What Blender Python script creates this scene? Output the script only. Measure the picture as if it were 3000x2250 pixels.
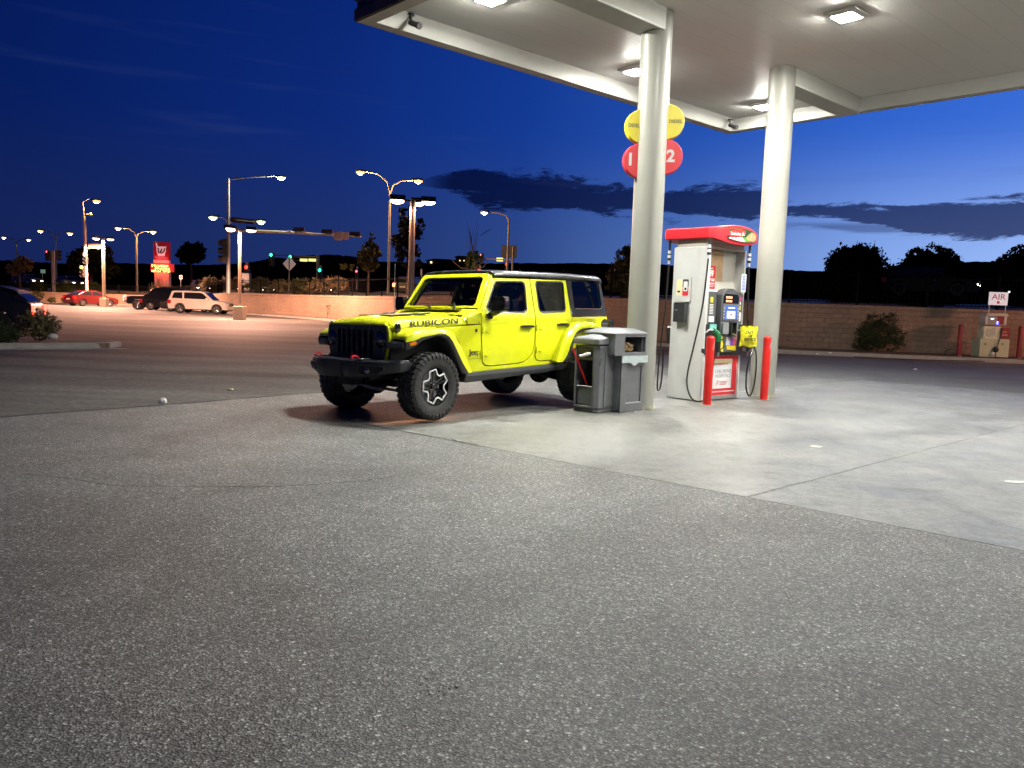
import bpy, math, random
from mathutils import Vector, Matrix
from mathutils.geometry import tessellate_polygon
for o in list(bpy.data.objects): bpy.data.objects.remove(o)
S = bpy.context.scene; COL = S.collection; rad = math.radians
random.seed(7)
# ------------------------------------------------------------------ camera
FPX, CAMH, PITCH, ROLL = 2319.0, 1.4276, 0.09754, 0.03453
_f = Vector((0, math.cos(PITCH), -math.sin(PITCH))); _r = Vector((1, 0, 0)); _u = _r.cross(_f)
CR = math.cos(ROLL)*_r + math.sin(ROLL)*_u; CU = -math.sin(ROLL)*_r + math.cos(ROLL)*_u
cam = bpy.data.cameras.new('camera'); co = bpy.data.objects.new('camera', cam); COL.objects.link(co)
cam.sensor_fit = 'HORIZONTAL'; cam.sensor_width = 36; cam.lens = FPX/3000*36; cam.clip_end = 4000; cam.clip_start = .05
mw = Matrix.Identity(4)
for i, v in enumerate((CR, CU, -_f)):
    for j in range(3): mw[j][i] = v[j]
mw.translation = (0, 0, CAMH); co.matrix_world = mw; S.camera = co
def ray(x, y): return (_f*FPX + (x-1500)*CR - (y-1125)*CU)
def G(x, y, z=0.0):
    d = ray(x, y); return Vector((0, 0, CAMH)) + d*((z-CAMH)/d.z)
def D(x, y, Y):
    d = ray(x, y); return Vector((0, 0, CAMH)) + d*(Y/d.y)
# ------------------------------------------------------------------ world: dusk sky
W = bpy.data.worlds.new('World'); S.world = W; W.use_nodes = True
def world():
    nt = W.node_tree; nt.nodes.clear(); N = nt.nodes.new; L = nt.links.new
    def mth(op, a=None, b=None, c=None):
        n = N('ShaderNodeMath'); n.operation = op
        for i, v in enumerate((a, b, c)):
            if v is None: continue
            if isinstance(v, (int, float)): n.inputs[i].default_value = v
            else: L(v, n.inputs[i])
        return n.outputs[0]
    def mr(v, a, b, c=0., d=1., smooth=True):
        n = N('ShaderNodeMapRange'); n.interpolation_type = 'SMOOTHSTEP' if smooth else 'LINEAR'
        L(v, n.inputs[0]); n.inputs[1].default_value = a; n.inputs[2].default_value = b; n.inputs[3].default_value = c; n.inputs[4].default_value = d
        return n.outputs[0]
    tc = N('ShaderNodeTexCoord'); sx = N('ShaderNodeSeparateXYZ'); L(tc.outputs['Generated'], sx.inputs[0])
    az = mth('ARCTAN2', sx.outputs[0], sx.outputs[1]); el = mth('ARCSINE', sx.outputs[2])
    azn = mr(az, -math.pi, math.pi, smooth=False)
    def ramp(cols):
        r = N('ShaderNodeValToRGB'); e = r.color_ramp.elements; L(azn, r.inputs[0])
        for i, (a, c) in enumerate(cols):
            p = (a+180)/360
            el_ = e[i] if i < 2 else e.new(p)
            el_.position = p; el_.color = (*c, 1)
        return r.outputs[0]
    lo = ramp([(-180, (.006, .012, .07)), (180, (.006, .012, .07)), (-32, (.0068, .0155, .088)), (-12, (.012, .028, .13)), (0, (.024, .056, .21)), (12, (.075, .155, .42)), (24, (.21, .35, .74)), (36, (.31, .47, .88)), (60, (.10, .19, .45)), (95, (.012, .025, .09))])
    mid = ramp([(-180, (.002, .008, .06)), (180, (.002, .008, .06)), (-32, (.0018, .0115, .100)), (-12, (.004, .022, .175)), (0, (.006, .038, .26)), (12, (.016, .075, .40)), (24, (.028, .118, .55)), (36, (.045, .155, .65)), (60, (.02, .08, .33)), (95, (.004, .012, .06))])
    hi = ramp([(-180, (.001, .005, .045)), (180, (.001, .005, .045)), (-32, (.0008, .0065, .078)), (-12, (.0015, .0145, .14)), (0, (.0025, .026, .215)), (12, (.008, .045, .3)), (24, (.014, .075, .42)), (36, (.02, .09, .48)), (60, (.008, .04, .22)), (95, (.002, .008, .05))])
    m1 = N('ShaderNodeMix'); m1.data_type = 'RGBA'; L(mr(el, .05, .23), m1.inputs[0]); L(lo, m1.inputs[6]); L(mid, m1.inputs[7])
    m2 = N('ShaderNodeMix'); m2.data_type = 'RGBA'; L(mr(el, .16, .5), m2.inputs[0]); L(m1.outputs[2], m2.inputs[6]); L(hi, m2.inputs[7])
    zt_ = N('ShaderNodeMix'); zt_.data_type = 'RGBA'; L(mr(el, .42, .75), zt_.inputs[0]); L(m2.outputs[2], zt_.inputs[6]); zt_.inputs[7].default_value = (.002, .006, .035, 1); m2 = zt_
    # cloud bank in direction space
    cv = N('ShaderNodeCombineXYZ'); L(mth('MULTIPLY', az, 7.5), cv.inputs[0]); L(mth('MULTIPLY', el, 34.0), cv.inputs[1]); cv.inputs[2].default_value = 3.7
    n1 = N('ShaderNodeTexNoise'); L(cv.outputs[0], n1.inputs['Vector']); n1.inputs['Scale'].default_value = 1.15; n1.inputs['Detail'].default_value = 9; n1.inputs['Roughness'].default_value = .68; n1.inputs['Distortion'].default_value = .25
    # base rises a little towards the west end of the bank, ragged top
    ec = mr(az, -.12, .25, .147, .128)
    half = mth('ADD', mr(az, -.14, -.02, .004, .028), mth('MULTIPLY', mr(az, .43, .52), .010)); ec = mth('ADD', ec, mth('MULTIPLY', mr(az, .25, .50), -.016))
    dd = mth('DIVIDE', mth('ABSOLUTE', mth('SUBTRACT', el, ec)), half)
    band = mth('SUBTRACT', 1.0, dd)
    band = mth('MAXIMUM', band, -1.2)
    sep = mr(mth('SUBTRACT', el, ec), -.034, -.024)
    # lighter cover between the two heavy parts of the bank
    gap = mth('MULTIPLY', mr(az, .27, .34), mr(az, .42, .49, 1., 0.))
    d0 = mth('ADD', mth('MULTIPLY', n1.outputs[0], 2.3), mth('MULTIPLY', band, .80))
    d0 = mth('SUBTRACT', d0, mth('MULTIPLY', gap, .26))
    dens = mth('MULTIPLY', mth('MULTIPLY', mr(d0, 1.38, 1.56), sep), mr(az, -.14, -.08))
    # a second thin streak below the bank on the right, faint wisps high on the left
    cv2 = N('ShaderNodeCombineXYZ'); L(mth('MULTIPLY', az, 3.2), cv2.inputs[0]); L(mth('MULTIPLY', el, 40.0), cv2.inputs[1]); cv2.inputs[2].default_value = 9.1
    n2 = N('ShaderNodeTexNoise'); L(cv2.outputs[0], n2.inputs['Vector']); n2.inputs['Scale'].default_value = 1.2; n2.inputs['Detail'].default_value = 7
    st = mth('MULTIPLY', mth('MULTIPLY', mr(el, .088, .098), mr(el, .104, .112, 1., 0.)), mth('MULTIPLY', mr(n2.outputs[0], .5, .6), mr(az, .15, .3)))
    dens = mth('MINIMUM', mth('ADD', dens, mth('MULTIPLY', st, .6)), 1.0)
    wis = mth('MULTIPLY', mr(n2.outputs[0], .56, .8), mth('MULTIPLY', mr(el, .1, .2), mr(el, .30, .42, .22, 0.)))
    cm = N('ShaderNodeMix'); cm.data_type = 'RGBA'; cm.blend_type = 'MULTIPLY'; L(mth('MULTIPLY', dens, .98), cm.inputs[0]); L(m2.outputs[2], cm.inputs[6]); cm.inputs[7].default_value = (.15, .15, .21, 1)
    wm = N('ShaderNodeMix'); wm.data_type = 'RGBA'; L(wis, wm.inputs[0]); L(cm.outputs[2], wm.inputs[6]); wm.inputs[7].default_value = (.03, .055, .17, 1)
    # below the horizon: dark
    bl = N('ShaderNodeMix'); bl.data_type = 'RGBA'; L(mr(el, -.06, 0), bl.inputs[0]); bl.inputs[6].default_value = (.004, .006, .015, 1); L(wm.outputs[2], bl.inputs[7])
    bg = N('ShaderNodeBackground'); L(bl.outputs[2], bg.inputs[0]); bg.inputs[1].default_value = 1.12
    out = N('ShaderNodeOutputWorld'); L(bg.outputs[0], out.inputs[0])
world()
S.view_settings.view_transform = 'Standard'; S.view_settings.look = 'None'; S.view_settings.exposure = 0; S.view_settings.gamma = 1
S.cycles.max_bounces = 6; S.cycles.transparent_max_bounces = 12; S.cycles.sample_clamp_indirect = 3; S.cycles.sample_clamp_direct = 0
S.cycles.use_denoising = True; S.cycles.caustics_reflective = False; S.cycles.caustics_refractive = False

PLW, SLW = 5600., 2600.   # parking lamp and street lamp power
# ------------------------------------------------------------------ materials
MATS = {}
def mk(name, col, rough=.5, metal=0., var=.12, vs=6., bump=0., bs=60., coat=0., emit=None, es=0., spec=.5, alpha=None, var2=None):
    if name in MATS: return MATS[name]
    m = bpy.data.materials.new(name); m.use_nodes = True; nt = m.node_tree; b = nt.nodes['Principled BSDF']; N = nt.nodes.new; L = nt.links.new
    b.inputs['Roughness'].default_value = rough; b.inputs['Metallic'].default_value = metal; b.inputs['Specular IOR Level'].default_value = spec
    b.inputs['Coat Weight'].default_value = coat; b.inputs['Coat Roughness'].default_value = .04
    tc = N('ShaderNodeTexCoord')
    if var > 0:
        n = N('ShaderNodeTexNoise'); L(tc.outputs['Object'], n.inputs['Vector']); n.inputs['Scale'].default_value = vs; n.inputs['Detail'].default_value = 6; n.inputs['Roughness'].default_value = .6
        r = N('ShaderNodeValToRGB'); L(n.outputs[0], r.inputs[0])
        r.color_ramp.elements[0].position = .3; r.color_ramp.elements[1].position = .72
        lo = var2 or [c*(1-var) for c in col]
        r.color_ramp.elements[0].color = (*lo, 1); r.color_ramp.elements[1].color = (*[min(1, c*(1+var*.6)) for c in col], 1)
        L(r.outputs[0], b.inputs['Base Color'])
        rr = N('ShaderNodeMapRange'); L(n.outputs[0], rr.inputs[0]); rr.inputs[1].default_value = .3; rr.inputs[2].default_value = .7
        rr.inputs[3].default_value = min(1, rough*1.12); rr.inputs[4].default_value = rough*.88; L(rr.outputs[0], b.inputs['Roughness'])
    else: b.inputs['Base Color'].default_value = (*col, 1)
    if bump:
        n = N('ShaderNodeTexNoise'); L(tc.outputs['Object'], n.inputs['Vector']); n.inputs['Scale'].default_value = bs; n.inputs['Detail'].default_value = 4
        bp = N('ShaderNodeBump'); bp.inputs['Strength'].default_value = bump; bp.inputs['Distance'].default_value = .01; L(n.outputs[0], bp.inputs['Height']); L(bp.outputs[0], b.inputs['Normal'])
    if emit: b.inputs['Emission Color'].default_value = (*emit, 1); b.inputs['Emission Strength'].default_value = es
    MATS[name] = m; return m
def glass(name, tint=(.3, .32, .33), rough=.02, ior=1.5):
    m = bpy.data.materials.new(name); m.use_nodes = True; nt = m.node_tree; nt.nodes.clear(); N = nt.nodes.new; L = nt.links.new
    t = N('ShaderNodeBsdfTransparent'); t.inputs[0].default_value = (*[math.sqrt(q) for q in tint], 1); g = N('ShaderNodeBsdfGlossy'); g.inputs['Roughness'].default_value = rough
    tc = N('ShaderNodeTexCoord'); n = N('ShaderNodeTexNoise'); L(tc.outputs['Object'], n.inputs['Vector']); n.inputs['Scale'].default_value = 2.5
    bp = N('ShaderNodeBump'); bp.inputs['Strength'].default_value = .02; L(n.outputs[0], bp.inputs['Height']); L(bp.outputs[0], g.inputs['Normal'])
    f = N('ShaderNodeFresnel'); f.inputs[0].default_value = ior; x = N('ShaderNodeMixShader'); ge = N('ShaderNodeNewGeometry'); iv = N('ShaderNodeMath'); iv.operation = 'SUBTRACT'; iv.inputs[0].default_value = 1.; L(ge.outputs['Backfacing'], iv.inputs[1]); fm = N('ShaderNodeMath'); fm.operation = 'MULTIPLY'; L(f.outputs[0], fm.inputs[0]); L(iv.outputs[0], fm.inputs[1]); L(fm.outputs[0], x.inputs[0]); L(t.outputs[0], x.inputs[1]); L(g.outputs[0], x.inputs[2])
    o = N('ShaderNodeOutputMaterial'); L(x.outputs[0], o.inputs[0]); return m
def emis(name, col, s, base=(.5, .5, .5)): return mk(name, base, .4, var=0, emit=col, es=s)

def ground_mat(name, kind):
    m = bpy.data.materials.new(name); m.use_nodes = True; nt = m.node_tree; b = nt.nodes['Principled BSDF']; N = nt.nodes.new; L = nt.links.new
    tc = N('ShaderNodeTexCoord')
    def noise(scale, detail=6, rough=.6, vec=None, dist=0):
        n = N('ShaderNodeTexNoise'); L(vec or tc.outputs['Object'], n.inputs['Vector']); n.inputs['Scale'].default_value = scale; n.inputs['Detail'].default_value = detail; n.inputs['Roughness'].default_value = rough; n.inputs['Distortion'].default_value = dist; return n.outputs[0]
    def ramp(v, els):
        r = N('ShaderNodeValToRGB'); L(v, r.inputs[0]); e = r.color_ramp.elements
        for i, (p, c) in enumerate(els):
            q = e[i] if i < 2 else e.new(p)
            q.position = p; q.color = (*(c if isinstance(c, tuple) else (c, c, c)), 1)
        return r.outputs[0]
    def mix(f, a, bb, mode='MIX'):
        x = N('ShaderNodeMix'); x.data_type = 'RGBA'; x.blend_type = mode
        if isinstance(f, float): x.inputs[0].default_value = f
        else: L(f, x.inputs[0])
        for i, v in ((6, a), (7, bb)):
            if isinstance(v, tuple): x.inputs[i].default_value = (*v, 1)
            else: L(v, x.inputs[i])
        return x.outputs[2]
    if kind == 'asphalt':
        base = ramp(noise(.35, 8, .65), [(.3, (.162, .164, .158)), (.7, (.222, .223, .215))])
        pat = mix(1.0, ramp(noise(2.2, 5), [(.35, .86), (.65, 1.10)]), ramp(noise(.22, 4, .5, dist=1.5), [(.36, (.84, .80, .79)), (.5, (1., 1., 1.)), (.66, (1.10, 1.10, 1.10))]), 'MULTIPLY')
        c = mix(1.0, base, pat, 'MULTIPLY')
        v = N('ShaderNodeTexVoronoi'); L(tc.outputs['Object'], v.inputs['Vector']); v.inputs['Scale'].default_value = 115
        sc = N('ShaderNodeSeparateColor'); L(v.outputs['Color'], sc.inputs[0])
        agg = ramp(sc.outputs[0], [(.0, .62), (.55, .92), (.88, 1.35), (.975, 2.6)])
        cav = ramp(v.outputs['Distance'], [(.25, 1.0), (.75, .45)])
        c = mix(1.0, c, agg, 'MULTIPLY'); c = mix(.9, c, cav, 'MULTIPLY')
        n3 = noise(38, 6, .7); c = mix(1.0, c, ramp(n3, [(.30, .45), (.52, 1.0), (.70, 1.6)]), 'MULTIPLY')
        v2 = N('ShaderNodeTexVoronoi'); L(tc.outputs['Object'], v2.inputs['Vector']); v2.inputs['Scale'].default_value = 30
        s2 = N('ShaderNodeSeparateColor'); L(v2.outputs['Color'], s2.inputs[0])
        chip = N('ShaderNodeMath'); chip.operation = 'MULTIPLY'; L(ramp(s2.outputs[1], [(.93, 0.), (.94, 1.)]), chip.inputs[0]); L(ramp(v2.outputs['Distance'], [(.16, 1.), (.24, 0.)]), chip.inputs[1])
        c = mix(chip.outputs[0], c, (.62, .61, .58))
        # old cracks
        v3 = N('ShaderNodeTexVoronoi'); v3.feature = 'DISTANCE_TO_EDGE'; v3.inputs['Scale'].default_value = .22
        wv = N('ShaderNodeVectorMath'); wv.operation = 'ADD'; nn = N('ShaderNodeTexNoise'); nn.inputs['Scale'].default_value = 1.6; nn.inputs['Detail'].default_value = 5; L(tc.outputs['Object'], nn.inputs['Vector'])
        L(tc.outputs['Object'], wv.inputs[0]); L(nn.outputs['Color'], wv.inputs[1]); L(wv.outputs[0], v3.inputs['Vector'])
        crk = ramp(v3.outputs['Distance'], [(.0, .40), (.0035, 1.0)])
        c = mix(mix(1.0, ramp(noise(.5, 3), [(.5, 0.), (.62, 1.)]), (.6, .6, .6), 'MULTIPLY'), c, mix(1.0, c, crk, 'MULTIPLY'))
        L(c, b.inputs['Base Color']); b.inputs['Roughness'].default_value = .62; b.inputs['Specular IOR Level'].default_value = .3
        h = mix(.55, n3, v.outputs['Distance'])
        bp = N('ShaderNodeBump'); bp.inputs['Strength'].default_value = .7; bp.inputs['Distance'].default_value = .006; L(h, bp.inputs['Height']); L(bp.outputs[0], b.inputs['Normal'])
    elif kind == 'lot':
        base = ramp(noise(.12, 8, .7), [(.3, (.12, .115, .11)), (.7, (.20, .19, .18))])
        c = mix(1.0, base, ramp(noise(9, 8, .8), [(.3, .5), (.7, 1.5)]), 'MULTIPLY'); c = mix(1.0, c, ramp(noise(.07, 4, .5), [(.4, .62), (.6, 1.1)]), 'MULTIPLY')
        mp = N('ShaderNodeMapping'); mp.inputs['Scale'].default_value = (.08, .5, 1); mp.inputs['Rotation'].default_value = (0, 0, .15); L(tc.outputs['Object'], mp.inputs[0])
        c = mix(1.0, c, ramp(noise(1.0, 7, .7, mp.outputs[0]), [(.35, .50), (.65, 1.25)]), 'MULTIPLY')
        L(c, b.inputs['Base Color']); b.inputs['Roughness'].default_value = .8; b.inputs['Specular IOR Level'].default_value = .12
        bp = N('ShaderNodeBump'); bp.inputs['Strength'].default_value = .5; bp.inputs['Distance'].default_value = .01; L(noise(40, 5, .7), bp.inputs['Height']); L(bp.outputs[0], b.inputs['Normal'])
    elif kind == 'concrete':
        base = ramp(noise(1.0, 9, .70, dist=.5), [(.26, (.155, .155, .147)), (.5, (.178, .178, .168)), (.76, (.205, .203, .190))])
        c = mix(1.0, base, ramp(noise(6, 9, .8), [(.34, .60), (.5, 1.0), (.66, 1.24)]), 'MULTIPLY')
        c = mix(1.0, c, ramp(noise(90, 4, .6), [(.3, .88), (.7, 1.1)]), 'MULTIPLY')
        mp = N('ShaderNodeMapping'); mp.inputs['Rotation'].default_value = (0, 0, rad(8)); mp.inputs['Scale'].default_value = (.35, 2.6, 1); L(tc.outputs['Object'], mp.inputs[0])
        c = mix(1.0, c, ramp(noise(2.6, 8, .68, mp.outputs[0], 1.0), [(.30, .72), (.42, .97), (.6, 1.04)]), 'MULTIPLY')
        mp2 = N('ShaderNodeMapping'); mp2.inputs['Rotation'].default_value = (0, 0, rad(-42)); mp2.inputs['Scale'].default_value = (3, .5, 1); L(tc.outputs['Object'], mp2.inputs[0])
        c = mix(1.0, c, ramp(noise(.9, 6, .7, mp2.outputs[0], .8), [(.33, .78), (.5, 1.0)]), 'MULTIPLY')
        wv2 = N('ShaderNodeTexWave'); wv2.inputs['Scale'].default_value = .16; wv2.inputs['Distortion'].default_value = 7; wv2.inputs['Detail'].default_value = 4; wv2.inputs['Detail Scale'].default_value = .5; L(mp.outputs[0], wv2.inputs['Vector'])
        c = mix(1.0, c, ramp(wv2.outputs['Fac'], [(.0, .78), (.16, .98), (.9, 1.0)]), 'MULTIPLY')
        c = mix(1.0, c, ramp(noise(28, 8, .8), [(.34, .66), (.5, 1.0), (.66, 1.28)]), 'MULTIPLY')
        # pale scuffs and oil spots
        sc2 = noise(3.1, 8, .75, mp.outputs[0], .5)
        c = mix(ramp(sc2, [(.66, 0.), (.74, .55)]), c, (.55, .55, .52))
        v = N('ShaderNodeTexVoronoi'); L(tc.outputs['Object'], v.inputs['Vector']); v.inputs['Scale'].default_value = 2.3
        s2 = N('ShaderNodeSeparateColor'); L(v.outputs['Color'], s2.inputs[0])
        ol = N('ShaderNodeMath'); ol.operation = 'MULTIPLY'; L(ramp(s2.outputs[0], [(.80, 0.), (.85, .6)]), ol.inputs[0]); L(ramp(v.outputs['Distance'], [(.05, 1.), (.28, 0.)]), ol.inputs[1])
        c = mix(ol.outputs[0], c, (.10, .10, .098))
        L(c, b.inputs['Base Color'])
        L(ramp(noise(1.3, 7, .7), [(.35, .36), (.65, .60)]), b.inputs['Roughness']); b.inputs['Specular IOR Level'].default_value = .38
        bp = N('ShaderNodeBump'); bp.inputs['Strength'].default_value = .16; bp.inputs['Distance'].default_value = .01; L(noise(14, 8, .75), bp.inputs['Height']); L(bp.outputs[0], b.inputs['Normal'])
    elif kind == 'dirt':
        c = ramp(noise(.6, 8, .7), [(.3, (.10, .07, .05)), (.7, (.20, .145, .105))])
        c = mix(1.0, c, ramp(noise(9, 6, .75), [(.3, .5), (.7, 1.4)]), 'MULTIPLY')
        L(c, b.inputs['Base Color']); b.inputs['Roughness'].default_value = .95
        bp = N('ShaderNodeBump'); bp.inputs['Strength'].default_value = .8; bp.inputs['Distance'].default_value = .05; L(noise(7, 8, .75), bp.inputs['Height']); L(bp.outputs[0], b.inputs['Normal'])
    elif kind == 'block':
        # split-face block courses: object coords x along, z up
        mp = N('ShaderNodeMapping'); mp.inputs['Rotation'].default_value = (rad(90), 0, 0); L(tc.outputs['Object'], mp.inputs[0])
        uv = N('ShaderNodeUVMap')
        br = N('ShaderNodeTexBrick'); L(uv.outputs[0], br.inputs['Vector']); br.inputs['Scale'].default_value = 1; br.inputs['Brick Width'].default_value = .45; br.inputs['Row Height'].default_value = .2; br.inputs['Mortar Size'].default_value = .010; br.inputs['Mortar Smooth'].default_value = .6; br.inputs['Bias'].default_value = -.2
        br.inputs['Color1'].default_value = (.40, .27, .185, 1); br.inputs['Color2'].default_value = (.44, .30, .205, 1); br.inputs['Mortar'].default_value = (.35, .235, .16, 1)
        c = mix(1.0, br.outputs[0], ramp(noise(5, 8, .75, uv.outputs[0]), [(.3, .68), (.7, 1.2)]), 'MULTIPLY')
        c = mix(1.0, c, ramp(noise(.5, 5, .6, uv.outputs[0]), [(.3, .85), (.7, 1.1)]), 'MULTIPLY')
        L(c, b.inputs['Base Color']); b.inputs['Roughness'].default_value = .9
        h = N('ShaderNodeMath'); h.operation = 'ADD'; L(noise(11, 7, .8, uv.outputs[0]), h.inputs[0]); iv = N('ShaderNodeMath'); iv.operation = 'MULTIPLY'; L(br.outputs['Fac'], iv.inputs[0]); iv.inputs[1].default_value = -.35; L(iv.outputs[0], h.inputs[1])
        bp = N('ShaderNodeBump'); bp.inputs['Strength'].default_value = 1.; bp.inputs['Distance'].default_value = .06; L(h.outputs[0], bp.inputs['Height']); L(bp.outputs[0], b.inputs['Normal'])
    elif kind == 'deck':
        # canopy soffit: narrow steel planks
        mp = N('ShaderNodeMapping'); mp.inputs['Rotation'].default_value = (0, 0, 0); L(tc.outputs['Object'], mp.inputs[0])
        sx = N('ShaderNodeSeparateXYZ'); L(mp.outputs[0], sx.inputs[0])
        def fr(v, per, w):
            a = N('ShaderNodeMath'); a.operation = 'DIVIDE'; L(v, a.inputs[0]); a.inputs[1].default_value = per
            f = N('ShaderNodeMath'); f.operation = 'FRACT'; L(a.outputs[0], f.inputs[0]); return ramp(f.outputs[0], [(.0, 0.), (w, 1.)])
        ln = fr(sx.outputs[1], .41, .03)
        nb = ramp(noise(.7, 5), [(.3, (.86, .855, .80)), (.7, (.90, .895, .85))])
        c = mix(1.0, nb, mix(.22, (1., 1., 1.), ln), 'MULTIPLY')
        L(c, b.inputs['Base Color']); b.inputs['Roughness'].default_value = .42
        bp = N('ShaderNodeBump'); bp.inputs['Strength'].default_value = .12; bp.inputs['Distance'].default_value = .01; L(ln, bp.inputs['Height']); L(bp.outputs[0], b.inputs['Normal'])
    return m

# ------------------------------------------------------------------ mesh kit
class M:
    def __init__(s): s.v = []; s.f = []; s.mi = []; s.uv = None
    def add(s, vs, fs, mi=0, X=None):
        n = len(s.v)
        s.v += [(X @ Vector(p))[:] if X else tuple(p) for p in vs]
        s.f += [tuple(i+n for i in f) for f in fs]; s.mi += [mi]*len(fs); return s
    def box(s, a, b, mi=0, X=None):
        (x0, y0, z0), (x1, y1, z1) = a, b
        vs = [(x, y, z) for x in (x0, x1) for y in (y0, y1) for z in (z0, z1)]
        return s.add(vs, [(0, 1, 3, 2), (4, 6, 7, 5), (0, 4, 5, 1), (2, 3, 7, 6), (0, 2, 6, 4), (1, 5, 7, 3)], mi, X)
    def cyl(s, p0, p1, r0, r1=None, n=12, mi=0, X=None, caps=True): return s.tube([p0, p1], [r0, r0 if r1 is None else r1], n, mi, X, caps)
    def tube(s, pts, r, n=8, mi=0, X=None, caps=True):
        pts = [Vector(p) for p in pts]; R = r if isinstance(r, (list, tuple)) else [r]*len(pts)
        vs = []; fs = []; up = None
        for i, p in enumerate(pts):
            d = (pts[min(i+1, len(pts)-1)] - pts[max(i-1, 0)]).normalized()
            if up is None: up = Vector((0, 0, 1)) if abs(d.z) < .9 else Vector((1, 0, 0))
            a = d.cross(up).normalized(); b = a.cross(d).normalized(); up = b
            for k in range(n):
                t = 2*math.pi*k/n; vs.append(tuple(p + (a*math.cos(t)+b*math.sin(t))*R[i]))
        for i in range(len(pts)-1):
            for k in range(n): fs.append((i*n+k, i*n+(k+1) % n, (i+1)*n+(k+1) % n, (i+1)*n+k))
        if caps: fs.append(tuple(range(n))[::-1]); fs.append(tuple((len(pts)-1)*n+k for k in range(n)))
        return s.add(vs, fs, mi, X)
    def lathe(s, prof, n=24, mi=0, X=None):   # prof (r,z) about z
        vs = [(r*math.cos(2*math.pi*k/n), r*math.sin(2*math.pi*k/n), z) for r, z in prof for k in range(n)]
        fs = [(i*n+k, i*n+(k+1) % n, (i+1)*n+(k+1) % n, (i+1)*n+k) for i in range(len(prof)-1) for k in range(n)]
        return s.add(vs, fs, mi, X)
    def prism(s, poly, a, b, mi=0, X=None, holes=(), axis='z', mapf=None, cuts=()):
        """polygon (with holes) extruded from a to b; axis: which coordinate a,b is. (p,q)->z:(p,q,t) y:(p,t,q) x:(t,p,q)"""
        import bmesh
        loops = [list(poly)] + [list(h) for h in holes]
        tris = tessellate_polygon([[Vector((p[0], p[1], 0)) for p in lp] for lp in loops])
        flat = [p for lp in loops for p in lp]
        bm = bmesh.new(); bv = [bm.verts.new((p[0], p[1], 0)) for p in flat]
        for t in tris:
            try: bm.faces.new([bv[i] for i in t])
            except ValueError: pass
        for (co_, no) in cuts: bmesh.ops.bisect_plane(bm, geom=bm.verts[:]+bm.edges[:]+bm.faces[:], plane_co=co_, plane_no=no)
        bmesh.ops.recalc_face_normals(bm, faces=bm.faces)
        bm.verts.index_update(); vs0 = [(v.co.x, v.co.y) for v in bm.verts]; n = len(vs0)
        f = {'z': lambda p, q, t: (p, q, t), 'y': lambda p, q, t: (p, t, q), 'x': lambda p, q, t: (t, p, q)}[axis]
        g = mapf or (lambda P, t: P)
        vs = [g(f(p, q, a), 0) for p, q in vs0] + [g(f(p, q, b), 1) for p, q in vs0]
        fs = []
        for fc in bm.faces:
            ix = [v.index for v in fc.verts]; fs.append(tuple(ix)); fs.append(tuple(i+n for i in reversed(ix)))
        for e in bm.edges:
            if len(e.link_faces) == 1:
                i, j = e.verts[0].index, e.verts[1].index; fs.append((i, j, j+n, i+n))
        bm.free(); return s.add(vs, fs, mi, X)
    def sphere(s, c, r, n=12, m=8, mi=0, X=None):
        rr = r if isinstance(r, (tuple, list)) else (r, r, r); vs = []; fs = []
        for i in range(m+1):
            t = math.pi*i/m
            for k in range(n):
                p = 2*math.pi*k/n; vs.append((c[0]+rr[0]*math.sin(t)*math.cos(p), c[1]+rr[1]*math.sin(t)*math.sin(p), c[2]+rr[2]*math.cos(t)))
        for i in range(m):
            for k in range(n): fs.append((i*n+k, (i+1)*n+k, (i+1)*n+(k+1) % n, i*n+(k+1) % n))
        return s.add(vs, fs, mi, X)
    def grid(s, rows, mi=0, X=None, close=False):   # rows of points
        n = len(rows[0]); vs = [p for r in rows for p in r]; fs = []
        for i in range(len(rows)-1):
            for k in range(n if close else n-1): fs.append((i*n+k, i*n+(k+1) % n, (i+1)*n+(k+1) % n, (i+1)*n+k))
        return s.add(vs, fs, mi, X)
    def build(s, name, mats, parent=None, bevel=0, seg=2, ang=35, fix=True, loc=None, smooth=True):
        import bmesh
        me = bpy.data.meshes.new(name); me.from_pydata(s.v, [], s.f)
        for m in (mats if isinstance(mats, (list, tuple)) else [mats]): me.materials.append(m)
        me.polygons.foreach_set('material_index', s.mi)
        if fix:
            bm = bmesh.new(); bm.from_mesh(me); bmesh.ops.remove_doubles(bm, verts=bm.verts, dist=1e-5); bmesh.ops.recalc_face_normals(bm, faces=bm.faces); bm.to_mesh(me); bm.free()
        me.update()
        if smooth:
            me.polygons.foreach_set('use_smooth', [True]*len(me.polygons)); me.set_sharp_from_angle(angle=rad(ang))
        o = bpy.data.objects.new(name, me); COL.objects.link(o)
        if parent: o.parent = parent
        if loc is not None: o.location = loc
        if bevel:
            b = o.modifiers.new('bevel', 'BEVEL'); b.width = bevel; b.segments = seg; b.limit_method = 'ANGLE'; b.angle_limit = rad(32); b.harden_normals = False
        return o
def tag(o, label=None, cat=None, group=None, kind=None):
    if label: o['label'] = label
    if cat: o['category'] = cat
    if group: o['group'] = group
    if kind: o['kind'] = kind
    return o
def thing(name, label, cat, loc=(0, 0, 0), rotz=0, group=None, mat=None):
    o = bpy.data.objects.new(name, None); COL.objects.link(o); o.empty_display_size = .1
    if mat is not None: o.matrix_world = mat
    else: o.location = loc; o.rotation_euler = (0, 0, rotz)
    return tag(o, label, cat, group)
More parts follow.
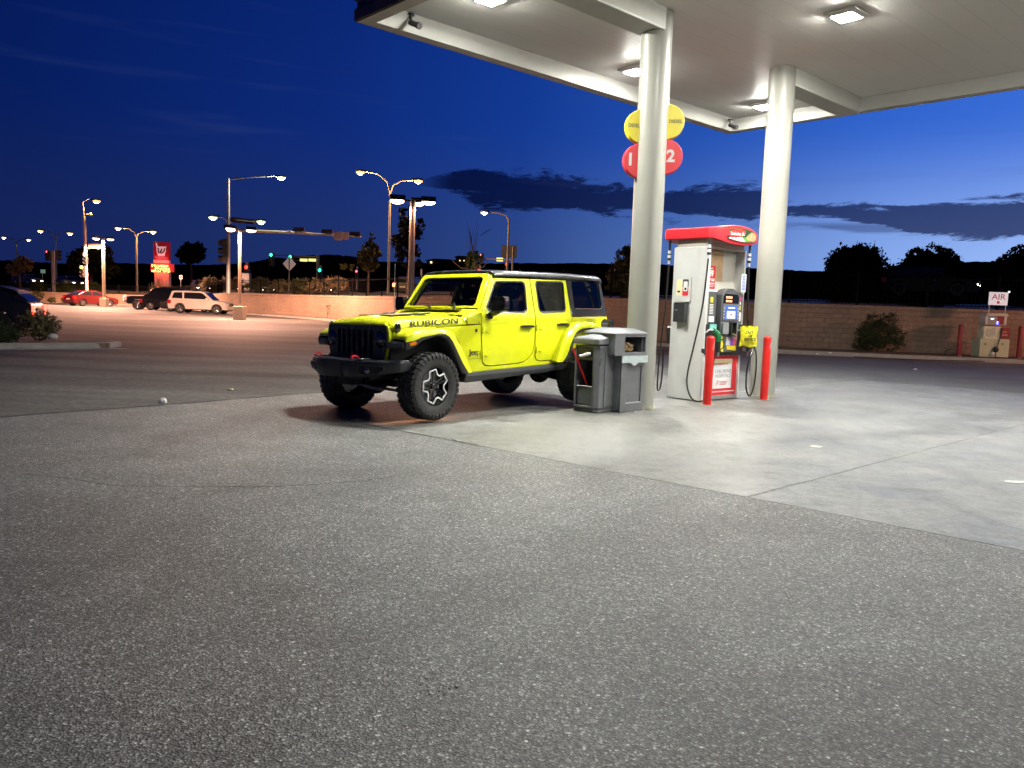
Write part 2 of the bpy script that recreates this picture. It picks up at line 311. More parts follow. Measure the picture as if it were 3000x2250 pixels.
def text(name, body, size, m, parent, loc, xd, yd, ext=.001, sx=1., align='CENTER', shear=0, bold=0, space=1.):
    cu = bpy.data.curves.new(name, 'FONT'); cu.body = body; cu.size = size; cu.extrude = ext; cu.align_x = align; cu.align_y = 'CENTER'; cu.shear = shear; cu.offset = bold; cu.space_character = space
    cu.materials.append(m); o = bpy.data.objects.new(name, cu); COL.objects.link(o); o.parent = parent
    xd = Vector(xd).normalized(); yd = Vector(yd).normalized(); zd = xd.cross(yd)
    X = Matrix.Identity(4)
    for j in range(3): X[j][0] = xd[j]*sx; X[j][1] = yd[j]; X[j][2] = zd[j]
    X.translation = loc; me = bpy.data.meshes.new_from_object(o); bpy.data.objects.remove(o); me.name = name
    o = bpy.data.objects.new(name, me); COL.objects.link(o); o.parent = parent; o.matrix_local = X; return o
def copy_tree(o, parent=None):
    c = o.copy(); COL.objects.link(c)
    if parent: c.parent = parent; c.matrix_parent_inverse = o.matrix_parent_inverse
    for ch in list(o.children): copy_tree(ch, c)
    return c
def rrect(x0, z0, x1, z1, r, n=5):
    P = []
    for cx, cz, a in ((x1-r, z1-r, 0), (x0+r, z1-r, 90), (x0+r, z0+r, 180), (x1-r, z0+r, 270)):
        for k in range(n+1):
            t = rad(a+90*k/n); P.append((cx+r*math.cos(t), cz+r*math.sin(t)))
    return P
def area(name, loc, size, power, col, parent=None, spread=180, shape='SQUARE', rot=(0, 0, 0), sy=None):
    l = bpy.data.lights.new(name, 'AREA'); l.energy = power; l.color = col; l.size = size; l.shape = shape; l.spread = rad(spread)
    if sy: l.size_y = sy
    o = bpy.data.objects.new(name, l); COL.objects.link(o); o.location = loc; o.rotation_euler = rot
    if parent: o.parent = parent
    return o
def point(name, loc, power, col, r=.12, parent=None):
    l = bpy.data.lights.new(name, 'POINT'); l.energy = power; l.color = col; l.shadow_soft_size = r
    o = bpy.data.objects.new(name, l); COL.objects.link(o); o.location = loc
    if parent: o.parent = parent
    return o
def spot(name, loc, power, col, size=140, blend=.6, r=.12, parent=None, rot=(0, 0, 0)):
    l = bpy.data.lights.new(name, 'SPOT'); l.energy = power; l.color = col; l.spot_size = rad(size); l.spot_blend = blend; l.shadow_soft_size = r
    # wide-throw optics: the lamp sends more light sideways than straight down
    l.use_nodes = True; nt = l.node_tree; em = nt.nodes['Emission']; g_ = nt.nodes.new('ShaderNodeNewGeometry'); sp_ = nt.nodes.new('ShaderNodeSeparateXYZ'); nt.links.new(g_.outputs['Incoming'], sp_.inputs[0])
    ab = nt.nodes.new('ShaderNodeMath'); ab.operation = 'ABSOLUTE'; nt.links.new(sp_.outputs[2], ab.inputs[0]); pw_ = nt.nodes.new('ShaderNodeMath'); pw_.operation = 'POWER'; nt.links.new(ab.outputs[0], pw_.inputs[0]); pw_.inputs[1].default_value = -.8
    mn = nt.nodes.new('ShaderNodeMath'); mn.operation = 'MINIMUM'; nt.links.new(pw_.outputs[0], mn.inputs[0]); mn.inputs[1].default_value = 4.; nt.links.new(mn.outputs[0], em.inputs['Strength'])
    o = bpy.data.objects.new(name, l); COL.objects.link(o); o.location = loc; o.rotation_euler = rot
    if parent: o.parent = parent
    return o
def smooth_path(P, k=8):
    P = [Vector(p) for p in P]; Q = []
    for i in range(len(P)-1):
        p0, p1, p2, p3 = P[max(i-1, 0)], P[i], P[i+1], P[min(i+2, len(P)-1)]
        for j in range(k):
            t = j/k; Q.append(.5*((2*p1)+(-p0+p2)*t+(2*p0-5*p1+4*p2-p3)*t*t+(-p0+3*p1-3*p2+p3)*t**3))
    return Q+[P[-1]]
# ------------------------------------------------------------------ shared materials
white_p = mk('white_paint', (.74, .74, .70), .38, var=.06, vs=3, bump=.03)
cream_p = mk('cream_paint', (.285, .285, .252), .34, var=.07, vs=2.0, bump=.05, bs=25)
black_pl = mk('black_plastic', (.022, .022, .024), .38, var=.25, vs=9)
black_r = mk('black_rubber', (.018, .018, .018), .62, var=.3, vs=14)
red_p = mk('red_paint', (.62, .022, .018), .33, var=.16, vs=7, bump=.06, bs=30)
red_sign = mk('red_sign_face', (.72, .035, .045), .42, var=.05)
yel_sign = mk('yellow_sign_face', (.85, .72, .02), .42, var=.05)
chrome = mk('brushed_steel', (.6, .6, .6), .3, 1., var=.1)
galv = mk('galvanised_steel', (.42, .42, .41), .5, .6, var=.15)
grey_pl = mk('grey_moulded_plastic', (.135, .142, .150), .46, var=.22, vs=3.5, bump=.08, bs=70)
dark_hole = mk('dark_recess', (.012, .012, .012), .8, var=.2)
paper_w = mk('white_paper', (.78, .78, .76), .6, var=.05)
ink = mk('black_ink', (.015, .015, .015), .6, var=.1)
dark_metal = mk('dark_bronze_metal', (.035, .032, .03), .5, .2, var=.2)
led_m = emis('led_lens', (1., 1., .95), 22.)
curbm = mk('kerb_concrete', (.34, .31, .27), .85, var=.2, vs=4, bump=.25, bs=25)
# ------------------------------------------------------------------ ground
def struct(name, m, mt, **k): o = m.build(name, mt, **k); o['kind'] = 'structure'; return o
Mg = M(); Mg.add([(-900, -60, -.006), (900, -60, -.006), (900, 1500, -.006), (-900, 1500, -.006)], [(0, 1, 2, 3)]); struct('ground', Mg, ground_mat('asphalt_mat', 'asphalt'))
UA, VA = rad(41.9), rad(-44.5)
sd = (G(2190, 1455)-G(1392, 1302)).normalized()          # slab edge direction, towards the right foreground
un = Vector((math.cos(rad(43.3)), math.sin(rad(43.3)), 0))
A0 = G(1392, 1302); JA = G(2190, 1455); LC = A0 - sd*1.75
lotm = ground_mat('lot_mat', 'lot')
# parking lot surface beyond the drain seam
s0, s1 = G(0, 1222), G(800, 1160)
sdir = (s1-s0).normalized()
m = M(); a = s0 - sdir*22; far = Vector((-.2, 1, 0))
edge = [s0 + sdir*t + Vector((0, 0, 0)) + Vector((random.uniform(-.03, .03), random.uniform(-.05, .05), 0)) for t in [x*.5 for x in range(-40, 12)]]
vs = [tuple(p[:2])+(-.008,) for p in edge]; k = len(vs)
e1 = edge[-1]
vs += [(e1.x+.8, e1.y+6, -.008), (12, 34, -.008), (-4, 48, -.008), (-12, 62, -.008), (-24, 74, -.008), (-42, 98, -.008), (-120, 110, -.008), (-120, 10, -.008)]
m.prism([v[:2] for v in vs], -.03, -.003, 0); struct('parking_lot', m, lotm, smooth=False)
# concrete pad in two pours with a joint between them
def pour(name, poly):
    q = []
    for i in range(len(poly)):
        p0, p1 = Vector(poly[i]), Vector(poly[(i+1) % len(poly)]); n = max(1, int((p1-p0).length/.35))
        for j in range(n):
            p = p0.lerp(p1, j/n); w = .012 if j else 0
            q.append((p.x+random.uniform(-w, w), p.y+random.uniform(-w, w)))
    m = M(); m.prism(q, -.05, -.0035); return struct(name, m, concm, smooth=False)
concm = ground_mat('concrete_mat', 'concrete')
g = un.cross(Vector((0, 0, 1)))*.011
def xy(v): return (v.x, v.y)
pour('concrete_pad', [xy(LC), xy(JA-g), xy(JA-g+un*13.5), xy(LC+un*13.5)])
pour('concrete_pad', [xy(JA+g), xy(JA+sd*9), xy(JA+sd*9+un*13.5), xy(JA+g+un*13.5)])
# tar seam along the drain line
m = M(); rows = []
for i in range(46):
    p = s0 + sdir*(-4+i*.28); w = .018+.012*math.sin(i*1.7)+.008*random.random(); n = Vector((-sdir.y, sdir.x, 0))
    o_ = n*(.05*math.sin(i*.5)); rows.append([tuple(p+o_-n*w), tuple(p+o_+n*w)])
m.grid([[(a[0], a[1], -.001) for a in r] for r in rows]); struct('pavement_seam', m, mk('tar_seam', (.02, .02, .02), .7, var=.3), smooth=False)
# kerbs
def kerb(name, pts, w=.16, h=.15, z0=-.012, mt=None, label=None, closed=False):
    pts = [Vector((p[0], p[1], 0)) for p in pts]; rows = []; N_ = len(pts)
    for i, p in enumerate(pts):
        a = pts[(i-1) % N_] if (closed or i > 0) else p; b = pts[(i+1) % N_] if (closed or i < N_-1) else p
        d = (b-a).normalized(); n = Vector((-d.y, d.x, 0))
        rows.append([tuple(p+Vector((0, 0, z0))), tuple(p+n*.01+Vector((0, 0, z0+h*.8))), tuple(p+n*.03+Vector((0, 0, z0+h))), tuple(p+n*w+Vector((0, 0, z0+h))), tuple(p+n*w+Vector((0, 0, z0-.02)))])
    if closed: rows.append(rows[0])
    m = M(); m.grid(rows); o = struct(name, m, mt or curbm); return o

# ------------------------------------------------------------------ canopy
P1 = G(1046, 65, 5.45); P2 = G(2134, 393, 5.45); P3 = G(3000, 260, 5.45)
cu = (P2-P1).normalized(); LU = (P2-P1).length; cv = (P3-P2).normalized(); LV = 15.5
cang = math.atan2(cu.y, cu.x)
def CW(u, v, z): return P1 + cu*u + cv*v + Vector((0, 0, z-5.45))
can = thing('fuel_canopy', 'cream flat gas station canopy with planked soffit and brown striped fascia over the pump', 'canopy', P1*1, cang)
ci = can.matrix_basis.inverted() if False else (Matrix.Translation(P1) @ Matrix.Rotation(cang, 4, 'Z')).inverted()
def CL(u, v, z): return ci @ CW(u, v, z)
deckm = ground_mat('soffit_mat', 'deck'); rimm = mk('canopy_rim', (.54, .52, .46), .45, var=.06); slopem = mk('canopy_white_trim', (.46, .46, .43), .36, var=.04)
fw, rw = .20, .20
m = M(); m.add([CL(a, b, 5.66) for a, b in ((fw+.1, fw+.1), (LU-fw-.1, fw+.1), (LU-fw-.1, LV-fw), (fw+.1, LV-fw))], [(0, 1, 2, 3)]); m.build('soffit', deckm, can)
ring0 = [(0, 0), (LU, 0), (LU, LV), (0, LV)]; ring1 = [(fw, fw), (LU-fw, fw), (LU-fw, LV-fw), (fw, LV-fw)]; ring2 = [(fw+rw, fw+rw), (LU-fw-rw, fw+rw), (LU-fw-rw, LV-fw-rw), (fw+rw, LV-fw-rw)]
m = M(); m.grid([[CL(a, b, z) for a, b in r] for r, z in ((ring0, 5.45), (ring1, 5.45))], close=True); m.build('rim', rimm, can, smooth=False)
m = M(); m.grid([[CL(a, b, z) for a, b in r] for r, z in ((ring1, 5.452), (ring2, 5.655))], close=True); m.build('coved_trim', slopem, can, smooth=False)
fas = mk('brown_fascia', (.075, .05, .055), .5, var=.1)
m = M()
def rg(e, z): return [CL(a, b, z) for a, b in ((-e, -e), (LU+e, -e), (LU+e, LV+e), (-e, LV+e))]
m.grid([rg(.004, 5.45), rg(.03, 5.47), rg(.03, 5.62), rg(.0, 5.66), rg(.0, 5.72), rg(.035, 5.76), rg(.035, 5.93), rg(.0, 5.97), rg(0., 6.05), rg(.04, 6.09), rg(.04, 6.35), rg(-.1, 6.36)], close=True)
m.add(rg(-.1, 6.36), [(0, 1, 2, 3)]); m.build('fascia', fas, can, smooth=False)
# cross beams boxed in under the soffit, on the column line
C1 = Vector((1.895, 11.74, 0)); C2 = Vector((4.478, 14.11, 0))
bdir = (C2-C1).normalized(); bn = Vector((bdir.y, -bdir.x, 0))
def beam(p, q, w=.21, z0=5.36, z1=5.67):
    m = M(); pts = [p-bn*w, p+bn*w, q+bn*w, q-bn*w]
    m.prism([xy(ci @ Vector((a.x, a.y, 5))) for a in pts], z0-5.45, z1-5.45); m.build('beam', rimm2, can, bevel=.03)
rimm2 = mk('beam_cladding', (.56, .555, .51), .42, var=.05)
def upar(p):  # u coordinate of a world point
    return (p-P1).dot(cu)
beam(C1-bdir*(upar(C1)-.35), C1-bdir*.05); beam(C2+bdir*.08, C2+bdir*(LU-upar(C2)-.35))
# columns
def column(c, top, label):
    t = thing('canopy_column', label, 'column', c, 0, 'round columns of the canopy')
    m = M(); m.cyl((0, 0, 0), (0, 0, top), .222, n=48); m.build('shaft', cream_p, t)
    m = M(); m.cyl((0, 0, 1.72 if c is C1 else 1.92), (0, 0, 1.735 if c is C1 else 1.935), .2232, n=48); m.build('seam_band', mk('column_seam', (.30, .30, .26), .4, var=.05), t)
    m = M(); m.lathe([(.222, .03), (.232, .03), (.236, .005), (.27, .002)], 40); m.build('grout_collar', mk('stained_grout', (.33, .32, .22), .8, var=.3, vs=9), t)
    return t
column(C1, 5.64, 'round cream canopy column beside the grey bins, carrying the round signs')
column(C2, 5.66, 'round cream canopy column behind the right red bollard, without signs')
# light fixtures
def fixture(u, v, label, lit=True, power=105):
    p = CW(u, v, 5.64); t = thing('canopy_light', label, 'ceiling light', p, cang, 'square lights in the canopy soffit')
    m = M(); m.box((-.225, -.225, -.02), (.225, .225, .012)); m.build('trim_plate', white_p, t, bevel=.004)
    m = M(); m.box((-.165, -.165, -.042), (.165, .165, -.0205)); m.build('housing', white_p, t, bevel=.006)
    m = M()
    pass
    for k in range(3): m = M(); m.box((-.14+k*.104, -.145, -.0475), (-.14+k*.104+.072, .145, -.0422)); m.build('led_lens', emis('led_lens_%d' % power, (1., .985, .90), power*5.6), t)
def cuv(p):
    d = p-P1; c = cu.dot(cv); a = d.dot(cu); b = d.dot(cv); det = 1-c*c
    return ((a-b*c)/det, (b-a*c)/det)
PL = 440
for (x, y), lb in (((1437, -8), 'bright square canopy light nearest the fascia corner with the brown stripes'), ((2480, 42), 'square canopy light with three LED bars, right of the column tops'), ((1862, 205), 'small lit canopy light half hidden behind the column with signs'), ((2240, 308), 'small lit canopy light beside the column without signs')):
    u_, v_ = cuv(G(x, y, 5.64)); fixture(u_, v_, lb, power=PL)
for u_, v_, w_ in ((1.1, 6.2, 'above the near edge'), (8.3, 8.3, 'over the far edge of the right lane'), (4.8, 9.0, 'in the middle of the right lane'), (8.3, 13.0, 'at the far right corner'), (3.2, 13.2, 'at the near right corner')):
    fixture(u_, v_, 'square canopy light outside the view ' + w_, power=PL*.52)
# cctv cameras
def cctv(p, aim, label):
    t = thing('security_camera', label, 'camera', p, aim, 'security cameras under the canopy'); t.scale = (.8, .8, .8)
    m = M(); m.cyl((0, 0, 0), (0, 0, -.03), .07, n=20); m.cyl((0, 0, -.03), (0, 0, -.14), .028, n=12); m.sphere((0, 0, -.15), .042); m.build('mount', black_pl, t)
    m = M(); m.cyl((-.02, 0, -.15), (.20, 0, -.25), .05, n=20); m.cyl((.18, 0, -.235), (.235, 0, -.262), .064, n=20); m.build('body', black_pl, t, bevel=.004)
cctv(G(1204, 40, 5.65), rad(-38), 'black security camera under the near left canopy corner'); cctv(G(2140, 349, 5.60), rad(-55), 'small black security camera under the far canopy corner')
# round signs: discs clipped by the column, on brackets either side
sgn = math.pi/2
def disc_sign(name, label, c, z, rr, mt, body, tsize, tm, grp, side, nx):
    """half-round plate whose flat edge is against the column"""
    t = thing(name, label, 'sign', (c.x, c.y, z), 0, grp)
    # plate in the plane spanned by bdir-ish horizontal vector hx and z
    hx = nx; P = []
    off = .205
    m = M(); ring = []
    c0 = off if side > 0 else .165
    t0 = math.acos(max(-1, (off-c0)/rr)) if off > c0 else math.pi/2
    for k in range(33):
        a = -t0 + 2*t0*k/32; ring.append((c0+rr*math.cos(a), rr*math.sin(a)))
    nrm = Vector((0, 0, 1)).cross(hx) if side > 0 else hx.cross(Vector((0, 0, 1)))
    fv = nrm if nrm.y < 0 else -nrm
    def pt(p, q, d): return tuple(hx*p + Vector((0, 0, q)) + fv*d)
    n = len(ring); m.add([pt(p, q, .06) for p, q in ring]+[pt(p, q, -.06) for p, q in ring], [tuple(range(n)), tuple(range(n, 2*n))]+[(i, (i+1) % n, (i+1) % n+n, i+n) for i in range(n)], 0)
    m.build('plate', mt, t, bevel=.006)
    xd = hx if hx.cross(Vector((0, 0, 1))).dot(fv) > 0 else -hx
    text('lettering', body, tsize, tm, t, tuple(hx*(off+(.118 if len(body) > 1 else .075) if side > 0 else (.295 if len(body) > 1 else .325)) + fv*.0625), xd, (0, 0, 1), sx=.8 if side < 0 and len(body) > 1 else 1., bold=.001 if len(body) > 1 else .008)
    return t
hx = Vector((math.cos(rad(-6)), math.sin(rad(-6)), 0)); hxl = Vector((-math.cos(rad(10)), -math.sin(rad(10)), 0))
olive = mk('olive_ink', (.10, .09, .03), .5, var=.05)
disc_sign('diesel_sign', 'yellow half round sign reading DIESEL on the right of the column', C1, 4.14, .245, yel_sign, 'DIESEL', .066, olive, 'yellow diesel signs', 1, hx)
disc_sign('pump_number_sign', 'red half round sign with number 2 on the right of the column', C1, 3.65, .245, red_sign, '2', .235, white_p, 'red pump number signs', 1, hx)
disc_sign('diesel_sign', 'yellow half round sign reading DIESEL on the left of the column', C1, 4.06, .238, yel_sign, 'DIESEL', .07, olive, 'yellow diesel signs', -1, hxl)
disc_sign('pump_number_sign', 'red half round sign with number 1 on the left of the column', C1, 3.58, .245, red_sign, '1', .235, white_p, 'red pump number signs', -1, hxl)

# ------------------------------------------------------------------ bollards
def bollard(p, h, r, label, grp, lean=0):
    t = thing('bollard', label, 'bollard', p, 0, grp)
    m = M(); m.lathe([(r, 0), (r, h-.03), (r*.97, h-.018), (r*.8, h-.004), (r*.4, h+.008), (0.001, h+.012)], 28); m.build('post', red_p, t)
    m = M()
    for k in range(3):   # paint chips facing the lane
        a = rad(-60+k*13); z = h-.17+k*.045
        m.add([(math.cos(a+q)*(r+.0012), math.sin(a+q)*(r+.0012), z+w) for q, w in ((-.16, -.03), (.02, -.045), (.13, .0), (.06, .05), (-.06, .02))], [(0, 1, 2, 3, 4)])
    m.build('bare_patch', mk('bare_metal', (.5, .5, .48), .5, .5, var=.3), t)
    m = M(); m.cyl((0, 0, 0), (0, 0, .006), r*1.5, n=20); m.build('footing', mk('stained_grout', (.3, .3, .2)), t)
bollard(G(2071, 1186), 1.07, .066, 'scuffed red bollard in front of the left corner of the pump', 'red bollards around the pump')
bollard(G(2237, 1171), 1.07, .066, 'clean red bollard in front of the column without signs', 'red bollards around the pump')
# long sealed cracks in the near asphalt
tarm = mk('crack_tar', (.035, .034, .032), .9, var=.3)
rngc = random.Random(21)
for P in (((330, 1422), (560, 1424), (800, 1424), (1010, 1412), (1150, 1396)), ((60, 1388), (200, 1400), (330, 1422)), ((1180, 1263), (1290, 1283), (1392, 1300)), ((1320, 1285), (1360, 1297), (1400, 1303))):
    pts = smooth_path([G(x, y) for x, y in P], 14) if 'smooth_path' in globals() else [G(x, y) for x, y in P]
    rows = []
    for i, p in enumerate(pts):
        d = (pts[min(i+1, len(pts)-1)]-pts[max(i-1, 0)]).normalized(); n = Vector((-d.y, d.x, 0)); w = rngc.uniform(.003, .009)*(2 if P[0][0] == 1320 else 1); o_ = n*rngc.uniform(-.012, .012); rows.append([(p.x+(o_-n*w).x, p.y+(o_-n*w).y, -.0025), (p.x+(o_+n*w).x, p.y+(o_+n*w).y, -.0025)])
    m = M(); m.grid(rows); struct('pavement_crack', m, tarm, smooth=False)
# ------------------------------------------------------------------ fuel dispenser
DA = G(1937.6, 1165); DB = G(2048.5, 1177)
pang = rad(41.2)
PX = Matrix.Translation(DB) @ Matrix.Rotation(pang, 4, 'Z')     # local +X along the front to the right, -Y towards the viewer, +Y back
dsp = thing('fuel_dispenser', 'white fuel pump with red header, screens and two hoses between the columns', 'fuel pump', DB, pang)
DW, DD = 1.13, .68
# end panels with fluted profile
def endpanel(x0, x1, out):
    P = [(x0, 0), (x1, 0), (x1, DD), (x0, DD)]
    if out: P = [(x0+.03, 0), (x1, 0), (x1, DD), (x0+.03, DD), (x0, DD-.10), (x0-.012, DD*.66), (x0+.016, DD*.5), (x0-.012, DD*.34), (x0, .10)]
    else: P = [(x0, 0), (x1-.03, 0), (x1, .10), (x1, DD-.1), (x1-.03, DD), (x0, DD)]
    m = M(); m.prism(P, .01, 2.49); m.build('end_panel', cream_w, dsp, bevel=.008)
cream_w = mk('pump_white_panel', (.62, .63, .61), .33, var=.05, vs=2.2, bump=.05, bs=8)
endpanel(0, .10, True); endpanel(1.05, DW, False)
neckm = mk('taupe_neck', (.38, .36, .31), .5, var=.08)
m = M(); m.prism(rrect(.03, .03, DW-.03, DD-.03, .05), 2.47, 2.64); m.build('neck', neckm, dsp)
# backing and soffit of the upper cabinet
m = M(); m.box((.10, .16, 1.25), (1.05, DD-.16, 2.60)); m.build('upper_cabinet', mk('beige_panel', (.52, .50, .44), .5, var=.06), dsp, bevel=.004)
m = M(); m.box((.30, .1545, 1.96), (.66, .1585, 2.46)); m.build('notice', mk('brown_paper_notice', (.50, .33, .18), .6, var=.2, vs=6), dsp)
m = M(); m.box((0.03, .02, .01), (DW-.03, DD-.02, .075)); m.build('base_frame', galv, dsp, bevel=.004)
# header
hp = [(-.06, -.03), (.03, -.11), (.25, -.17), (.60, -.19), (.95, -.17), (1.21, -.11), (1.24, -.05), (1.24, DD+.05), (1.2, DD+.10), (.95, DD+.17), (.6, DD+.19), (.25, DD+.17), (-.02, DD+.165), (-.07, DD+.11)]
m = M(); N_ = 26; rows = []
def dens(P, k=5):
    Q = []
    for i in range(len(P)):
        a, b = Vector(P[i]), Vector(P[(i+1) % len(P)])
        for j in range(k): Q.append(a.lerp(b, j/k))
    return Q
hq = dens(hp)
def zt(x, y):
    f = 1-min(1, abs((x-.60)/.62))**2
    edge = 1 if (y < 0.02 or y > DD-.02) else 0
    return 2.785+.065*f*edge
def zb(x, y):
    f = 1-min(1, abs((x-.60)/.62))**2
    edge = 1 if (y < 0.02 or y > DD-.02) else 0
    return 2.615-.075*f*edge
def shr(p, k): return (p.x*(1-k)+.58*k, p.y*(1-k)+DD/2*k)
redh = mk('header_red', (.70, .03, .04), .32, var=.06, coat=.3)
rows.append([(*shr(p, .0), zt(p.x, p.y)-.012) for p in hq]); rows.append([(*shr(p, -.012), (zt(p.x, p.y)+zb(p.x, p.y))/2) for p in hq]); rows.append([(*shr(p, .0), zb(p.x, p.y)+.008) for p in hq]); rows.append([(*shr(p, .04), zb(p.x, p.y)) for p in hq]); rows.append([(*shr(p, .2), 2.60) for p in hq])
m.grid(rows, close=True); n = len(hq); m.grid([[(*shr(p, .0), zt(p.x, p.y)-.012) for p in hq], [(*shr(p, .03), zt(p.x, p.y)) for p in hq], [(*shr(p, .5), 2.80) for p in hq]], close=True)
m.add([(*shr(p, .5), 2.80) for p in hq], [tuple(range(n))]); m.add([(*shr(p, .2), 2.60) for p in hq], [tuple(range(n))]); m.build('header', redh, dsp, ang=40)
# header graphic (on the bowed front)
def hy(x):
    P = hp[:7]
    for i in range(len(P)-1):
        if P[i][0] <= x <= P[i+1][0]: return P[i][1]+(P[i+1][1]-P[i][1])*(x-P[i][0])/(P[i+1][0]-P[i][0])
    return -.1
def decal(name, poly, mt, d, parent, k=10):
    """poly (x,z) on the bowed header front"""
    cuts = [((x_, 0, 0), (1, 0, 0)) for x_ in (.25, .6, .95)]
    m = M(); m.prism(poly, 0, .002, axis='y', cuts=cuts, mapf=lambda P, t: (P[0], hy(P[0])*1.012-.012-d-.003*t, P[2])); return m.build(name, mt, parent)
sg = mk('dark_green_print', (.02, .10, .03), .4, var=.3); wg = mk('header_white_print', (.80, .82, .76), .4, var=.06)
decal('sign_panel', [(.24, 2.62), (.6, 2.585), (1.1, 2.625), (1.15, 2.72), (.95, 2.795), (.6, 2.81), (.3, 2.78)], sg, .0, dsp)
decal('sign_green_band', [(.55, 2.60), (.85, 2.60), (.88, 2.66), (.6, 2.68)], mk('bright_green_print', (.10, .42, .05), .4), .004, dsp)
decal('sign_white_band', [(.255, 2.625), (.55, 2.598), (.72, 2.60), (.60, 2.665), (.36, 2.68)], wg, .006, dsp)
el = [(.47+.235*math.cos(rad(a)), 2.715+.062*math.sin(rad(a))+.03*math.cos(rad(a))) for a in range(0, 360, 15)]
decal('sign_oval', el, red_sign, .010, dsp)
snd = mk('sandwich_print', (.62, .36, .18), .5, var=.5, vs=14)
decal('food_picture', [(.72, 2.66), (.80, 2.72), (.9, 2.765), (1.0, 2.765), (1.09, 2.72), (1.08, 2.66), (.98, 2.62), (.86, 2.625), (.78, 2.64)], snd, .008, dsp)
text('header_lettering', 'Sandwiches, Etc.', .082, white_p, dsp, (.475, -.216, 2.712), (1, .02, .09), (0, 0, 1), sx=.72, shear=.25, bold=.001)
text('header_lettering', 'Hot and fresh', .03, sg, dsp, (.50, -.212, 2.637), (1, 0, .03), (0, 0, 1), sx=.8) if False else None
# lower red door with poster
m = M(); m.box((.10, .03, .075), (1.05, .2, .80)); m.build('cabinet_front', red_sign, dsp, bevel=.006)
m = M(); m.box((.245, .024, .19), (.905, .029, .68)); m.build('poster', mk('poster_paper', (.78, .80, .80), .35, var=.05, coat=.4), dsp, bevel=0)
m = M(); m.box((.255, .022, .60), (.895, .0235, .672)); m.build('poster_band', mk('poster_gold', (.66, .56, .30), .4), dsp)
m = M(); m.box((.12, .026, .13), (1.0, .0295, .145)); m.build('trim_line', white_p, dsp)
rink = mk('red_ink', (.6, .03, .05), .5, var=.1); gink = mk('grey_ink', (.28, .27, .27), .5, var=.1)
text('poster_lettering', 'Proud supporter of', .062, rink, dsp, (.56, .0215, .605), (1, 0, 0), (0, 0, 1), sx=.9)
text('poster_lettering', "CHILDREN'S", .085, gink, dsp, (.65, .0225, .475), (1, 0, 0), (0, 0, 1))
text('poster_lettering', 'HOSPITALS', .085, gink, dsp, (.65, .0225, .40), (1, 0, 0), (0, 0, 1))
m = M()
for k, z in enumerate((.30, .275, .25)): m.box((.56, .022, z), (.80-.03*k, .0235, z+.008))
m.tube([(.48, .0225, .24), (.50, .0225, .26), (.485, .0225, .29), (.50, .0225, .32), (.52, .0225, .33), (.53, .0225, .30), (.51, .0225, .27)], .004, 5); m.tube([(.28, .0225, .5), (.33, .0225, .46), (.30, .0225, .42), (.36, .0225, .38), (.30, .0225, .33)], .008, 5)
m.build('poster_small_print', rink, dsp)
# middle: black electronics
blk = mk('dispenser_black', (.030, .031, .034), .36, var=.15); dgr = mk('dispenser_charcoal', (.085, .09, .095), .42, var=.1)
m = M(); m.box((.10, .06, .80), (1.05, .2, 1.72)); m.build('control_cabinet', blk, dsp, bevel=.006)
m = M(); m.prism([(.02, 0.79), (.10, .74), (1.05, .74), (1.12, .80), (1.12, .86), (.02, .86)], -.02, .06, axis='y'); m.build('drip_tray', blk, dsp, bevel=.008)
for x0, x1, nm in ((.07, .31, 'product_panel'), (.89, 1.08, 'product_panel')):
    m = M(); m.prism(rrect(x0, 1.27, x1, 1.775, .02), .0, .10, axis='y'); m.build(nm, dgr, dsp, bevel=.005)
    m = M(); m.prism(rrect(x0-.01, .84, x1+.01, 1.262, .03), -.03, .10, axis='y'); m.build('nozzle_boot', blk, dsp, bevel=.008)
m = M(); m.box((.06, -.005, 1.778), (.32, .10, 1.815)); m.build('panel_cap', white_p, dsp, bevel=.004)
ys = mk('yellow_sticker', (.85, .68, .03), .45, var=.05)
for a_, b_ in (((.145, -.0035, 1.605), (.215, -.0005, 1.69)), ((.95, -.0035, 1.50), (1.005, -.0005, 1.57))): m = M(); m.box(a_, b_); m.build('grade_button', ys, dsp)
m = M()
for k in range(7): m.box((.13, -.0035, 1.42+k*.024), (.23, -.0005, 1.432+k*.024))
m.build('printed_lines', paper_w, dsp)
for a_, b_ in (((.12, -.0035, 1.29), (.26, -.0005, 1.385)), ((.945, -.0035, 1.31), (1.03, -.0005, 1.46)), ((.955, -.0035, 1.59), (1.01, -.0005, 1.635))): m = M(); m.box(a_, b_); m.build('instruction_label', paper_w, dsp)
text('card_mark', 'nfc', .085, mk('pink_print', (.75, .10, .25), .4), dsp, (.985, -.004, 1.685), (1, 0, .1), (0, 0, 1), sx=.9, bold=.003)
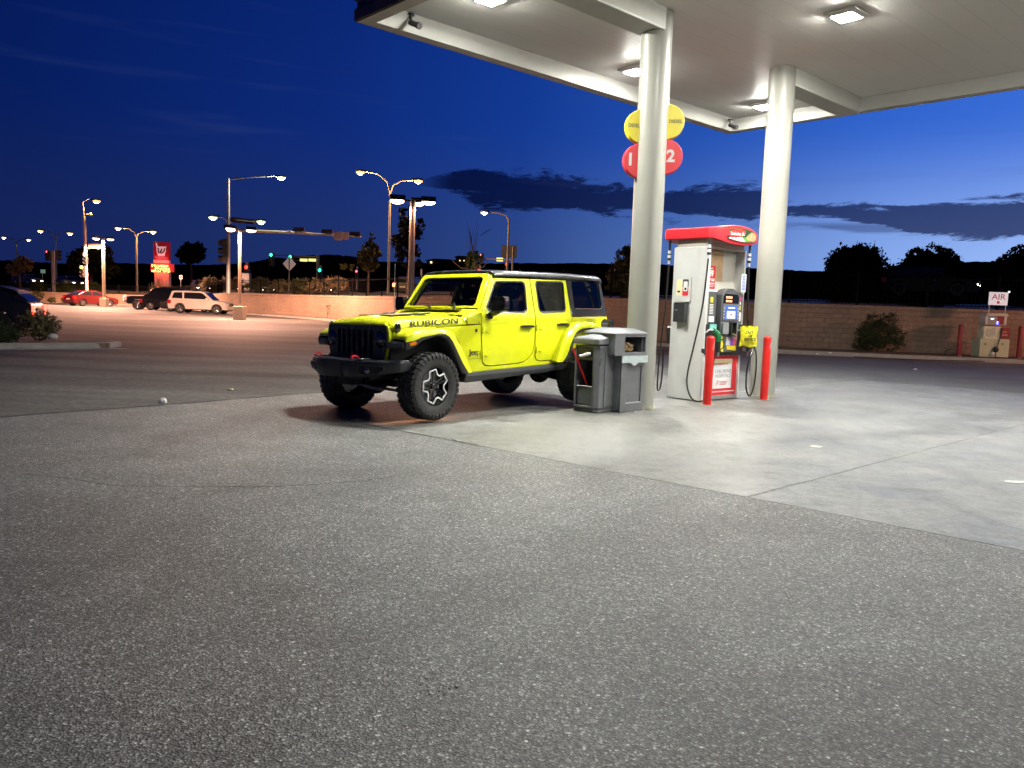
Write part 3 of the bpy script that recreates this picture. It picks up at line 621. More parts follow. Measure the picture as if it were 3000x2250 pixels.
# centre console, bows forward, rounded top
cp = [(.36, .80), (.86, .80), (.88, 1.2), (.885, 1.66), (.86, 1.74), (.79, 1.80), (.70, 1.835), (.62, 1.845), (.54, 1.835), (.45, 1.80), (.38, 1.74), (.355, 1.66), (.36, 1.2)]
m = M(); m.prism(cp, -.07, .10, axis='y'); m.build('console', dgr, dsp, bevel=.018, seg=3)
m = M(); m.prism([(.40, 1.60), (.835, 1.60), (.84, 1.70), (.80, 1.752), (.44, 1.752), (.40, 1.70)], -.073, -.069, axis='y'); m.build('price_display', mk('display_glass', (.01, .01, .012), .12, var=0), dsp)
seg_m = emis('amber_digits', (1., .32, .10), 3.2)
m = M()
for z in (1.695, 1.635):
    for k in range(5):
        x = .47+k*.036
        m.box((x, -.0745, z-.014), (x+.026, -.0732, z-.008)); m.box((x, -.0745, z+.012), (x+.026, -.0732, z+.018)); m.box((x, -.0745, z-.002), (x+.026, -.0732, z+.003)); m.box((x+.021, -.0745, z-.014), (x+.026, -.0732, z+.018))
        if k % 2: m.box((x, -.0745, z-.008), (x+.005, -.0732, z+.018))
m.build('price_digits', seg_m, dsp)
m = M(); m.prism(rrect(.395, 1.325, .845, 1.585, .02), -.082, -.069, axis='y'); m.build('screen_bezel', mk('bezel_grey', (.16, .17, .18), .4), dsp, bevel=.004)
m = M(); m.box((.445, -.085, 1.345), (.795, -.0815, 1.565)); m.build('screen', emis('screen_blue', (.03, .11, .42), 1.1, (.02, .05, .2)), dsp)
m = M(); m.box((.50, -.0875, 1.355), (.735, -.0852, 1.475)); m.box((.53, -.0875, 1.515), (.72, -.0852, 1.540)); m.build('screen_window', emis('screen_white', (.85, .88, .92), .75, (.5, .5, .5)), dsp)
text('screen_text', 'PAY HERE', .018, mk('screen_ink', (.35, .05, .08), .5), dsp, (.62, -.088, 1.42), (1, 0, 0), (0, 0, 1)) if False else None
m = M(); m.sphere((.62, -.0876, 1.415), (.04, .001, .014), 16, 6); m.build('screen_icon', mk('screen_ink', (.45, .12, .12), .5), dsp)
m = M()
for k in range(4):
    for x in (.412, .812): m.box((x, -.0855, 1.36+k*.052), (x+.018, -.0815, 1.372+k*.052))
m.build('soft_key', white_p, dsp)
# card readers and keypad
m = M(); m.prism(rrect(.375, 1.10, .535, 1.29, .02), -.115, -.06, axis='y'); m.build('keypad', mk('keypad_grey', (.25, .26, .27), .45), dsp, bevel=.01)
m = M(); m.prism(rrect(.565, 1.06, .72, 1.30, .02), -.15, -.06, axis='y', holes=[rrect(.585, 1.11, .70, 1.285, .01)]); m.build('reader_frame', blk, dsp, bevel=.006)
m = M(); m.prism([(.59, 1.10), (.70, 1.07), (.72, 1.085), (.60, 1.12)], -.155, -.151, axis='y'); m.prism([(.70, 1.07), (.712, 1.07), (.712, 1.28), (.70, 1.28)], -.154, -.1505, axis='y'); m.build('reader_trim', chrome, dsp)
m = M(); m.box((.745, -.09, 1.16), (.84, -.069, 1.30)); m.build('contactless_reader', mk('reader_blue', (.18, .30, .36), .3), dsp, bevel=.004)
m = M(); m.box((.745, -.0735, 1.0), (.845, -.0705, 1.14)); m.build('warning_label', mk('pink_label', (.72, .30, .42), .5, var=.1), dsp)
m = M(); m.box((.545, -.0735, .915), (.655, -.0705, 1.05)); m.build('info_label', mk('pale_label', (.65, .68, .72), .5, var=.3, vs=30), dsp)
m = M(); m.box((.66, -.0735, .915), (.745, -.0705, 1.05)); m.build('info_label', mk('violet_label', (.28, .10, .55), .5, var=.2, vs=20), dsp)
m = M(); m.box((.747, -.0735, .915), (.83, -.0705, 1.05)); m.build('info_label', mk('red_label', (.7, .10, .16), .5, var=.3, vs=30), dsp)
m = M(); m.prism([(.57, .845), (.83, .825), (.835, .905), (.565, .91)], -.0775, -.0712, axis='y'); m.prism([(.33, .86), (.46, .80), (.47, .88), (.42, 1.06), (.37, 1.08)], -.0775, -.0712, axis='y'); m.build('caution_label', ys, dsp)
m = M(); m.box((.12, -.0335, 1.16), (.31, -.0305, 1.255)); m.build('nozzle_label', mk('teal_label', (.20, .55, .50), .5), dsp)
# posters on the upper cabinet
m = M(); m.box((.075, .04, 1.82), (.30, .05, 2.19)); m.build('offer_sign', mk('dark_red_card', (.42, .02, .025), .45, var=.05), dsp, bevel=.002)
text('offer_lettering', '20¢ OFF', .09, white_p, dsp, (.17, .0385, 2.07), (1, 0, 0), (0, 0, 1), sx=.62, bold=.002) if False else text('offer_lettering', 'OFF', .13, white_p, dsp, (.165, .0385, 2.065), (1, 0, 0), (0, 0, 1), sx=.72, bold=.003)
text('offer_lettering', 'OF GAS', .062, white_p, dsp, (.19, .0385, 1.965), (1, 0, 0), (0, 0, 1), sx=.82, bold=.002)
m = M(); m.box((.10, .0375, 1.905), (.28, .0392, 1.918)); m.box((.10, .0375, 1.88), (.27, .0392, 1.888)); m.box((.10, .0375, 1.855), (.25, .0392, 1.862)); m.box((.13, .0375, 2.145), (.22, .0392, 2.153)); m.build('offer_small_print', white_p, dsp)
m = M(); m.box((.985, -.004, 1.80), (1.125, .0, 2.10)); m.build('vertical_notice', paper_w, dsp, bevel=0)
m = M(); m.box((1.015, -.0065, 1.83), (1.098, -.0045, 2.08)); m.build('notice_print', mk('violet_teal_print', (.30, .16, .62), .4, var=.9, vs=16, var2=(.12, .48, .55)), dsp)
m = M()
for k in range(4): m.tube([(1.03, -.0075, 2.04-k*.055), (1.05, -.0075, 2.055-k*.055), (1.06, -.0075, 2.03-k*.055), (1.085, -.0075, 2.05-k*.055)], .005, 5)
m.build('notice_symbol', white_p, dsp)
m = M(); m.prism([(1.0, 1.8), (1.05, 1.78), (1.05, 2.45), (.93, 2.30)], .05, .10, axis='y') if False else None
# side panel: bracket plate with stickers, black squeegee box
lp = mk('sticker_plate', (.62, .63, .60), .4, var=.05)
def sd_(s_): return DD-s_           # s measured from the left edge of the side panel in view
def sbox(s0_, z0, s1_, z1, d0, d1, mt, nm, bev=.002):
    m = M(); m.prism(rrect(sd_(s1_), z0, sd_(s0_), z1, min(.02, (z1-z0)*.2, (s1_-s0_)*.2)), -d1, -d0, axis='x'); return m.build(nm, mt, dsp, bevel=bev)
sbox(.10, 1.60, .41, 2.0, .006, .022, lp, 'label_plate')
sbox(.125, 1.70, .24, 1.965, .0222, .0245, mk('cream_label', (.78, .62, .22), .5, var=.4, vs=18, var2=(.78, .74, .60)), 'pictogram_label', 0)
sbox(.245, 1.83, .36, 1.965, .0222, .0245, mk('navy_label', (.05, .05, .09), .5), 'pictogram_label', 0)
sbox(.245, 1.70, .36, 1.825, .0222, .0245, mk('crimson_label', (.72, .03, .06), .5, var=.1), 'pictogram_label', 0)
sbox(.262, 1.775, .342, 1.93, .0247, .0262, paper_w, 'label_patch', 0)
sbox(.285, 1.79, .325, 1.83, .0264, .0275, ink, 'label_symbol', 0)
sbox(.145, 1.75, .20, 1.78, .0247, .0262, ink, 'label_symbol', 0)
sbox(.14, 1.27, .36, 1.585, .01, .10, blk, 'towel_box', .018)
sbox(.175, 1.455, .225, 1.475, .1005, .1025, chrome, 'box_badge', 0)
# crown-side scalloped trim at the top of the side panel
# hoses
hosem = mk('black_hose', (.012, .016, .014), .30, var=.2); 
def hose(P, x, y, zc, parent=None, flip=1):
    m = M(); m.tube(smooth_path(P), .0135, 10); h = m.build('hose', hosem, dsp)
    m = M(); m.cyl((x, y, 2.60), (x, y, zc), .024, .017, 12); m.build('swivel', black_r, h)
    m = M(); m.cyl((x, y, zc), (x, y, zc-.05), .026, n=12); m.cyl((x, y, zc-.07), (x, y, zc-.12), .028, n=12); m.cyl((x, y, zc-.16), (x, y, zc-.22), .021, n=12); m.build('coupling', mk('coupling_white', (.72, .73, .74), .3, .15, var=.05), h)  # whitish plastic tone stands in for bright reflections on chrome
    m = M(); m.cyl((x, y, zc-.12), (x, y, zc-.16), .03, n=12); m.cyl((x, y, zc-.05), (x, y, zc-.07), .031, n=12); m.build('breakaway_sleeve', black_r, h); return h
yh = -.10
def hx_(X0, y): return X0+1.7*y
hose([(hx_(.04, yh)+.02, yh, 2.38), (hx_(.035, yh), yh, 2.1), (hx_(-.02, yh), yh, 1.6), (hx_(-.115, yh), yh, 1.2), (hx_(-.206, yh), yh, .89), (hx_(-.32, yh), yh-.01, .55), (hx_(-.352, yh), yh-.02, .34), (hx_(-.28, yh), yh-.03, .15), (hx_(-.10, yh-.03), yh-.04, .05), (hx_(.13, yh-.05), yh-.05, .04), (hx_(.27, yh-.06), yh-.06, .14), (hx_(.35, yh-.08), yh-.08, .38), (hx_(.385, yh-.1), yh-.09, .62), (hx_(.40, yh-.1), yh-.1, .80)], hx_(.04, yh)+.02, yh, 2.50)
hose([(hx_(1.195, yh)+.0, yh, 2.30), (hx_(1.22, yh), yh, 1.9), (hx_(1.25, yh), yh, 1.4), (hx_(1.36, yh), yh-.02, 1.0), (hx_(1.49, yh), yh-.05, .8), (hx_(1.515, yh), yh-.06, .5), (hx_(1.47, yh), yh-.06, .18), (hx_(1.37, yh), yh-.06, .055), (hx_(1.27, yh), yh-.05, .18), (hx_(1.25, yh), yh-.05, .45), (hx_(1.30, yh), yh-.05, .68), (hx_(1.40, yh), yh-.05, .82)], hx_(1.195, yh), yh, 2.44)
yb_ = DD+.10
hose([(.03, yb_, 2.30), (.02, yb_, 1.9), (-.02, yb_, 1.4), (-.05, yb_+.02, .9), (-.07, yb_+.03, .45), (.0, yb_+.08, .13), (.12, yb_+.12, .13), (.16, yb_+.12, .4), (.12, yb_+.1, .8)], .03, yb_, 2.44)
hose([(1.08, yb_, 2.30), (1.1, yb_, 1.9), (1.14, yb_, 1.2), (1.2, yb_+.02, .5), (1.1, yb_+.05, .12), (1.0, yb_+.05, .5), (.98, yb_+.05, .82)], 1.08, yb_, 2.44)
# nozzles
nozg = mk('green_nozzle_cover', (.01, .14, .04), .35, var=.15)
def nozzle(x, y, mt, s=1):
    m = M(); m.tube([(x, y-.03, .98), (x+.0, y-.02, 1.06), (x-.03, y+.0, 1.12), (x-.09, y+.03, 1.17)], [.045, .05, .048, .03], 12); b = m.build('nozzle', mt, dsp)
    m = M(); m.tube([(x+.0, y-.03, .80), (x, y-.03, .86), (x, y-.03, .99)], [.018, .032, .036], 12); m.tube([(x+.03, y-.06, 1.03), (x+.06, y-.09, .96), (x+.05, y-.08, .88), (x+.01, y-.04, .84)], .009, 6); m.build('grip', black_pl, b)
    m = M(); m.tube([(x-.08, y+.03, 1.165), (x-.14, y+.06, 1.17), (x-.20, y+.09, 1.12)], [.014, .013, .012], 10); m.cyl((x, y-.03, .74), (x, y-.03, .81), .02, n=12); m.build('spout', chrome, b)
nozzle(hx_(.40, -.13)+.03, -.13, nozg)
nozzle(hx_(1.27, -.13), -.13, blk)
for x, mt in ((.12, blk),): 
    m = M(); m.tube([(x, yb_, .9), (x, yb_, 1.1), (x-.05, yb_-.04, 1.18)], [.03, .04, .03], 10); m.build('nozzle', mt, dsp)
m = M(); m.prism([(.55, -.09), (.8, -.09), (.85, DD), (.5, DD)], .0, .0) if False else None
# out of service bag hung over the right nozzle
bag = thing('out_of_service_bag', 'creased yellow bag reading OUT OF SERVICE over the right hand nozzle', 'bag', PX @ Vector((hx_(1.345, -.27), -.27, .90)), rad(6))
m = M(); n = 12; rows = []
for j in range(n+1):
    row = []
    for i in range(n+1):
        u, v = i/n-.5, j/n
        w = .30*(1-.10*math.sin(v*3.1)**2*(1 if abs(u) > .3 else .4)); z = v*.335+.012*math.sin(u*17)*(v > .93)-.012*math.sin(u*9+1)*(v < .05)
        d = .055*(1-(2*u)**2)*math.sin(min(1, v*1.15)*math.pi*.8)+.009*math.sin(u*23+v*11)+.008*math.sin(v*27+u*5)+.01*random.random()
        row.append((u*w, -d, z))
    rows.append(row)
m.grid(rows); m.grid([[(p[0], .012+abs(p[1])*.6, p[2]) for p in r] for r in rows]); m.build('film', mk('yellow_plastic_bag', (.85, .80, .03), .33, var=.12, vs=9), bag, ang=80)
text('lettering', 'OUT', .062, ink, bag, (-.02, -.071, .235), (1, 0, .05), (0, 0, 1), bold=.002); text('lettering', 'OF', .055, ink, bag, (.0, -.078, .18), (1, 0, 0), (0, 0, 1), bold=.002); text('lettering', 'SERVICE', .064, ink, bag, (-.005, -.075, .118), (1, 0, .03), (0, 0, 1), bold=.002, sx=.85)

# ------------------------------------------------------------------ bins
BA, BB, BC = G(1671.5, 1204), G(1744.9, 1211.8), G(1800, 1206.6)
bang = math.atan2((BC-BB).y, (BC-BB).x)             # long side direction
# service bin: local origin at the front corner BB, +X along right face, +Y to the back left
BX = Matrix.Translation(BB) @ Matrix.Rotation(rad(48), 4, 'Z')
sb = thing('windshield_service_bin', 'grey plastic windshield service station with paper towel and bucket, beside the trash bin', 'service bin', BB, rad(48))
# in this frame the left face runs towards +Y (angle 48+90=138 -> towards up-left)
WL, WD = .40, .42
fp = [(.05, 0), (WD, -.005), (WD, WL), (0, WL), (0, .05)]
m = M()
# carcass: shell with an opening in the x=0 face (left face in view)
m.prism([(0.015, .06), (.06, .015), (WD, 0), (WD, WL), (0.015, WL)], .0, .06)
m.prism([(0.0, .055), (.055, 0.0), (WD, -.006), (WD, .05), (.10, .05), (.05, .09), (0, .09)], .06, .93)          # near right wall + corner
m.box((0, WL-.03, .06), (WD, WL, .93)); m.box((WD-.16, .04, .06), (WD-.002, WL-.02, .929)); m.box((.0, .07, .905), (WD-.05, WL-.02, .928))
m.build('cabinet', grey_pl, sb, bevel=.012, seg=3)
m = M(); m.box((.0, .08, .06), (.03, WL-.03, .09)); m.build('sill', grey_pl, sb, bevel=.004)
m = M(); m.box((.24, .055, .09), (.252, WL-.035, .90)); m.build('recess_back', dark_hole, sb)
m = M(); m.box((.02, .085, .72), (.235, WL-.035, .90)); tb = m.build('towel_dispenser', mk('charcoal_plastic', (.05, .05, .052), .5, var=.2), sb, bevel=.01)
m = M(); m.cyl((.0185, .15, .82), (.012, .15, .82), .042, n=20); m.build('towel_slot', dark_hole, tb)
m = M(); m.tube([(.02, .15, .82), (-.04, .16, .812), (-.09, .20, .79), (-.11, .235, .785)], [.02, .026, .022, .02], 7); m.build('paper_towel', mk('towel_paper', (.85, .85, .85), .8, var=.03, bump=.3, bs=40), tb)
m = M(); m.prism([(.02, .085), (.20, .085), (.20, WL-.05), (.02, WL-.05)], .095, .36, holes=[]); bk = m.build('bucket', mk('bucket_grey', (.10, .105, .11), .42, var=.2), sb, bevel=.02, seg=3)
m = M(); m.box((.01, .078, .352), (.21, WL-.043, .366)); m.build('bucket_rim', mk('rim_grey', (.30, .31, .31), .35), bk, bevel=.006)
m = M(); m.box((.035, .10, .3665), (.185, WL-.065, .3685)); m.build('water', mk('dark_water', (.01, .012, .012), .05, var=0), bk)
# hipped lid
m = M(); e = .022
lo_ = [(-e, -e, .945), (WD, -e, .945), (WD, WL+e, .945), (-e, WL+e, .945)]; l2 = [(-e-.004, -e-.004, 1.025), (WD, -e-.004, 1.06), (WD, WL+e, 1.06), (-e-.004, WL+e, 1.025)]
tp = [(.20, .14, 1.085), (WD, .10, 1.10), (WD, WL-.1, 1.10), (.20, WL-.14, 1.085)]
m.grid([lo_, l2, tp], close=True); m.add(tp, [(0, 1, 2, 3)]); m.add(lo_, [(3, 2, 1, 0)]); m.build('lid', mk('grey_lid_lit', (.155, .163, .175), .42, var=.15, bump=.06), sb, bevel=.018, seg=3)  # lid grey lifted above the body tone for the light on its top
m = M(); m.box((-.004, .03, .905), (.0, .10, .93)); m.box((.03, -.012, .90), (.14, .002, .928)); m.build('latch', mk('grey_lid_lit', (.17, .178, .19)), sb, bevel=.004)
m = M(); m.prism(rrect(.16, .08, .40, .86, .03), -.0125, -.004, axis='y'); m.build('side_panel', grey_pl, sb, bevel=.006)
m = M(); m.tube([(.02+.03*t, -.0075, .71-.05*math.sin(t*2.6)) for t in [i/6*2 for i in range(7)]], .003, 5) ; m.build('crack', dark_hole, sb)
sqg = thing('squeegee', 'red handled squeegee standing in the bucket of the service bin', 'squeegee', BX @ Vector((.08, .20, .0)), rad(48))
m = M(); m.tube([(-.10, .235, .885), (-.02, .07, .48), (0.0, .02, .37), (0.01, .0, .30)], [.013, .012, .011, .011], 10); m.build('handle', mk('red_handle', (.5, .012, .02), .3, var=.08), sqg)
m = M(); m.box((-.05, -.06, .25), (.06, .06, .32)); m.build('head', black_r, sqg, bevel=.008)
# trash bin
TE, TF = G(1814.5, 1208.5), G(1889, 1200.5)
tang = math.atan2((TF-TE).y, (TF-TE).x)
tr = thing('trash_bin', 'grey square trash bin with a brown paper bag stuck in its mouth', 'trash bin', TE, tang)
TW, TDp = .57, .50
# local: +X along the front (to the right), +Y to the back; front at y=0
m = M(); m.prism(rrect(-.03, .0, TW-.045, TDp, .05), .02, .82); m.build('body', grey_pl, tr, bevel=.008)
m = M(); m.prism([(-.02, .0), (TW-.06, 0), (TW-.06, .70), (-.02, .70)], -.018, .004, axis='y', holes=[rrect(.10, .13, TW-.13, .655, .02)]); m.build('door_frame', grey_pl, tr, bevel=.006)
m = M(); m.box((.10, -.019, .118), (TW-.12, -.012, .135)); m.build('door_ledge', mk('worn_edge', (.42, .43, .43), .5), tr, bevel=.002)
hd = mk('grey_lid_lit', (.17, .178, .19))
m = M(); m.prism(rrect(-.20, .80, TW-.06, 1.10, .02), -.03, .02, axis='y', holes=[rrect(.01, .845, TW-.085, 1.062, .02)]); m.build('hood_front', grey_pl, tr, bevel=.008)
m = M(); m.box((-.195, .02, .80), (-.15, TDp, 1.09)); m.box((TW-.105, .0205, .80), (TW-.065, TDp, 1.09)); m.box((-.15, TDp-.03, .80), (TW-.065, TDp-.001, 1.09)); m.box((-.15, .0205, .80), (TW-.065, TDp-.03, .83)); m.build('hood_side', grey_pl, tr, bevel=.004)
m = M(); lo_ = [(-.215, -.04, 1.09), (TW-.045, -.04, 1.09), (TW-.045, TDp+.03, 1.09), (-.215, TDp+.03, 1.09)]; l2 = [(a, b, 1.115) for a, b, c in lo_]; tp = [(-.05, .10, 1.175), (TW-.2, .10, 1.175), (TW-.2, TDp-.1, 1.175), (-.05, TDp-.1, 1.175)]
m.grid([lo_, l2, tp], close=True); m.add(tp, [(0, 1, 2, 3)]); m.add(lo_, [(3, 2, 1, 0)]); m.build('lid', hd, tr, bevel=.014, seg=3)
m = M(); m.box((.0, .10, .83), (TW-.07, .42, .84)); m.build('chute_floor', dark_hole, tr)
m = M(); m.box((-.14, .3, .832), (TW-.07, TDp-.04, 1.085)); m.build('chute_back', mk('inner_brown', (.04, .03, .022), .8), tr)
m = M(); m.prism([(-.05, .70), (TW-.03, .695), (TW-.03, .795), (-.05, .80)], -.045, -.034, axis='y'); m.build('notice_strip', mk('clear_strip', (.45, .47, .47), .2, var=.5, vs=22, var2=(.30, .42, .42)), tr, bevel=.002)
m = M(); m.prism([(.15, .697), (.31, .697), (.26, .66), (.21, .655)], -.046, -.041, axis='y'); m.build('torn_tape', mk('tape', (.6, .61, .6), .4), tr)
pb = thing('paper_bag', 'crumpled brown paper bag poking out of the trash bin mouth', 'paper bag', TE, tang)
m = M(); rows = []
for j in range(9):
    rows.append([(.02+.30*i/9+.012*random.random(), .03+.10*abs(math.sin(i*.9+j*.6))*.5+.03*random.random(), .85+.145*j/8+.010*math.sin(i*1.3)*(j > 5)-(.035*(i/9) if j > 5 else 0)) for i in range(10)])
m.grid(rows); m.grid([[(p[0], p[1]+.09, p[2]) for p in r] for r in rows]); m.grid([rows[-1], [(p[0], p[1]+.09, p[2]) for p in rows[-1]]]); m.grid([[r[-1] for r in rows], [(r[-1][0], r[-1][1]+.09, r[-1][2]) for r in rows]]); m.build('bag_paper', mk('kraft_paper', (.46, .33, .18), .8, var=.2, vs=12, bump=.2, bs=18), pb, ang=20)
# litter
def litter(name, label, p, s, mt, flat=.4):
    m = M(); n = 7; ring = [[(s*math.cos(a*2*math.pi/n)*(.6+.5*random.random())*r, s*.7*math.sin(a*2*math.pi/n)*(.6+.5*random.random())*r, z*s*flat) for a in range(n)] for r, z in ((1, .02), (1.05, .5), (.6, 1.), (.1, .9))]
    m.grid(ring, close=True); o = m.build(name, mt, loc=p, ang=20); tag(o, label, 'litter')
litter('crumpled_cup', 'crumpled white cup lying on the asphalt left of the yellow vehicle', G(478, 1180), .065, paper_w, 1.0)
litter('wrapper', 'small pale wrapper on the parking lot beyond the drain seam', G(676, 1142), .06, mk('tan_paper', (.6, .5, .35), .8), .4)
for i, (x, y) in enumerate(((1588, 1208),)): litter('wrapper', 'tiny white scrap on the concrete near the bins', G(1861, 1207), .02, paper_w, .5)
m = M(); m.prism([(.07*math.cos(a*.52)*(1+.12*math.sin(a*2.3)), .05*math.sin(a*.52)*(1+.1*math.sin(a*3.1))) for a in range(12)], 0, .004); tag(m.build('flattened_wrapper', mk('pale_wrapper', (.8, .74, .5), .5), loc=G(2390, 1309)), 'pale yellow flattened wrapper alone on the concrete pad', 'litter')
m = M(); m.prism([(.10*math.cos(a*.52), .035*math.sin(a*.52)) for a in range(12)], 0, .003); tag(m.build('flattened_wrapper', paper_w, loc=G(2975, 1412)), 'long white flattened wrapper at the right edge of the concrete pad', 'litter')
m = M(); rngp = random.Random(4)
for i in range(30):
    p = G(1275+rngp.gauss(0, 38), 2030+rngp.gauss(0, 22)); r_ = rngp.uniform(.002, .0055); m.sphere((p.x, p.y, -.004+r_*.4), (r_, r_*.8, r_*.6), 6, 4)
tag(m.build('gravel', mk('broken_asphalt', (.21, .205, .195), .9, var=.6, vs=40), ang=20), kind='stuff')
# ------------------------------------------------------------------ yellow off-road vehicle
JY = .8290; ta, tb = .0204, .0090
JX = Matrix.Translation((-1.5966, 10.1211, 0)) @ Matrix.Rotation(JY, 4, 'Z') @ Matrix.Rotation(-ta, 4, 'X') @ Matrix.Rotation(-tb, 4, 'Y')
jp = thing('off_road_vehicle', 'bright yellow four door off-road vehicle with black hardtop and chunky tyres, parked at the pump', 'car', mat=JX)
ylw = mk('acid_yellow_paint', (.89, .94, .016), .27, var=.015, coat=.55)
jblk = mk('satin_black_trim', (.038, .039, .042), .32, var=.2, vs=8, bump=.03, bs=120)
htop = mk('hardtop_black', (.013, .014, .018), .38, var=.15, bump=.04, bs=150)
gl = glass('privacy_glass', (.20, .21, .22), ior=1.85); glc = glass('clear_glass', (.72, .74, .74), ior=1.7); wgl = glass('windshield_glass', (.80, .83, .82), .01, 1.45)
under = mk('underbody_black', (.010, .010, .010), .8, var=.3)
def clamp(v, a, b): return max(a, min(b, v))
def Yx(x): return .79 if x >= .9 else .79-.165*clamp((.9-x)/1.35, 0, 1)**1.15
def Yz(z): return 0 if z <= 1.27 else -.12*(z-1.27)/.56
def Ylow(z): return -.025*clamp((.80-z)/.25, 0, 1)
def Yb(x, z):
    y = Yx(x)+Yz(z)+Ylow(z)
    if x > 3.58: y -= .05*((x-3.58)/.14)**2
    # belt crease
    return y + .010*math.exp(-((z-1.235)/.03)**2)
CUTS = [((0, z, 0), (0, 1, 0)) for z in (.62, .7, .8, 1.0, 1.19, 1.22, 1.25, 1.28, 1.45, 1.62)] + [((x, 0, 0), (1, 0, 0)) for x in (.4, .5, .6, .7, .8, .9, 3.6, 3.65)]
def side_panel(poly, holes=(), t=.022, off=0., side=-1, mi=0, m=None, cuts=CUTS):
    m = m or M()
    m.prism(poly, 0, 1, mi, holes=holes, axis='y', cuts=cuts, mapf=lambda P, k: (P[0], side*(Yb(P[0], P[2])+off-(t if k else 0)), P[2])); return m
def inset(poly, d):
    n = len(poly); out = []
    A = sum(poly[i][0]*poly[(i+1) % n][1]-poly[(i+1) % n][0]*poly[i][1] for i in range(n))
    s = 1 if A > 0 else -1
    for i in range(n):
        p0, p1, p2 = Vector(poly[i-1]), Vector(poly[i]), Vector(poly[(i+1) % n])
        a = (p1-p0).normalized(); b = (p2-p1).normalized(); na = Vector((-a.y, a.x))*s; nb = Vector((-b.y, b.x))*s
        k = (na+nb); k = k.normalized()/max(.35, k.normalized().dot(na)) if k.length > 1e-6 else na
        out.append((p1.x+k.x*d, p1.y+k.y*d))
    return out
D1 = [(.915, 1.29), (.918, 1.15), (.925, .95), (.945, .74), (.965, .665), (1.01, .628), (1.12, .615), (1.66, .632), (1.77, .648), (1.86, .69), (1.925, .77), (1.955, .88), (1.968, 1.02), (1.972, 1.15), (1.968, 1.27), (1.962, 1.52), (1.957, 1.785), (1.255, 1.775), (1.21, 1.72), (1.06, 1.50)]
D2 = [(1.985, 1.27), (1.985, 1.13), (1.988, .9), (2.0, .72), (2.03, .665), (2.12, .645), (2.38, .652), (2.46, .672), (2.52, .73), (2.60, .835), (2.68, .94), (2.745, 1.04), (2.775, 1.12), (2.785, 1.20), (2.78, 1.27), (2.775, 1.52), (2.772, 1.80), (1.976, 1.787), (1.98, 1.5)]
W1 = [(1.035, 1.385), (1.06, 1.345), (1.10, 1.32), (1.74, 1.325), (1.79, 1.34), (1.815, 1.38), (1.845, 1.68), (1.835, 1.72), (1.80, 1.738), (1.31, 1.728), (1.265, 1.71), (1.235, 1.68)]
W2 = [(2.075, 1.38), (2.09, 1.345), (2.125, 1.33), (2.60, 1.345), (2.64, 1.36), (2.66, 1.40), (2.695, 1.72), (2.685, 1.755), (2.65, 1.768), (2.13, 1.757), (2.095, 1.745), (2.08, 1.71)]
BODY = [(.30, 1.135), (.60, 1.148), (.63, 1.15), (.66, 1.25), (.90, 1.325), (.935, 1.30), (.93, .60), (1.95, .58)]
def both(fn):
    for s in (-1, 1): fn(s)
# tub: sides with door openings, cowl, floor, rear
tub = M()
for s in (-1, 1):
    outer = [(.36, .56), (.66, .545), (2.50, .60), (2.60, .62), (3.50, .66), (3.72, .72), (3.725, 1.262), (3.70, 1.272), (2.80, 1.262), (2.795, 1.0+.27), (2.79, 1.26), (2.80, 1.20), (2.79, 1.115), (2.758, 1.03), (2.69, .93), (2.61, .825), (2.53, .72), (2.467, .660), (2.38, .640), (2.12, .633), (2.022, .652), (1.985, .70), (1.978, .9), (1.974, 1.0), (1.970, .88), (1.938, .765), (1.87, .682), (1.775, .638), (1.66, .620), (1.12, .603), (1.0, .616), (.952, .655), (.93, .735), (.910, .95), (.905, 1.13), (.905, 1.155), (.36, 1.128), (.12, 1.108), (.12, 1.05), (.36, 1.0)]
    side_panel(outer, t=.02, off=-.002, side=s, m=tub)
    side_panel([(.668, 1.162), (.905, 1.166), (.905, 1.30), (.93, 1.335), (.80, 1.32), (.672, 1.262)], t=.03, off=-.001, side=s, m=tub)   # cowl side
# cowl top
rows = []
for x, z in ((.62, 1.245), (.675, 1.276), (.80, 1.335), (.88, 1.352), (.92, 1.358)):
    y = Yb(x, 1.25)-.004; rows.append([(x, -y, z-.045), (x, -y+.02, z-.012), (x, -y+.07, z), (x, -.3, z+.008), (x, .3, z+.008), (x, y-.07, z), (x, y-.02, z-.012), (x, y, z-.045)])
tub.grid(rows)
tub.box((3.70, -.74, .70), (3.725, .74, 1.265))
tub.build('body', ylw, jp, bevel=.006, seg=2)
# dark liner and floor, firewall
m = M(); m.box((.62, -.72, .56), (3.70, .72, .70)); m.box((.60, -.70, .56), (.70, .70, 1.28)); m.box((-.40, -.56, .62), (.60, .56, 1.06)); m.box((2.5, -.70, .68), (3.69, .70, 1.0)); m.build('underbody', under, jp)
m = M()
for s in (-1, 1):
    side_panel(inset(D1, -.014)[:0] or [(.93, .60), (2.78, .62), (2.78, 1.26), (.93, 1.26)], t=.02, off=-.035, side=s, m=m)
m.build('inner_panel', under, jp)
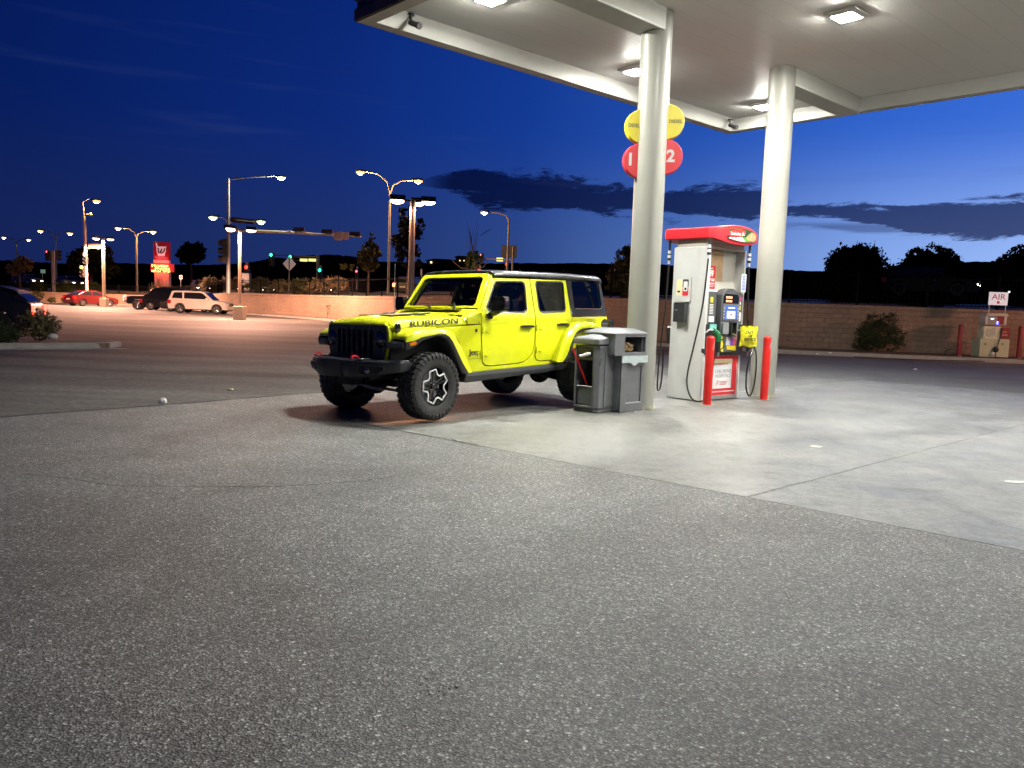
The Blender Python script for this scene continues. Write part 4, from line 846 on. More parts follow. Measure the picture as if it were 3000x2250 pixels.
# doors
def door(s, D_, Wn, nm, hx, hz):
    m = side_panel(D_, [Wn], t=.032, side=s); d = m.build(nm, ylw, jp, bevel=.007, seg=2)
    m = side_panel(inset(Wn, -.012), [inset(Wn, .010)], t=.012, off=.0035, side=s); m.build('window_seal', black_pl, d, bevel=.003)
    m = side_panel(inset(Wn, -.004), t=.004, off=-.012, side=s); m.build('window', glc if nm == 'front_door' else gl, d)
    # lower bright drip line of the seal
    m = M(); y = lambda x, z: s*(Yb(x, z)+.006)
    P = [(Wn[1][0]+.04, Wn[1][1]-.03), (Wn[3][0], Wn[3][1]-.012), (Wn[4][0], Wn[4][1]-.012), (Wn[5][0]+.01, Wn[5][1]+.0)]
    m.tube([(x, y(x, z), z) for x, z in P], .0045, 6); m.build('window_trim', mk('bright_trim', (.5, .5, .5), .2, .8, var=.05), d)
    # handle in a dished cup
    m = M(); m.lathe([(.0, -.004), (.05, .0015), (.075, .004), (.085, .0015), (.09, -.004)], 24, X=Matrix.Translation((hx+.005, s*(Yb(hx, hz)), hz)) @ Matrix.Rotation(rad(90), 4, 'X') @ Matrix.Scale(-s if s < 0 else 1, 4, (0, 0, 1)) @ Matrix.Scale(.62, 4, (0, 1, 0))); m.build('handle_cup', ylw, d)
    m = M(); yy = s*(Yb(hx, hz)+.032); m.tube([(hx-.115, s*Yb(hx, hz), hz), (hx-.108, yy, hz+.002), (hx-.06, yy+s*.004, hz+.004), (hx+.06, yy+s*.004, hz+.004), (hx+.108, yy, hz+.002), (hx+.115, s*Yb(hx, hz), hz)], [.012, .018, .019, .019, .018, .012], 10); m.build('handle', black_gloss, d)
    if nm == 'front_door':
        m = M(); m.cyl((hx+.05, s*Yb(hx, hz), hz-.07), (hx+.05, s*(Yb(hx, hz)+.004), hz-.07), .010, n=12); m.build('key_lock', dark_metal, d)
    # exposed hinges
    x0 = D_[0][0]
    for z in (1.095, .785) if nm == 'front_door' else (1.125, .815):
        y0 = Yb(x0+.05, z); m = M()
        m.prism([(x0-.01, z-.040), (x0+.035, z-.045), (x0+.06, z-.028), (x0+.125, z-.05), (x0+.13, z+.045), (x0+.06, z+.022), (x0+.03, z+.038), (x0-.01, z+.036)], s*(y0+.002), s*(y0+.014), axis='y')
        m.cyl((x0+.012, s*(y0+.016), z-.055), (x0+.012, s*(y0+.016), z+.03), .011, n=10); m.build('hinge', ylw, d, bevel=.004)
    return d
black_gloss = mk('gloss_black', (.012, .012, .013), .16, var=.05, coat=.5)
for s in (-1, 1):
    d = door(s, D1, W1, 'front_door', 1.79, 1.128); door(s, D2, W2, 'rear_door', 2.575, 1.152)
    # mirror: arm and two-tone head
    y0 = s*Yb(1.05, 1.27)
    m = M(); m.prism([(.985, 1.30), (1.10, 1.335), (1.135, 1.30), (1.09, 1.235), (1.04, 1.225), (.99, 1.26)], y0+s*.0, y0+s*.035, axis='y'); m.tube([(1.06, y0+s*.02, 1.29), (1.07, y0+s*.10, 1.305), (1.075, y0+s*.16, 1.33)], [.035, .032, .03], 10); mr_ = m.build('mirror', black_gloss, d, bevel=.01)
    m = M(); X = Matrix.Translation((1.07, y0+s*.185, 1.425)) @ Matrix.Rotation(s*rad(-8), 4, 'Z'); m.prism(rrect(-.115, -.095, .115, .10, .05, 6), -.065, .035, axis='x', X=X); m.build('mirror_head', black_gloss, mr_, bevel=.022, seg=4)
    m = M(); m.prism(rrect(-.095, -.078, .095, .082, .035, 5), .0355, .0375, axis='x', X=X); m.build('mirror_glass', chrome, mr_)
# windshield frame
def bil(a, b, t): return tuple(a[i]+(b[i]-a[i])*t for i in range(3))
LO, TO = (.915, .74, 1.352), (1.215, .655, 1.815)     # outer corners (x, half width, z)
def wsp(u, v, d=0):      # u -1..1 across, v 0..1 up, d along outward normal (forward)
    x = LO[0]+(TO[0]-LO[0])*v - .03*(1-u*u); y = u*(LO[1]+(TO[1]-LO[1])*v); z = LO[2]+(TO[2]-LO[2])*v
    return (x-d*.84, y, z+d*.54)
hole = [(-.865, .055), (-.915, .13), (-.885, .845), (-.80, .90), (.80, .90), (.885, .845), (.915, .13), (.865, .055)]
UC = [((u, 0, 0), (1, 0, 0)) for u in (-.6, -.3, 0, .3, .6)]
m = M(); m.prism([(-1, 0), (1, 0), (1, .94), (.965, 1), (-.965, 1), (-1, .94)], 0, 1, holes=[hole], cuts=UC, mapf=lambda P, k: wsp(P[0], P[1], .0 if k else .035)); ws = m.build('windshield_frame', ylw, jp, bevel=.012, seg=3)
m = M()
for s in (-1, 1): m.prism([(.90, 1.33), (.955, 1.345), (1.265, 1.815), (1.215, 1.82), (1.05, 1.56)], 0, 1, axis='y', mapf=lambda P, k, s=s: (P[0], s*((Yb(P[0], P[2]))-(.05 if k else .001)), P[2]))
m.build('pillar', ylw, ws, bevel=.01)
m = M(); m.prism([(h[0]*1.03, .5+(h[1]-.5)*1.03) for h in hole], 0, 1, cuts=UC, mapf=lambda P, k: wsp(P[0], P[1], .010 if k else .014)); m.build('windshield', wgl, ws)
m = M(); m.prism([(h[0]*1.03, .5+(h[1]-.5)*1.03) for h in hole], 0, 1, holes=[[(h[0]*.965, .49+(h[1]-.5)*.90) for h in hole]], cuts=UC, mapf=lambda P, k: wsp(P[0], P[1], .015 if k else .018)); m.build('glass_border', black_gloss, ws)
m = M()
for y, k in ((.12, .55), (-.38, .6)):
    m.tube([(.83, y, 1.365), (.84, y+.02, 1.395), (.875, y+.06, 1.42)], [.016, .011, .009], 8); m.tube([(.875, y+.06, 1.42), (.90, y+k*.45, 1.425), (.905, y+k, 1.42)], [.008, .007, .006], 6)
for i in range(2):
    mm = M(); mm.v = m.v[i*40:(i+1)*40] if False else m.v; 
m.build('wiper', jblk, ws)
m = M(); m.box((.73, -.55, 1.337), (.79, .62, 1.349)); m.build('cowl_vent', jblk, jp)
# hood
rows = []
for i in range(15):
    x = -.475+1.137*i/14; t = (x+.475)/1.1; w = Yx(x)-.006 if x > -.47 else Yx(-.45)-.02
    zs = 1.072+.078*t; zh = 1.195+.065*t; f = 1-math.exp(-(x+.49)/.035)
    bul = .026*clamp((x+.42)/.25, 0, 1)
    prof = [(w, zs), (w-.002, zs+.03), (w-.008, (zs+zh)/2), (w-.03, zh-.018), (w-.065, zh-.002), (w-.14, zh+.008), (.37, zh+.014), (.33, zh+.016+bul*.7), (.27, zh+.018+bul), (0, zh+.026+bul)]
    zmin = 1.085
    prof = [(y, zmin+(z-zmin)*(f if z > zmin else 1)) for y, z in prof]
    rows.append([(x-.0, -y, z) for y, z in prof]+[(x, y, z) for y, z in prof[-2::-1]])
m = M(); m.grid(rows); hd_ = m.build('hood', ylw, jp, ang=38)
mod = hd_.modifiers.new('thick', 'SOLIDIFY'); mod.thickness = .02; mod.offset = -1
def zhood(x, y):
    t = (x+.475)/1.1; return 1.195+.065*t+.018+.026*clamp((x+.42)/.25, 0, 1)
for s in (-1, 1):
    m = M(); z = zhood(0, 0)
    m.grid([[(x, s*y, zhood(x, 0)+.010) for y in (.12, .33)] for x in (-.18, .12)]); m.prism([(-.20, s*.10), (-.20, s*.33), (.13, s*.35), (.10, s*.12)], 0, 1, mapf=lambda P, k: (P[0], P[1], zhood(P[0], 0)+(.016 if k else -.004))); m.build('hood_vent', jblk, jp, bevel=.004)
    m = M(); m.prism([(.16, s*.17), (.16, s*.34), (.34, s*.36), (.42, s*.36)], 0, 1, mapf=lambda P, k: (P[0], P[1], zhood(P[0], 0)+(.014 if k else -.004))); m.build('hood_vent', jblk, jp, bevel=.004)
    y = s*(Yx(-.33)+.005); m = M(); m.prism([(-.40, 1.06), (-.345, 1.045), (-.325, 1.10), (-.335, 1.165), (-.375, 1.18), (-.41, 1.15)], y-s*.0, y+s*.035, axis='y'); l = m.build('hood_latch', black_gloss, jp, bevel=.01)
# side of the engine bay under the hood seam
for s in (-1, 1): m = M(); m.prism([(-.44, .70), (.37, .56), (.37, 1.128), (-.44, 1.075)], 0, 1, axis='y', mapf=lambda P, k, s=s: (P[0], s*(Yx(P[0])-(.012 if not k else .04)), P[2]), cuts=[((x, 0, 0), (1, 0, 0)) for x in (-.2, 0, .2)]); m.build('inner_fender', under, jp)
# lettering on the hood side (slightly tapered surface)
def onside(x, z, off=.0): return (x, -(Yx(x)+off), z)
dec = mk('decal_dark', (.055, .045, .035), .45, var=.2); 
a = Vector(onside(-.23, 1.14)); b = Vector(onside(.58, 1.195)); hxv = (b-a).normalized(); upv = Vector((0, .10, 1)).normalized(); upv = (upv-hxv*upv.dot(hxv)).normalized()
text('hood_lettering', 'RUBICON', .098, dec, jp, tuple((a+b)/2+Vector((0, -.002, .012))), hxv, upv, ext=.003, sx=1.62, bold=.0015, shear=.06, space=1.05)
text('maker_lettering', 'Jeep', .11, ink, jp, (.80, -(Yb(.8, .8)+.003), .80), (1, 0, 0), (0, 0, 1), ext=.002, sx=1., bold=0)
m = M(); m.box((.70, -(Yb(.8, .74)+.0035), .717), (.90, -(Yb(.8, .74)), .7215)); m.build('maker_underline', ink, jp)
m = M()
for s in (-1, 1): m.cyl((.825, s*Yb(.82, 1.08), 1.082), (.825, s*(Yb(.82, 1.08)+.004), 1.082), .022, n=20)
m.build('round_badge', mk('badge_brown', (.05, .02, .02), .3), jp)
for s in (-1, 1):
    m = M(); m.prism([(.40, 1.062), (.44, 1.055), (.50, 1.0), (.555, .93), (.55, .905), (.52, .925), (.455, 1.0)], 0, 1, axis='y', mapf=lambda P, k, s=s: (P[0], s*(Yx(P[0])+(.004 if k else -.01)), P[2])); m.build('fender_vent', black_gloss, jp)
m = M()
for s in (-1, 1):
    for x in (.68, .87): m.cyl((x, s*Yb(x, 1.18), 1.185), (x, s*(Yb(x, 1.18)+.004), 1.185), .008, n=10)
m.build('cowl_bolt', jblk, jp)
# grille
def gx(y, z): return -.475-.035*(1-(y/.62)**2)+.03*clamp((z-.98)/.14, 0, 1)*0
GO = [(-.585, 1.115), (-.60, 1.05), (-.60, .93), (-.56, .80), (-.52, .735), (-.42, .715), (.42, .715), (.52, .735), (.56, .80), (.60, .93), (.60, 1.05), (.585, 1.115), (.54, 1.14), (-.54, 1.14)]
slots = []
for k in range(7):
    c = (k-3)*.108; slots.append([(c-.036, .785), (c-.022, .765), (c+.022, .765), (c+.036, .785), (c+.038, 1.065), (c+.028, 1.09), (c-.028, 1.09), (c-.038, 1.065)])
hl = [[(s*.485+.10*math.cos(rad(a)), .975+.10*math.sin(rad(a))) for a in range(0, 360, 15)] for s in (-1, 1)]
YC = [((y, 0, 0), (1, 0, 0)) for y in (-.5, -.4, -.27, -.162, -.054, .054, .162, .27, .4, .5)]
m = M(); m.prism(GO, 0, 1, holes=slots+hl, axis='x', cuts=YC, mapf=lambda P, k: (gx(P[1], P[2])+(.06 if k else 0), P[1], P[2])); gr_ = m.build('grille', mk('grille_black', (.055, .057, .06), .26, var=.1, coat=.3), jp, bevel=.008, seg=2)
m = M(); m.prism(inset(GO, -.022), 0, 1, holes=[inset(GO, .004)], axis='x', cuts=YC, mapf=lambda P, k: (gx(P[1], P[2])+(.09 if k else .012), P[1], P[2])); m.build('grille_surround', ylw, jp, bevel=.008)
m = M(); m.box((-.40, -.58, .72), (-.37, .58, 1.13)); m.build('radiator', under, gr_)
lens_m = glass('lamp_lens', (.85, .87, .9), .01, 1.6)
for s in (-1, 1):
    m = M(); X = Matrix.Translation((gx(.485, .97)+.0, s*.485, .975)) @ Matrix.Rotation(rad(-90), 4, 'Y')
    m.lathe([(.098, .0), (.094, -.015), (.06, -.05), (.0, -.055)], 28, X=X); h_ = m.build('headlight', mk('lamp_bowl', (.06, .06, .065), .15, .7, var=.05), gr_)
    m = M(); m.lathe([(.052, -.04), (.05, .0), (.036, .016), (.0, .022)], 24, X=X); m.lathe([(.09, -.01), (.085, .004), (.08, .006), (.075, -.01)], 28, X=X); m.build('projector', mk('projector_glass', (.25, .27, .3), .06, .9, var=0), h_)
    m = M(); m.lathe([(.097, -.002), (.085, .018), (.05, .03), (.0, .034)], 28, X=X); m.build('lens', lens_m, h_)
# bumper: loft across y
def bsec(y):
    a = abs(y)
    xf = -.80+.0*a if a < .36 else -.80+(a-.36)*.42+max(0, a-.68)*.5
    zt_ = .745 if a < .40 else .742
    zb_ = .515 if a < .40 else .515+(a-.40)*.20
    return xf, zt_, zb_
m = M(); rows = []
for y in [-.865, -.855, -.80, -.74, -.68, -.60, -.50, -.42, -.38, -.36, -.2, 0, .2, .36, .38, .42, .50, .60, .68, .74, .80, .855, .865]:
    xf, z1, z0 = bsec(y); d = .16 if abs(y) < .82 else .14; b_ = .018
    if abs(y) > .86: xf += .02; z1 -= .02; z0 += .02
    rows.append([(xf+b_*1.6, y, z1), (xf+.004, y, z1-b_*1.2), (xf-.004, y, (z1+z0)/2), (xf+.012, y, z0+b_), (xf+.035, y, z0), (xf+d, y, z0+.01), (xf+d+.03, y, z1-.03), (xf+d, y, z1)])
m.grid(rows, close=True); m.add(rows[0], [tuple(range(8))]); m.add(rows[-1], [tuple(range(8))])
bumper_m = mk('bumper_steel_black', (.024, .026, .030), .36, var=.2, bump=.04, bs=140)
bp_ = m.build('front_bumper', bumper_m, jp, ang=30)
m = M(); m.prism([(-.12, .555), (.12, .555), (.14, .725), (-.14, .725)], -.8135, -.79, axis='x'); m.prism(rrect(-.155, .53, .155, .735, .01), -.808, -.79, axis='x'); m.build('plate_holder', jblk, bp_, bevel=.004)
for s in (-1, 1):
    xf = bsec(.57)[0]
    m = M(); m.prism([(-.17, -.035), (-.12, -.062), (.11, -.052), (.19, -.005), (.195, .045), (-.155, .055)], -.006, .012, axis='x', holes=[[(-.145, -.03), (-.11, -.048), (.10, -.038), (.18, .0), (.182, .036), (-.135, .042)]], X=Matrix.Translation((xf-.003, s*.57, .628)) @ Matrix.Rotation(-s*rad(22.5), 4, 'Z') @ Matrix.Scale(s, 4, (0, 1, 0))); fb = m.build('fog_lamp_bezel', jblk, bp_, bevel=.005)
    m = M(); m.prism([(-.145, -.03), (-.11, -.048), (.10, -.038), (.18, .0), (.182, .036), (-.135, .042)], -.003, .004, axis='x', X=Matrix.Translation((xf-.003, s*.57, .628)) @ Matrix.Rotation(-s*rad(22.5), 4, 'Z') @ Matrix.Scale(s, 4, (0, 1, 0))); m.build('fog_lamp_recess', dark_hole, fb)
    m = M(); m.lathe([(.047, .0), (.04, .012), (.02, .02), (.0, .022)], 24, X=Matrix.Translation((xf-.012, s*.53, .622)) @ Matrix.Rotation(rad(-90), 4, 'Y')); m.build('fog_lamp', mk('fog_lens', (.20, .21, .22), .05, .8, var=0), fb)
    m = M(); m.tube([(-.80, s*.375-.022, .725), (-.865, s*.375-.022, .745), (-.885, s*.375, .748), (-.865, s*.375+.022, .745), (-.80, s*.375+.022, .725)], .0, 4) if False else None
    m = M(); m.tube([(-.72, s*.375, .735), (-.74, s*.375, .775), (-.79, s*.375, .787), (-.822, s*.375, .77), (-.82, s*.375, .745)], [.012, .013, .014, .013, .01], 10); m.build('tow_hook', mk('hook_red', (.65, .015, .04), .25, var=.05, coat=.4), bp_)
    m = M(); m.prism([(-.76, s*.40), (-.76, s*.46), (-.62, s*.47), (-.62, s*.41)], .742, .757); m.build('bumper_cap', mk('bumper_cap', (.05, .055, .062), .3), bp_, bevel=.006)
m = M(); m.box((-.62, -.46, .50), (-.42, .46, .70)); m.box((-.66, -.16, .42), (-.50, .16, .52)); m.build('skid_plate', under, jp)
# underside: axles, frame rails, links
m = M(); m.cyl((0, -.74, .40), (0, .74, .40), .045, n=14); m.sphere((-.0, .22, .39), (.15, .15, .15)); m.build('front_axle', under, jp)
m = M(); m.cyl((3.008, -.74, .40), (3.008, .74, .40), .05, n=14); m.sphere((3.0, 0., .39), (.17, .16, .16)); m.build('rear_axle', under, jp)
for s in (-1, 1):
    m = M(); m.box((-.45, s*.43-.04, .50), (3.7, s*.43+.04, .62)); m.tube([(.1, s*.5, .33), (1.0, s*.45, .50)], .03, 8); m.tube([(2.9, s*.5, .33), (2.1, s*.45, .50)], .03, 8); m.cyl((-.06, s*.52, .36), (-.02, s*.5, .9), .035, n=10); m.build('frame_rail', under, jp)
m = M(); m.tube([(-.16, -.62, .33), (-.16, .62, .37)], .018, 8); m.cyl((-.17, -.1, .335), (-.17, .25, .352), .028, n=10); m.build('steering_link', galv, jp)
m = M(); m.box((1.2, -.30, .40), (2.3, .40, .56)); m.cyl((2.4, .2, .45), (3.5, .5, .45), .08, n=12); m.box((1.6, -.62, .45), (2.5, -.5, .55)); m.build('driveline', under, jp)
# rock rails
for s in (-1, 1):
    m = M(); m.prism([(.60, .50), (.63, .545), (2.56, .60), (2.62, .56), (2.58, .50), (.66, .415), (.62, .43)], 0, 1, axis='y', mapf=lambda P, k, s=s: (P[0], s*(.80-(.13 if k else 0)+(.02 if P[2] > .49 else -.02)), P[2])); rr_ = m.build('rock_rail', jblk, jp, bevel=.012, seg=3)
    m = M(); m.grid([[(x, s*(.822), .500+.0235*(x-.6)), (x, s*(.825), .540+.0275*(x-.6))] for x in (.64, 1.6, 2.5)]); m.build('rail_edge', mk('rail_scuff', (.10, .105, .11), .4), rr_)
# fender flares
O_f = [(-.43, .968), (-.42, 1.0), (-.40, 1.03), (-.34, 1.057), (-.22, 1.085), (.05, 1.104), (.19, 1.096), (.275, 1.066), (.345, 1.0), (.42, .89), (.52, .73), (.625, .56)]
Mi_f = [(-.435, .955), (-.425, .958), (-.39, .964), (-.33, .970), (-.215, 1.015), (.04, 1.052), (.145, 1.046), (.215, 1.018), (.275, .955), (.345, .85), (.445, .69), (.555, .555)]
I_f = [(-.42, .868), (-.41, .862), (-.38, .866), (-.32, .885), (-.20, .975), (.03, 1.022), (.12, 1.014), (.175, .985), (.225, .93), (.285, .835), (.37, .69), (.455, .55)]
O_r = [(2.335, .62), (2.40, .73), (2.47, .86), (2.55, .985), (2.63, 1.07), (2.73, 1.13), (2.85, 1.16), (3.05, 1.175), (3.22, 1.16), (3.38, 1.11), (3.50, 1.02), (3.60, .88), (3.67, .72), (3.70, .62)]
def inwd(P, c, d, zmin=None): 
    out = []
    for p in P:
        v = (Vector(c)-Vector(p)); v.normalize(); out.append((p[0]+v.x*d*(1.0 if p[1] > 1.05 else 1.25), p[1]+v.y*d*(.62 if p[1] > 1.05 else .5)))
    return out
Mi_r = inwd(O_r, (3.02, .62), .10); I_r = inwd(O_r, (3.02, .62), .16)
Mi_r[0] = (2.43, .625); I_r[0] = (2.50, .615); Mi_r[-1] = (3.61, .62); I_r[-1] = (3.55, .62)
def flare(O, Mi, I, s, nm):
    rows = []
    for o_, mi_, i_ in zip(O, Mi, I):
        yb_ = Yx(o_[0])-.03
        fo = .045*clamp((-.25-o_[0])/.2, 0, 1)
        rows.append([(o_[0]+.0, s*yb_, o_[1]+.035), (o_[0], s*(yb_+.06), o_[1]+.022), (o_[0], s*(.88-fo), o_[1]+.014), (o_[0], s*(.915-fo), o_[1]+.004), (o_[0]*.9+mi_[0]*.1, s*(.928-fo), o_[1]*.9+mi_[1]*.1), (mi_[0], s*(.932-fo), mi_[1])])
    m = M(); m.grid(rows); f = m.build(nm, ylw, jp, ang=50)
    mm = M(); r2 = []
    for o_, mi_, i_ in zip(O, Mi, I):
        fo = .045*clamp((-.25-o_[0])/.2, 0, 1); r2.append([(mi_[0], s*(.930-fo), mi_[1]), (mi_[0]*.9+i_[0]*.1, s*(.942-fo), mi_[1]*.9+i_[1]*.1), (mi_[0]*.3+i_[0]*.7, s*(.938-fo), mi_[1]*.3+i_[1]*.7), (i_[0], s*(.92-fo), i_[1]), (i_[0], s*(Yx(o_[0])-.14), i_[1]+.02)])
    mm.grid(r2); mm.build('flare_lip', jblk, f, ang=50)
    return f
for s in (-1, 1):
    f = flare(O_f, Mi_f, I_f, s, 'fender_flare')
    m = M(); yb_ = .60; m.prism([(-.435, .868), (-.445, .955), (-.30, .972), (-.30, .885)], 0, 1, axis='y', mapf=lambda P, k: (P[0]-(0 if k else .05), s*(.880 if k else .60), P[2])); m.build('flare_nose', jblk, f, bevel=.014, seg=3)
    m = M(); m.prism([(-.40, .948), (-.31, .966), (-.255, .990), (-.265, .955), (-.30, .925), (-.39, .915)], s*.87, s*.925, axis='y'); m.build('turn_signal', mk('amber_lens', (.75, .22, .01), .2, var=.1, coat=.5), f, bevel=.003)
    m = M(); m.prism([(s*.64, .895), (s*.865, .895), (s*.865, .94), (s*.64, .948)], 0, 1, axis='x', mapf=lambda P, k: (-.492+.05*(abs(P[1])-.6)/.28-(.006 if k else -.02), P[1], P[2])); m.build('running_lamp', mk('smoked_lens', (.11, .11, .115), .25), f, bevel=.004)
    flare(O_r, Mi_r, I_r, s, 'fender_flare')
# wheels
def wheel(x, s, steer=0, phase=13):
    w = bpy.data.objects.new('wheel', None); COL.objects.link(w); w.parent = jp; w.location = (x, s*.80, .415); w.rotation_euler = (0, 0, rad(steer))
    R_ = .415; hw = .142
    # profile about y axis
    prof = [(.235, -.115), (.25, -.128), (.29, -.140), (.345, -.146), (.375, -.143), (.392, -.132), (.400, -.115), (.402, -.06), (.402, .06), (.400, .115), (.392, .132), (.375, .143), (.345, .146), (.29, .140), (.25, .128), (.235, .115)]
    X = Matrix.Rotation(rad(90), 4, 'X')
    m = M(); m.lathe(prof, 56, X=X)
    nb = 36
    for k in range(nb):
        for sd2 in (-1, 1):
            a = 2*math.pi*(k+(.5 if sd2 > 0 else 0))/nb; X2 = Matrix.Rotation(a, 4, 'Y')
            dx = .026 if k % 2 else .030; rr2 = .414
            m.add([(-dx, sd2*.055, .400), (dx*.9, sd2*.045, .400), (dx, sd2*.135, .395), (-dx*.8, sd2*.135, .395), (-dx*.9, sd2*.058, rr2+.001), (dx*.8, sd2*.05, rr2+.001), (dx*.9, sd2*.128, rr2-.004), (-dx*.7, sd2*.128, rr2-.004)], [(0, 1, 2, 3), (4, 5, 6, 7), (0, 1, 5, 4), (1, 2, 6, 5), (2, 3, 7, 6), (3, 0, 4, 7)], 0, X2)
            L_ = .055 if k % 2 else .04
            m.add([(-dx*.8, sd2*.128, rr2-.006), (dx*.8, sd2*.128, rr2-.006), (dx*.7, sd2*.1565, .372), (-dx*.6, sd2*.1565, .372), (-dx*.5, sd2*.156, .372-L_*.6), (dx*.6, sd2*.156, .372-L_*.6), (-dx*.6, sd2*.140, .33), (dx*.6, sd2*.140, .33), (-dx*.8, sd2*.12, rr2-.02), (dx*.8, sd2*.12, rr2-.02)], [(0, 1, 2, 3), (3, 2, 5, 4), (4, 5, 7, 6), (0, 3, 4, 6, 8), (1, 9, 7, 5, 2)], 0, X2)
        a = 2*math.pi*(k+.25)/nb
        m.add([(-.036, -.04, .400), (.030, -.03, .400), (.036, .035, .400), (-.028, .04, .400), (-.034, -.035, .413), (.026, -.026, .413), (.032, .03, .413), (-.026, .035, .413)], [(4, 5, 6, 7), (0, 1, 5, 4), (1, 2, 6, 5), (2, 3, 7, 6), (3, 0, 4, 7)], 0, Matrix.Rotation(a, 4, 'Y'))
    m.build('tyre', mk('tyre_rubber', (.032, .032, .031), .72, var=.3, vs=8, bump=.12, bs=60), w, ang=28)
    F = s                                     # outer face direction
    X = Matrix.Rotation(rad(-90*s), 4, 'X')   # local z -> outward (s*y)
    m = M(); m.lathe([(.238, .118), (.240, .124), (.228, .124), (.222, .110), (.215, .06), (.20, .0), (.0, -.01)], 48, X=X)
    for k in range(5):    # spokes from hub to rim
        a = rad(phase+72*k)
        for o_ in (-.16, .16):
            c1 = (.05*math.cos(a+o_*1.5), .05*math.sin(a+o_*1.5), .075); c2 = (.205*math.cos(a+o_), .205*math.sin(a+o_), .108)
            m.tube([c1, c2], [.016, .018], 6, X=X)
    rim = m.build('rim', mk('rim_black', (.010, .010, .011), .20, var=.05, coat=.6), w)
    m = M(); pts = []
    for k in range(5):
        a = phase+72*k
        for da, r_ in ((-18, .207), (-15, .216), (15, .216), (18, .207)): pts.append((r_, a+da))
        for da, r_ in ((28, .160), (31, .153), (41, .153), (44, .160)): pts.append((r_, a+da))
    P = [(r_*math.cos(rad(a)), r_*math.sin(rad(a))) for r_, a in pts]
    m.prism(P, .112, .122, holes=[inset(P, .0175)], X=X); m.build('rim_face', mk('machined_rim', (.90, .90, .90), .35, .1, var=.04), rim, bevel=.002)
    m = M(); m.lathe([(.042, .06), (.040, .102), (.030, .108), (.0, .108)], 20, X=X); m.build('hub_cap', black_gloss, rim)
    for k in range(5):
        a = rad(phase+36+72*k); m = M(); m.cyl((.066*math.cos(a), .066*math.sin(a), .05), (.066*math.cos(a), .066*math.sin(a), .098), .011, n=6, X=X); m.build('lug_nut', mk('lug_chrome', (.7, .7, .7), .12, 1., var=.0), rim)
    m = M(); m.cyl((0, 0, -.02), (0, 0, .015), .165, n=32, X=X); m.build('brake_disc', galv, w)
    return w
wheel(0, -1, 3, 103-72*1); wheel(0, 1, 3, 30); wheel(3.008, -1, 0, 20); wheel(3.008, 1, 0, 50)
# spare wheel and rear lamps
sp = bpy.data.objects.new('spare_wheel', None); COL.objects.link(sp); sp.parent = jp; sp.location = (3.88, .0, 1.0); sp.rotation_euler = (0, 0, rad(90))
m = M(); m.lathe([(.235, -.115), (.29, -.140), (.375, -.143), (.402, -.11), (.402, .11), (.375, .143), (.29, .14), (.235, .115)], 40, X=Matrix.Rotation(rad(90), 4, 'X')); m.build('tyre', MATS['tyre_rubber'], sp)
m = M(); m.lathe([(.24, .1), (.1, .06), (.0, .07)], 30, X=Matrix.Rotation(rad(90), 4, 'X')); m.lathe([(.24, -.1), (.1, -.06), (.0, -.07)], 30, X=Matrix.Rotation(rad(90), 4, 'X')); m.build('rim', black_gloss, sp)
for s in (-1, 1):
    m = M(); m.box((3.72, s*.735-.07, .98), (3.83, s*.735+.05, 1.225)); tl = m.build('tail_light', black_gloss, jp, bevel=.012)
    m = M(); m.box((3.765, s*.735-.066, 1.165), (3.834, s*.735+.056, 1.215)); m.build('tail_lens', mk('dim_red_lens', (.5, .01, .02), .2, coat=.5, var=.05), tl, bevel=.008)
    m = M(); m.box((3.77, s*.735-.064, 1.12), (3.832, s*.735+.054, 1.135)); m.build('reflector_strip', chrome, tl)
m = M(); m.prism([(3.74, -.80), (3.90, -.72), (3.92, .72), (3.74, .80)], .55, .72); m.build('rear_bumper', bumper_m, jp, bevel=.02)
m = M(); y = Yb(3.60, 1.16); m.cyl((3.60, -y+.004, 1.155), (3.60, -y-.006, 1.155), .085, n=28); fc = m.build('fuel_cap', jblk, jp, bevel=.003)
m = M(); m.box((3.525, -y-.0085, 1.158), (3.675, -y-.0062, 1.168)); m.box((3.57, -y-.0085, 1.115), (3.64, -y-.0062, 1.121)); m.build('cap_line', galv, fc)
# hardtop
for s in (-1, 1):
    W3 = [(2.885, 1.40), (2.905, 1.375), (3.50, 1.385), (3.55, 1.40), (3.57, 1.44), (3.575, 1.76), (3.56, 1.795), (3.52, 1.805), (2.94, 1.79), (2.90, 1.78), (2.888, 1.75)]
    m = side_panel([(2.785, 1.275), (3.70, 1.275), (3.705, 1.30), (3.665, 1.62), (3.61, 1.85), (2.79, 1.83)], [W3], t=.03, off=.0, side=s); q_ = m.build('hardtop_side', htop, jp, bevel=.008)
    m = side_panel(inset(W3, -.004), t=.004, off=-.008, side=s); m.build('window', gl, q_)
    m = M(); P = [(2.90, 1.385), (3.50, 1.388), (3.545, 1.402), (3.565, 1.44)]; m.tube([(x, s*(Yb(x, z)+.001), z) for x, z in P], .007, 6); m.build('window_trim', mk('bright_trim', (.5, .5, .5)), q_)
rows = []
for x, dz in ((1.225, -.012), (1.25, .0), (1.5, .012), (1.96, .022), (1.962, .015), (1.975, .015), (1.977, .022), (2.5, .026), (3.2, .026), (3.55, .02), (3.62, .004), (3.645, -.03)):
    z = 1.835+dz; w = .682-(0.02 if x > 3.6 else 0)
    rows.append([(x, -w, z-.04), (x, -w-.004, z-.028), (x, -w+.006, z-.006), (x, -w+.05, z+.012), (x, -.4, z+.026), (x, 0, z+.032), (x, .4, z+.026), (x, w-.05, z+.012), (x, w-.006, z-.006), (x, w+.004, z-.028), (x, w, z-.04)])
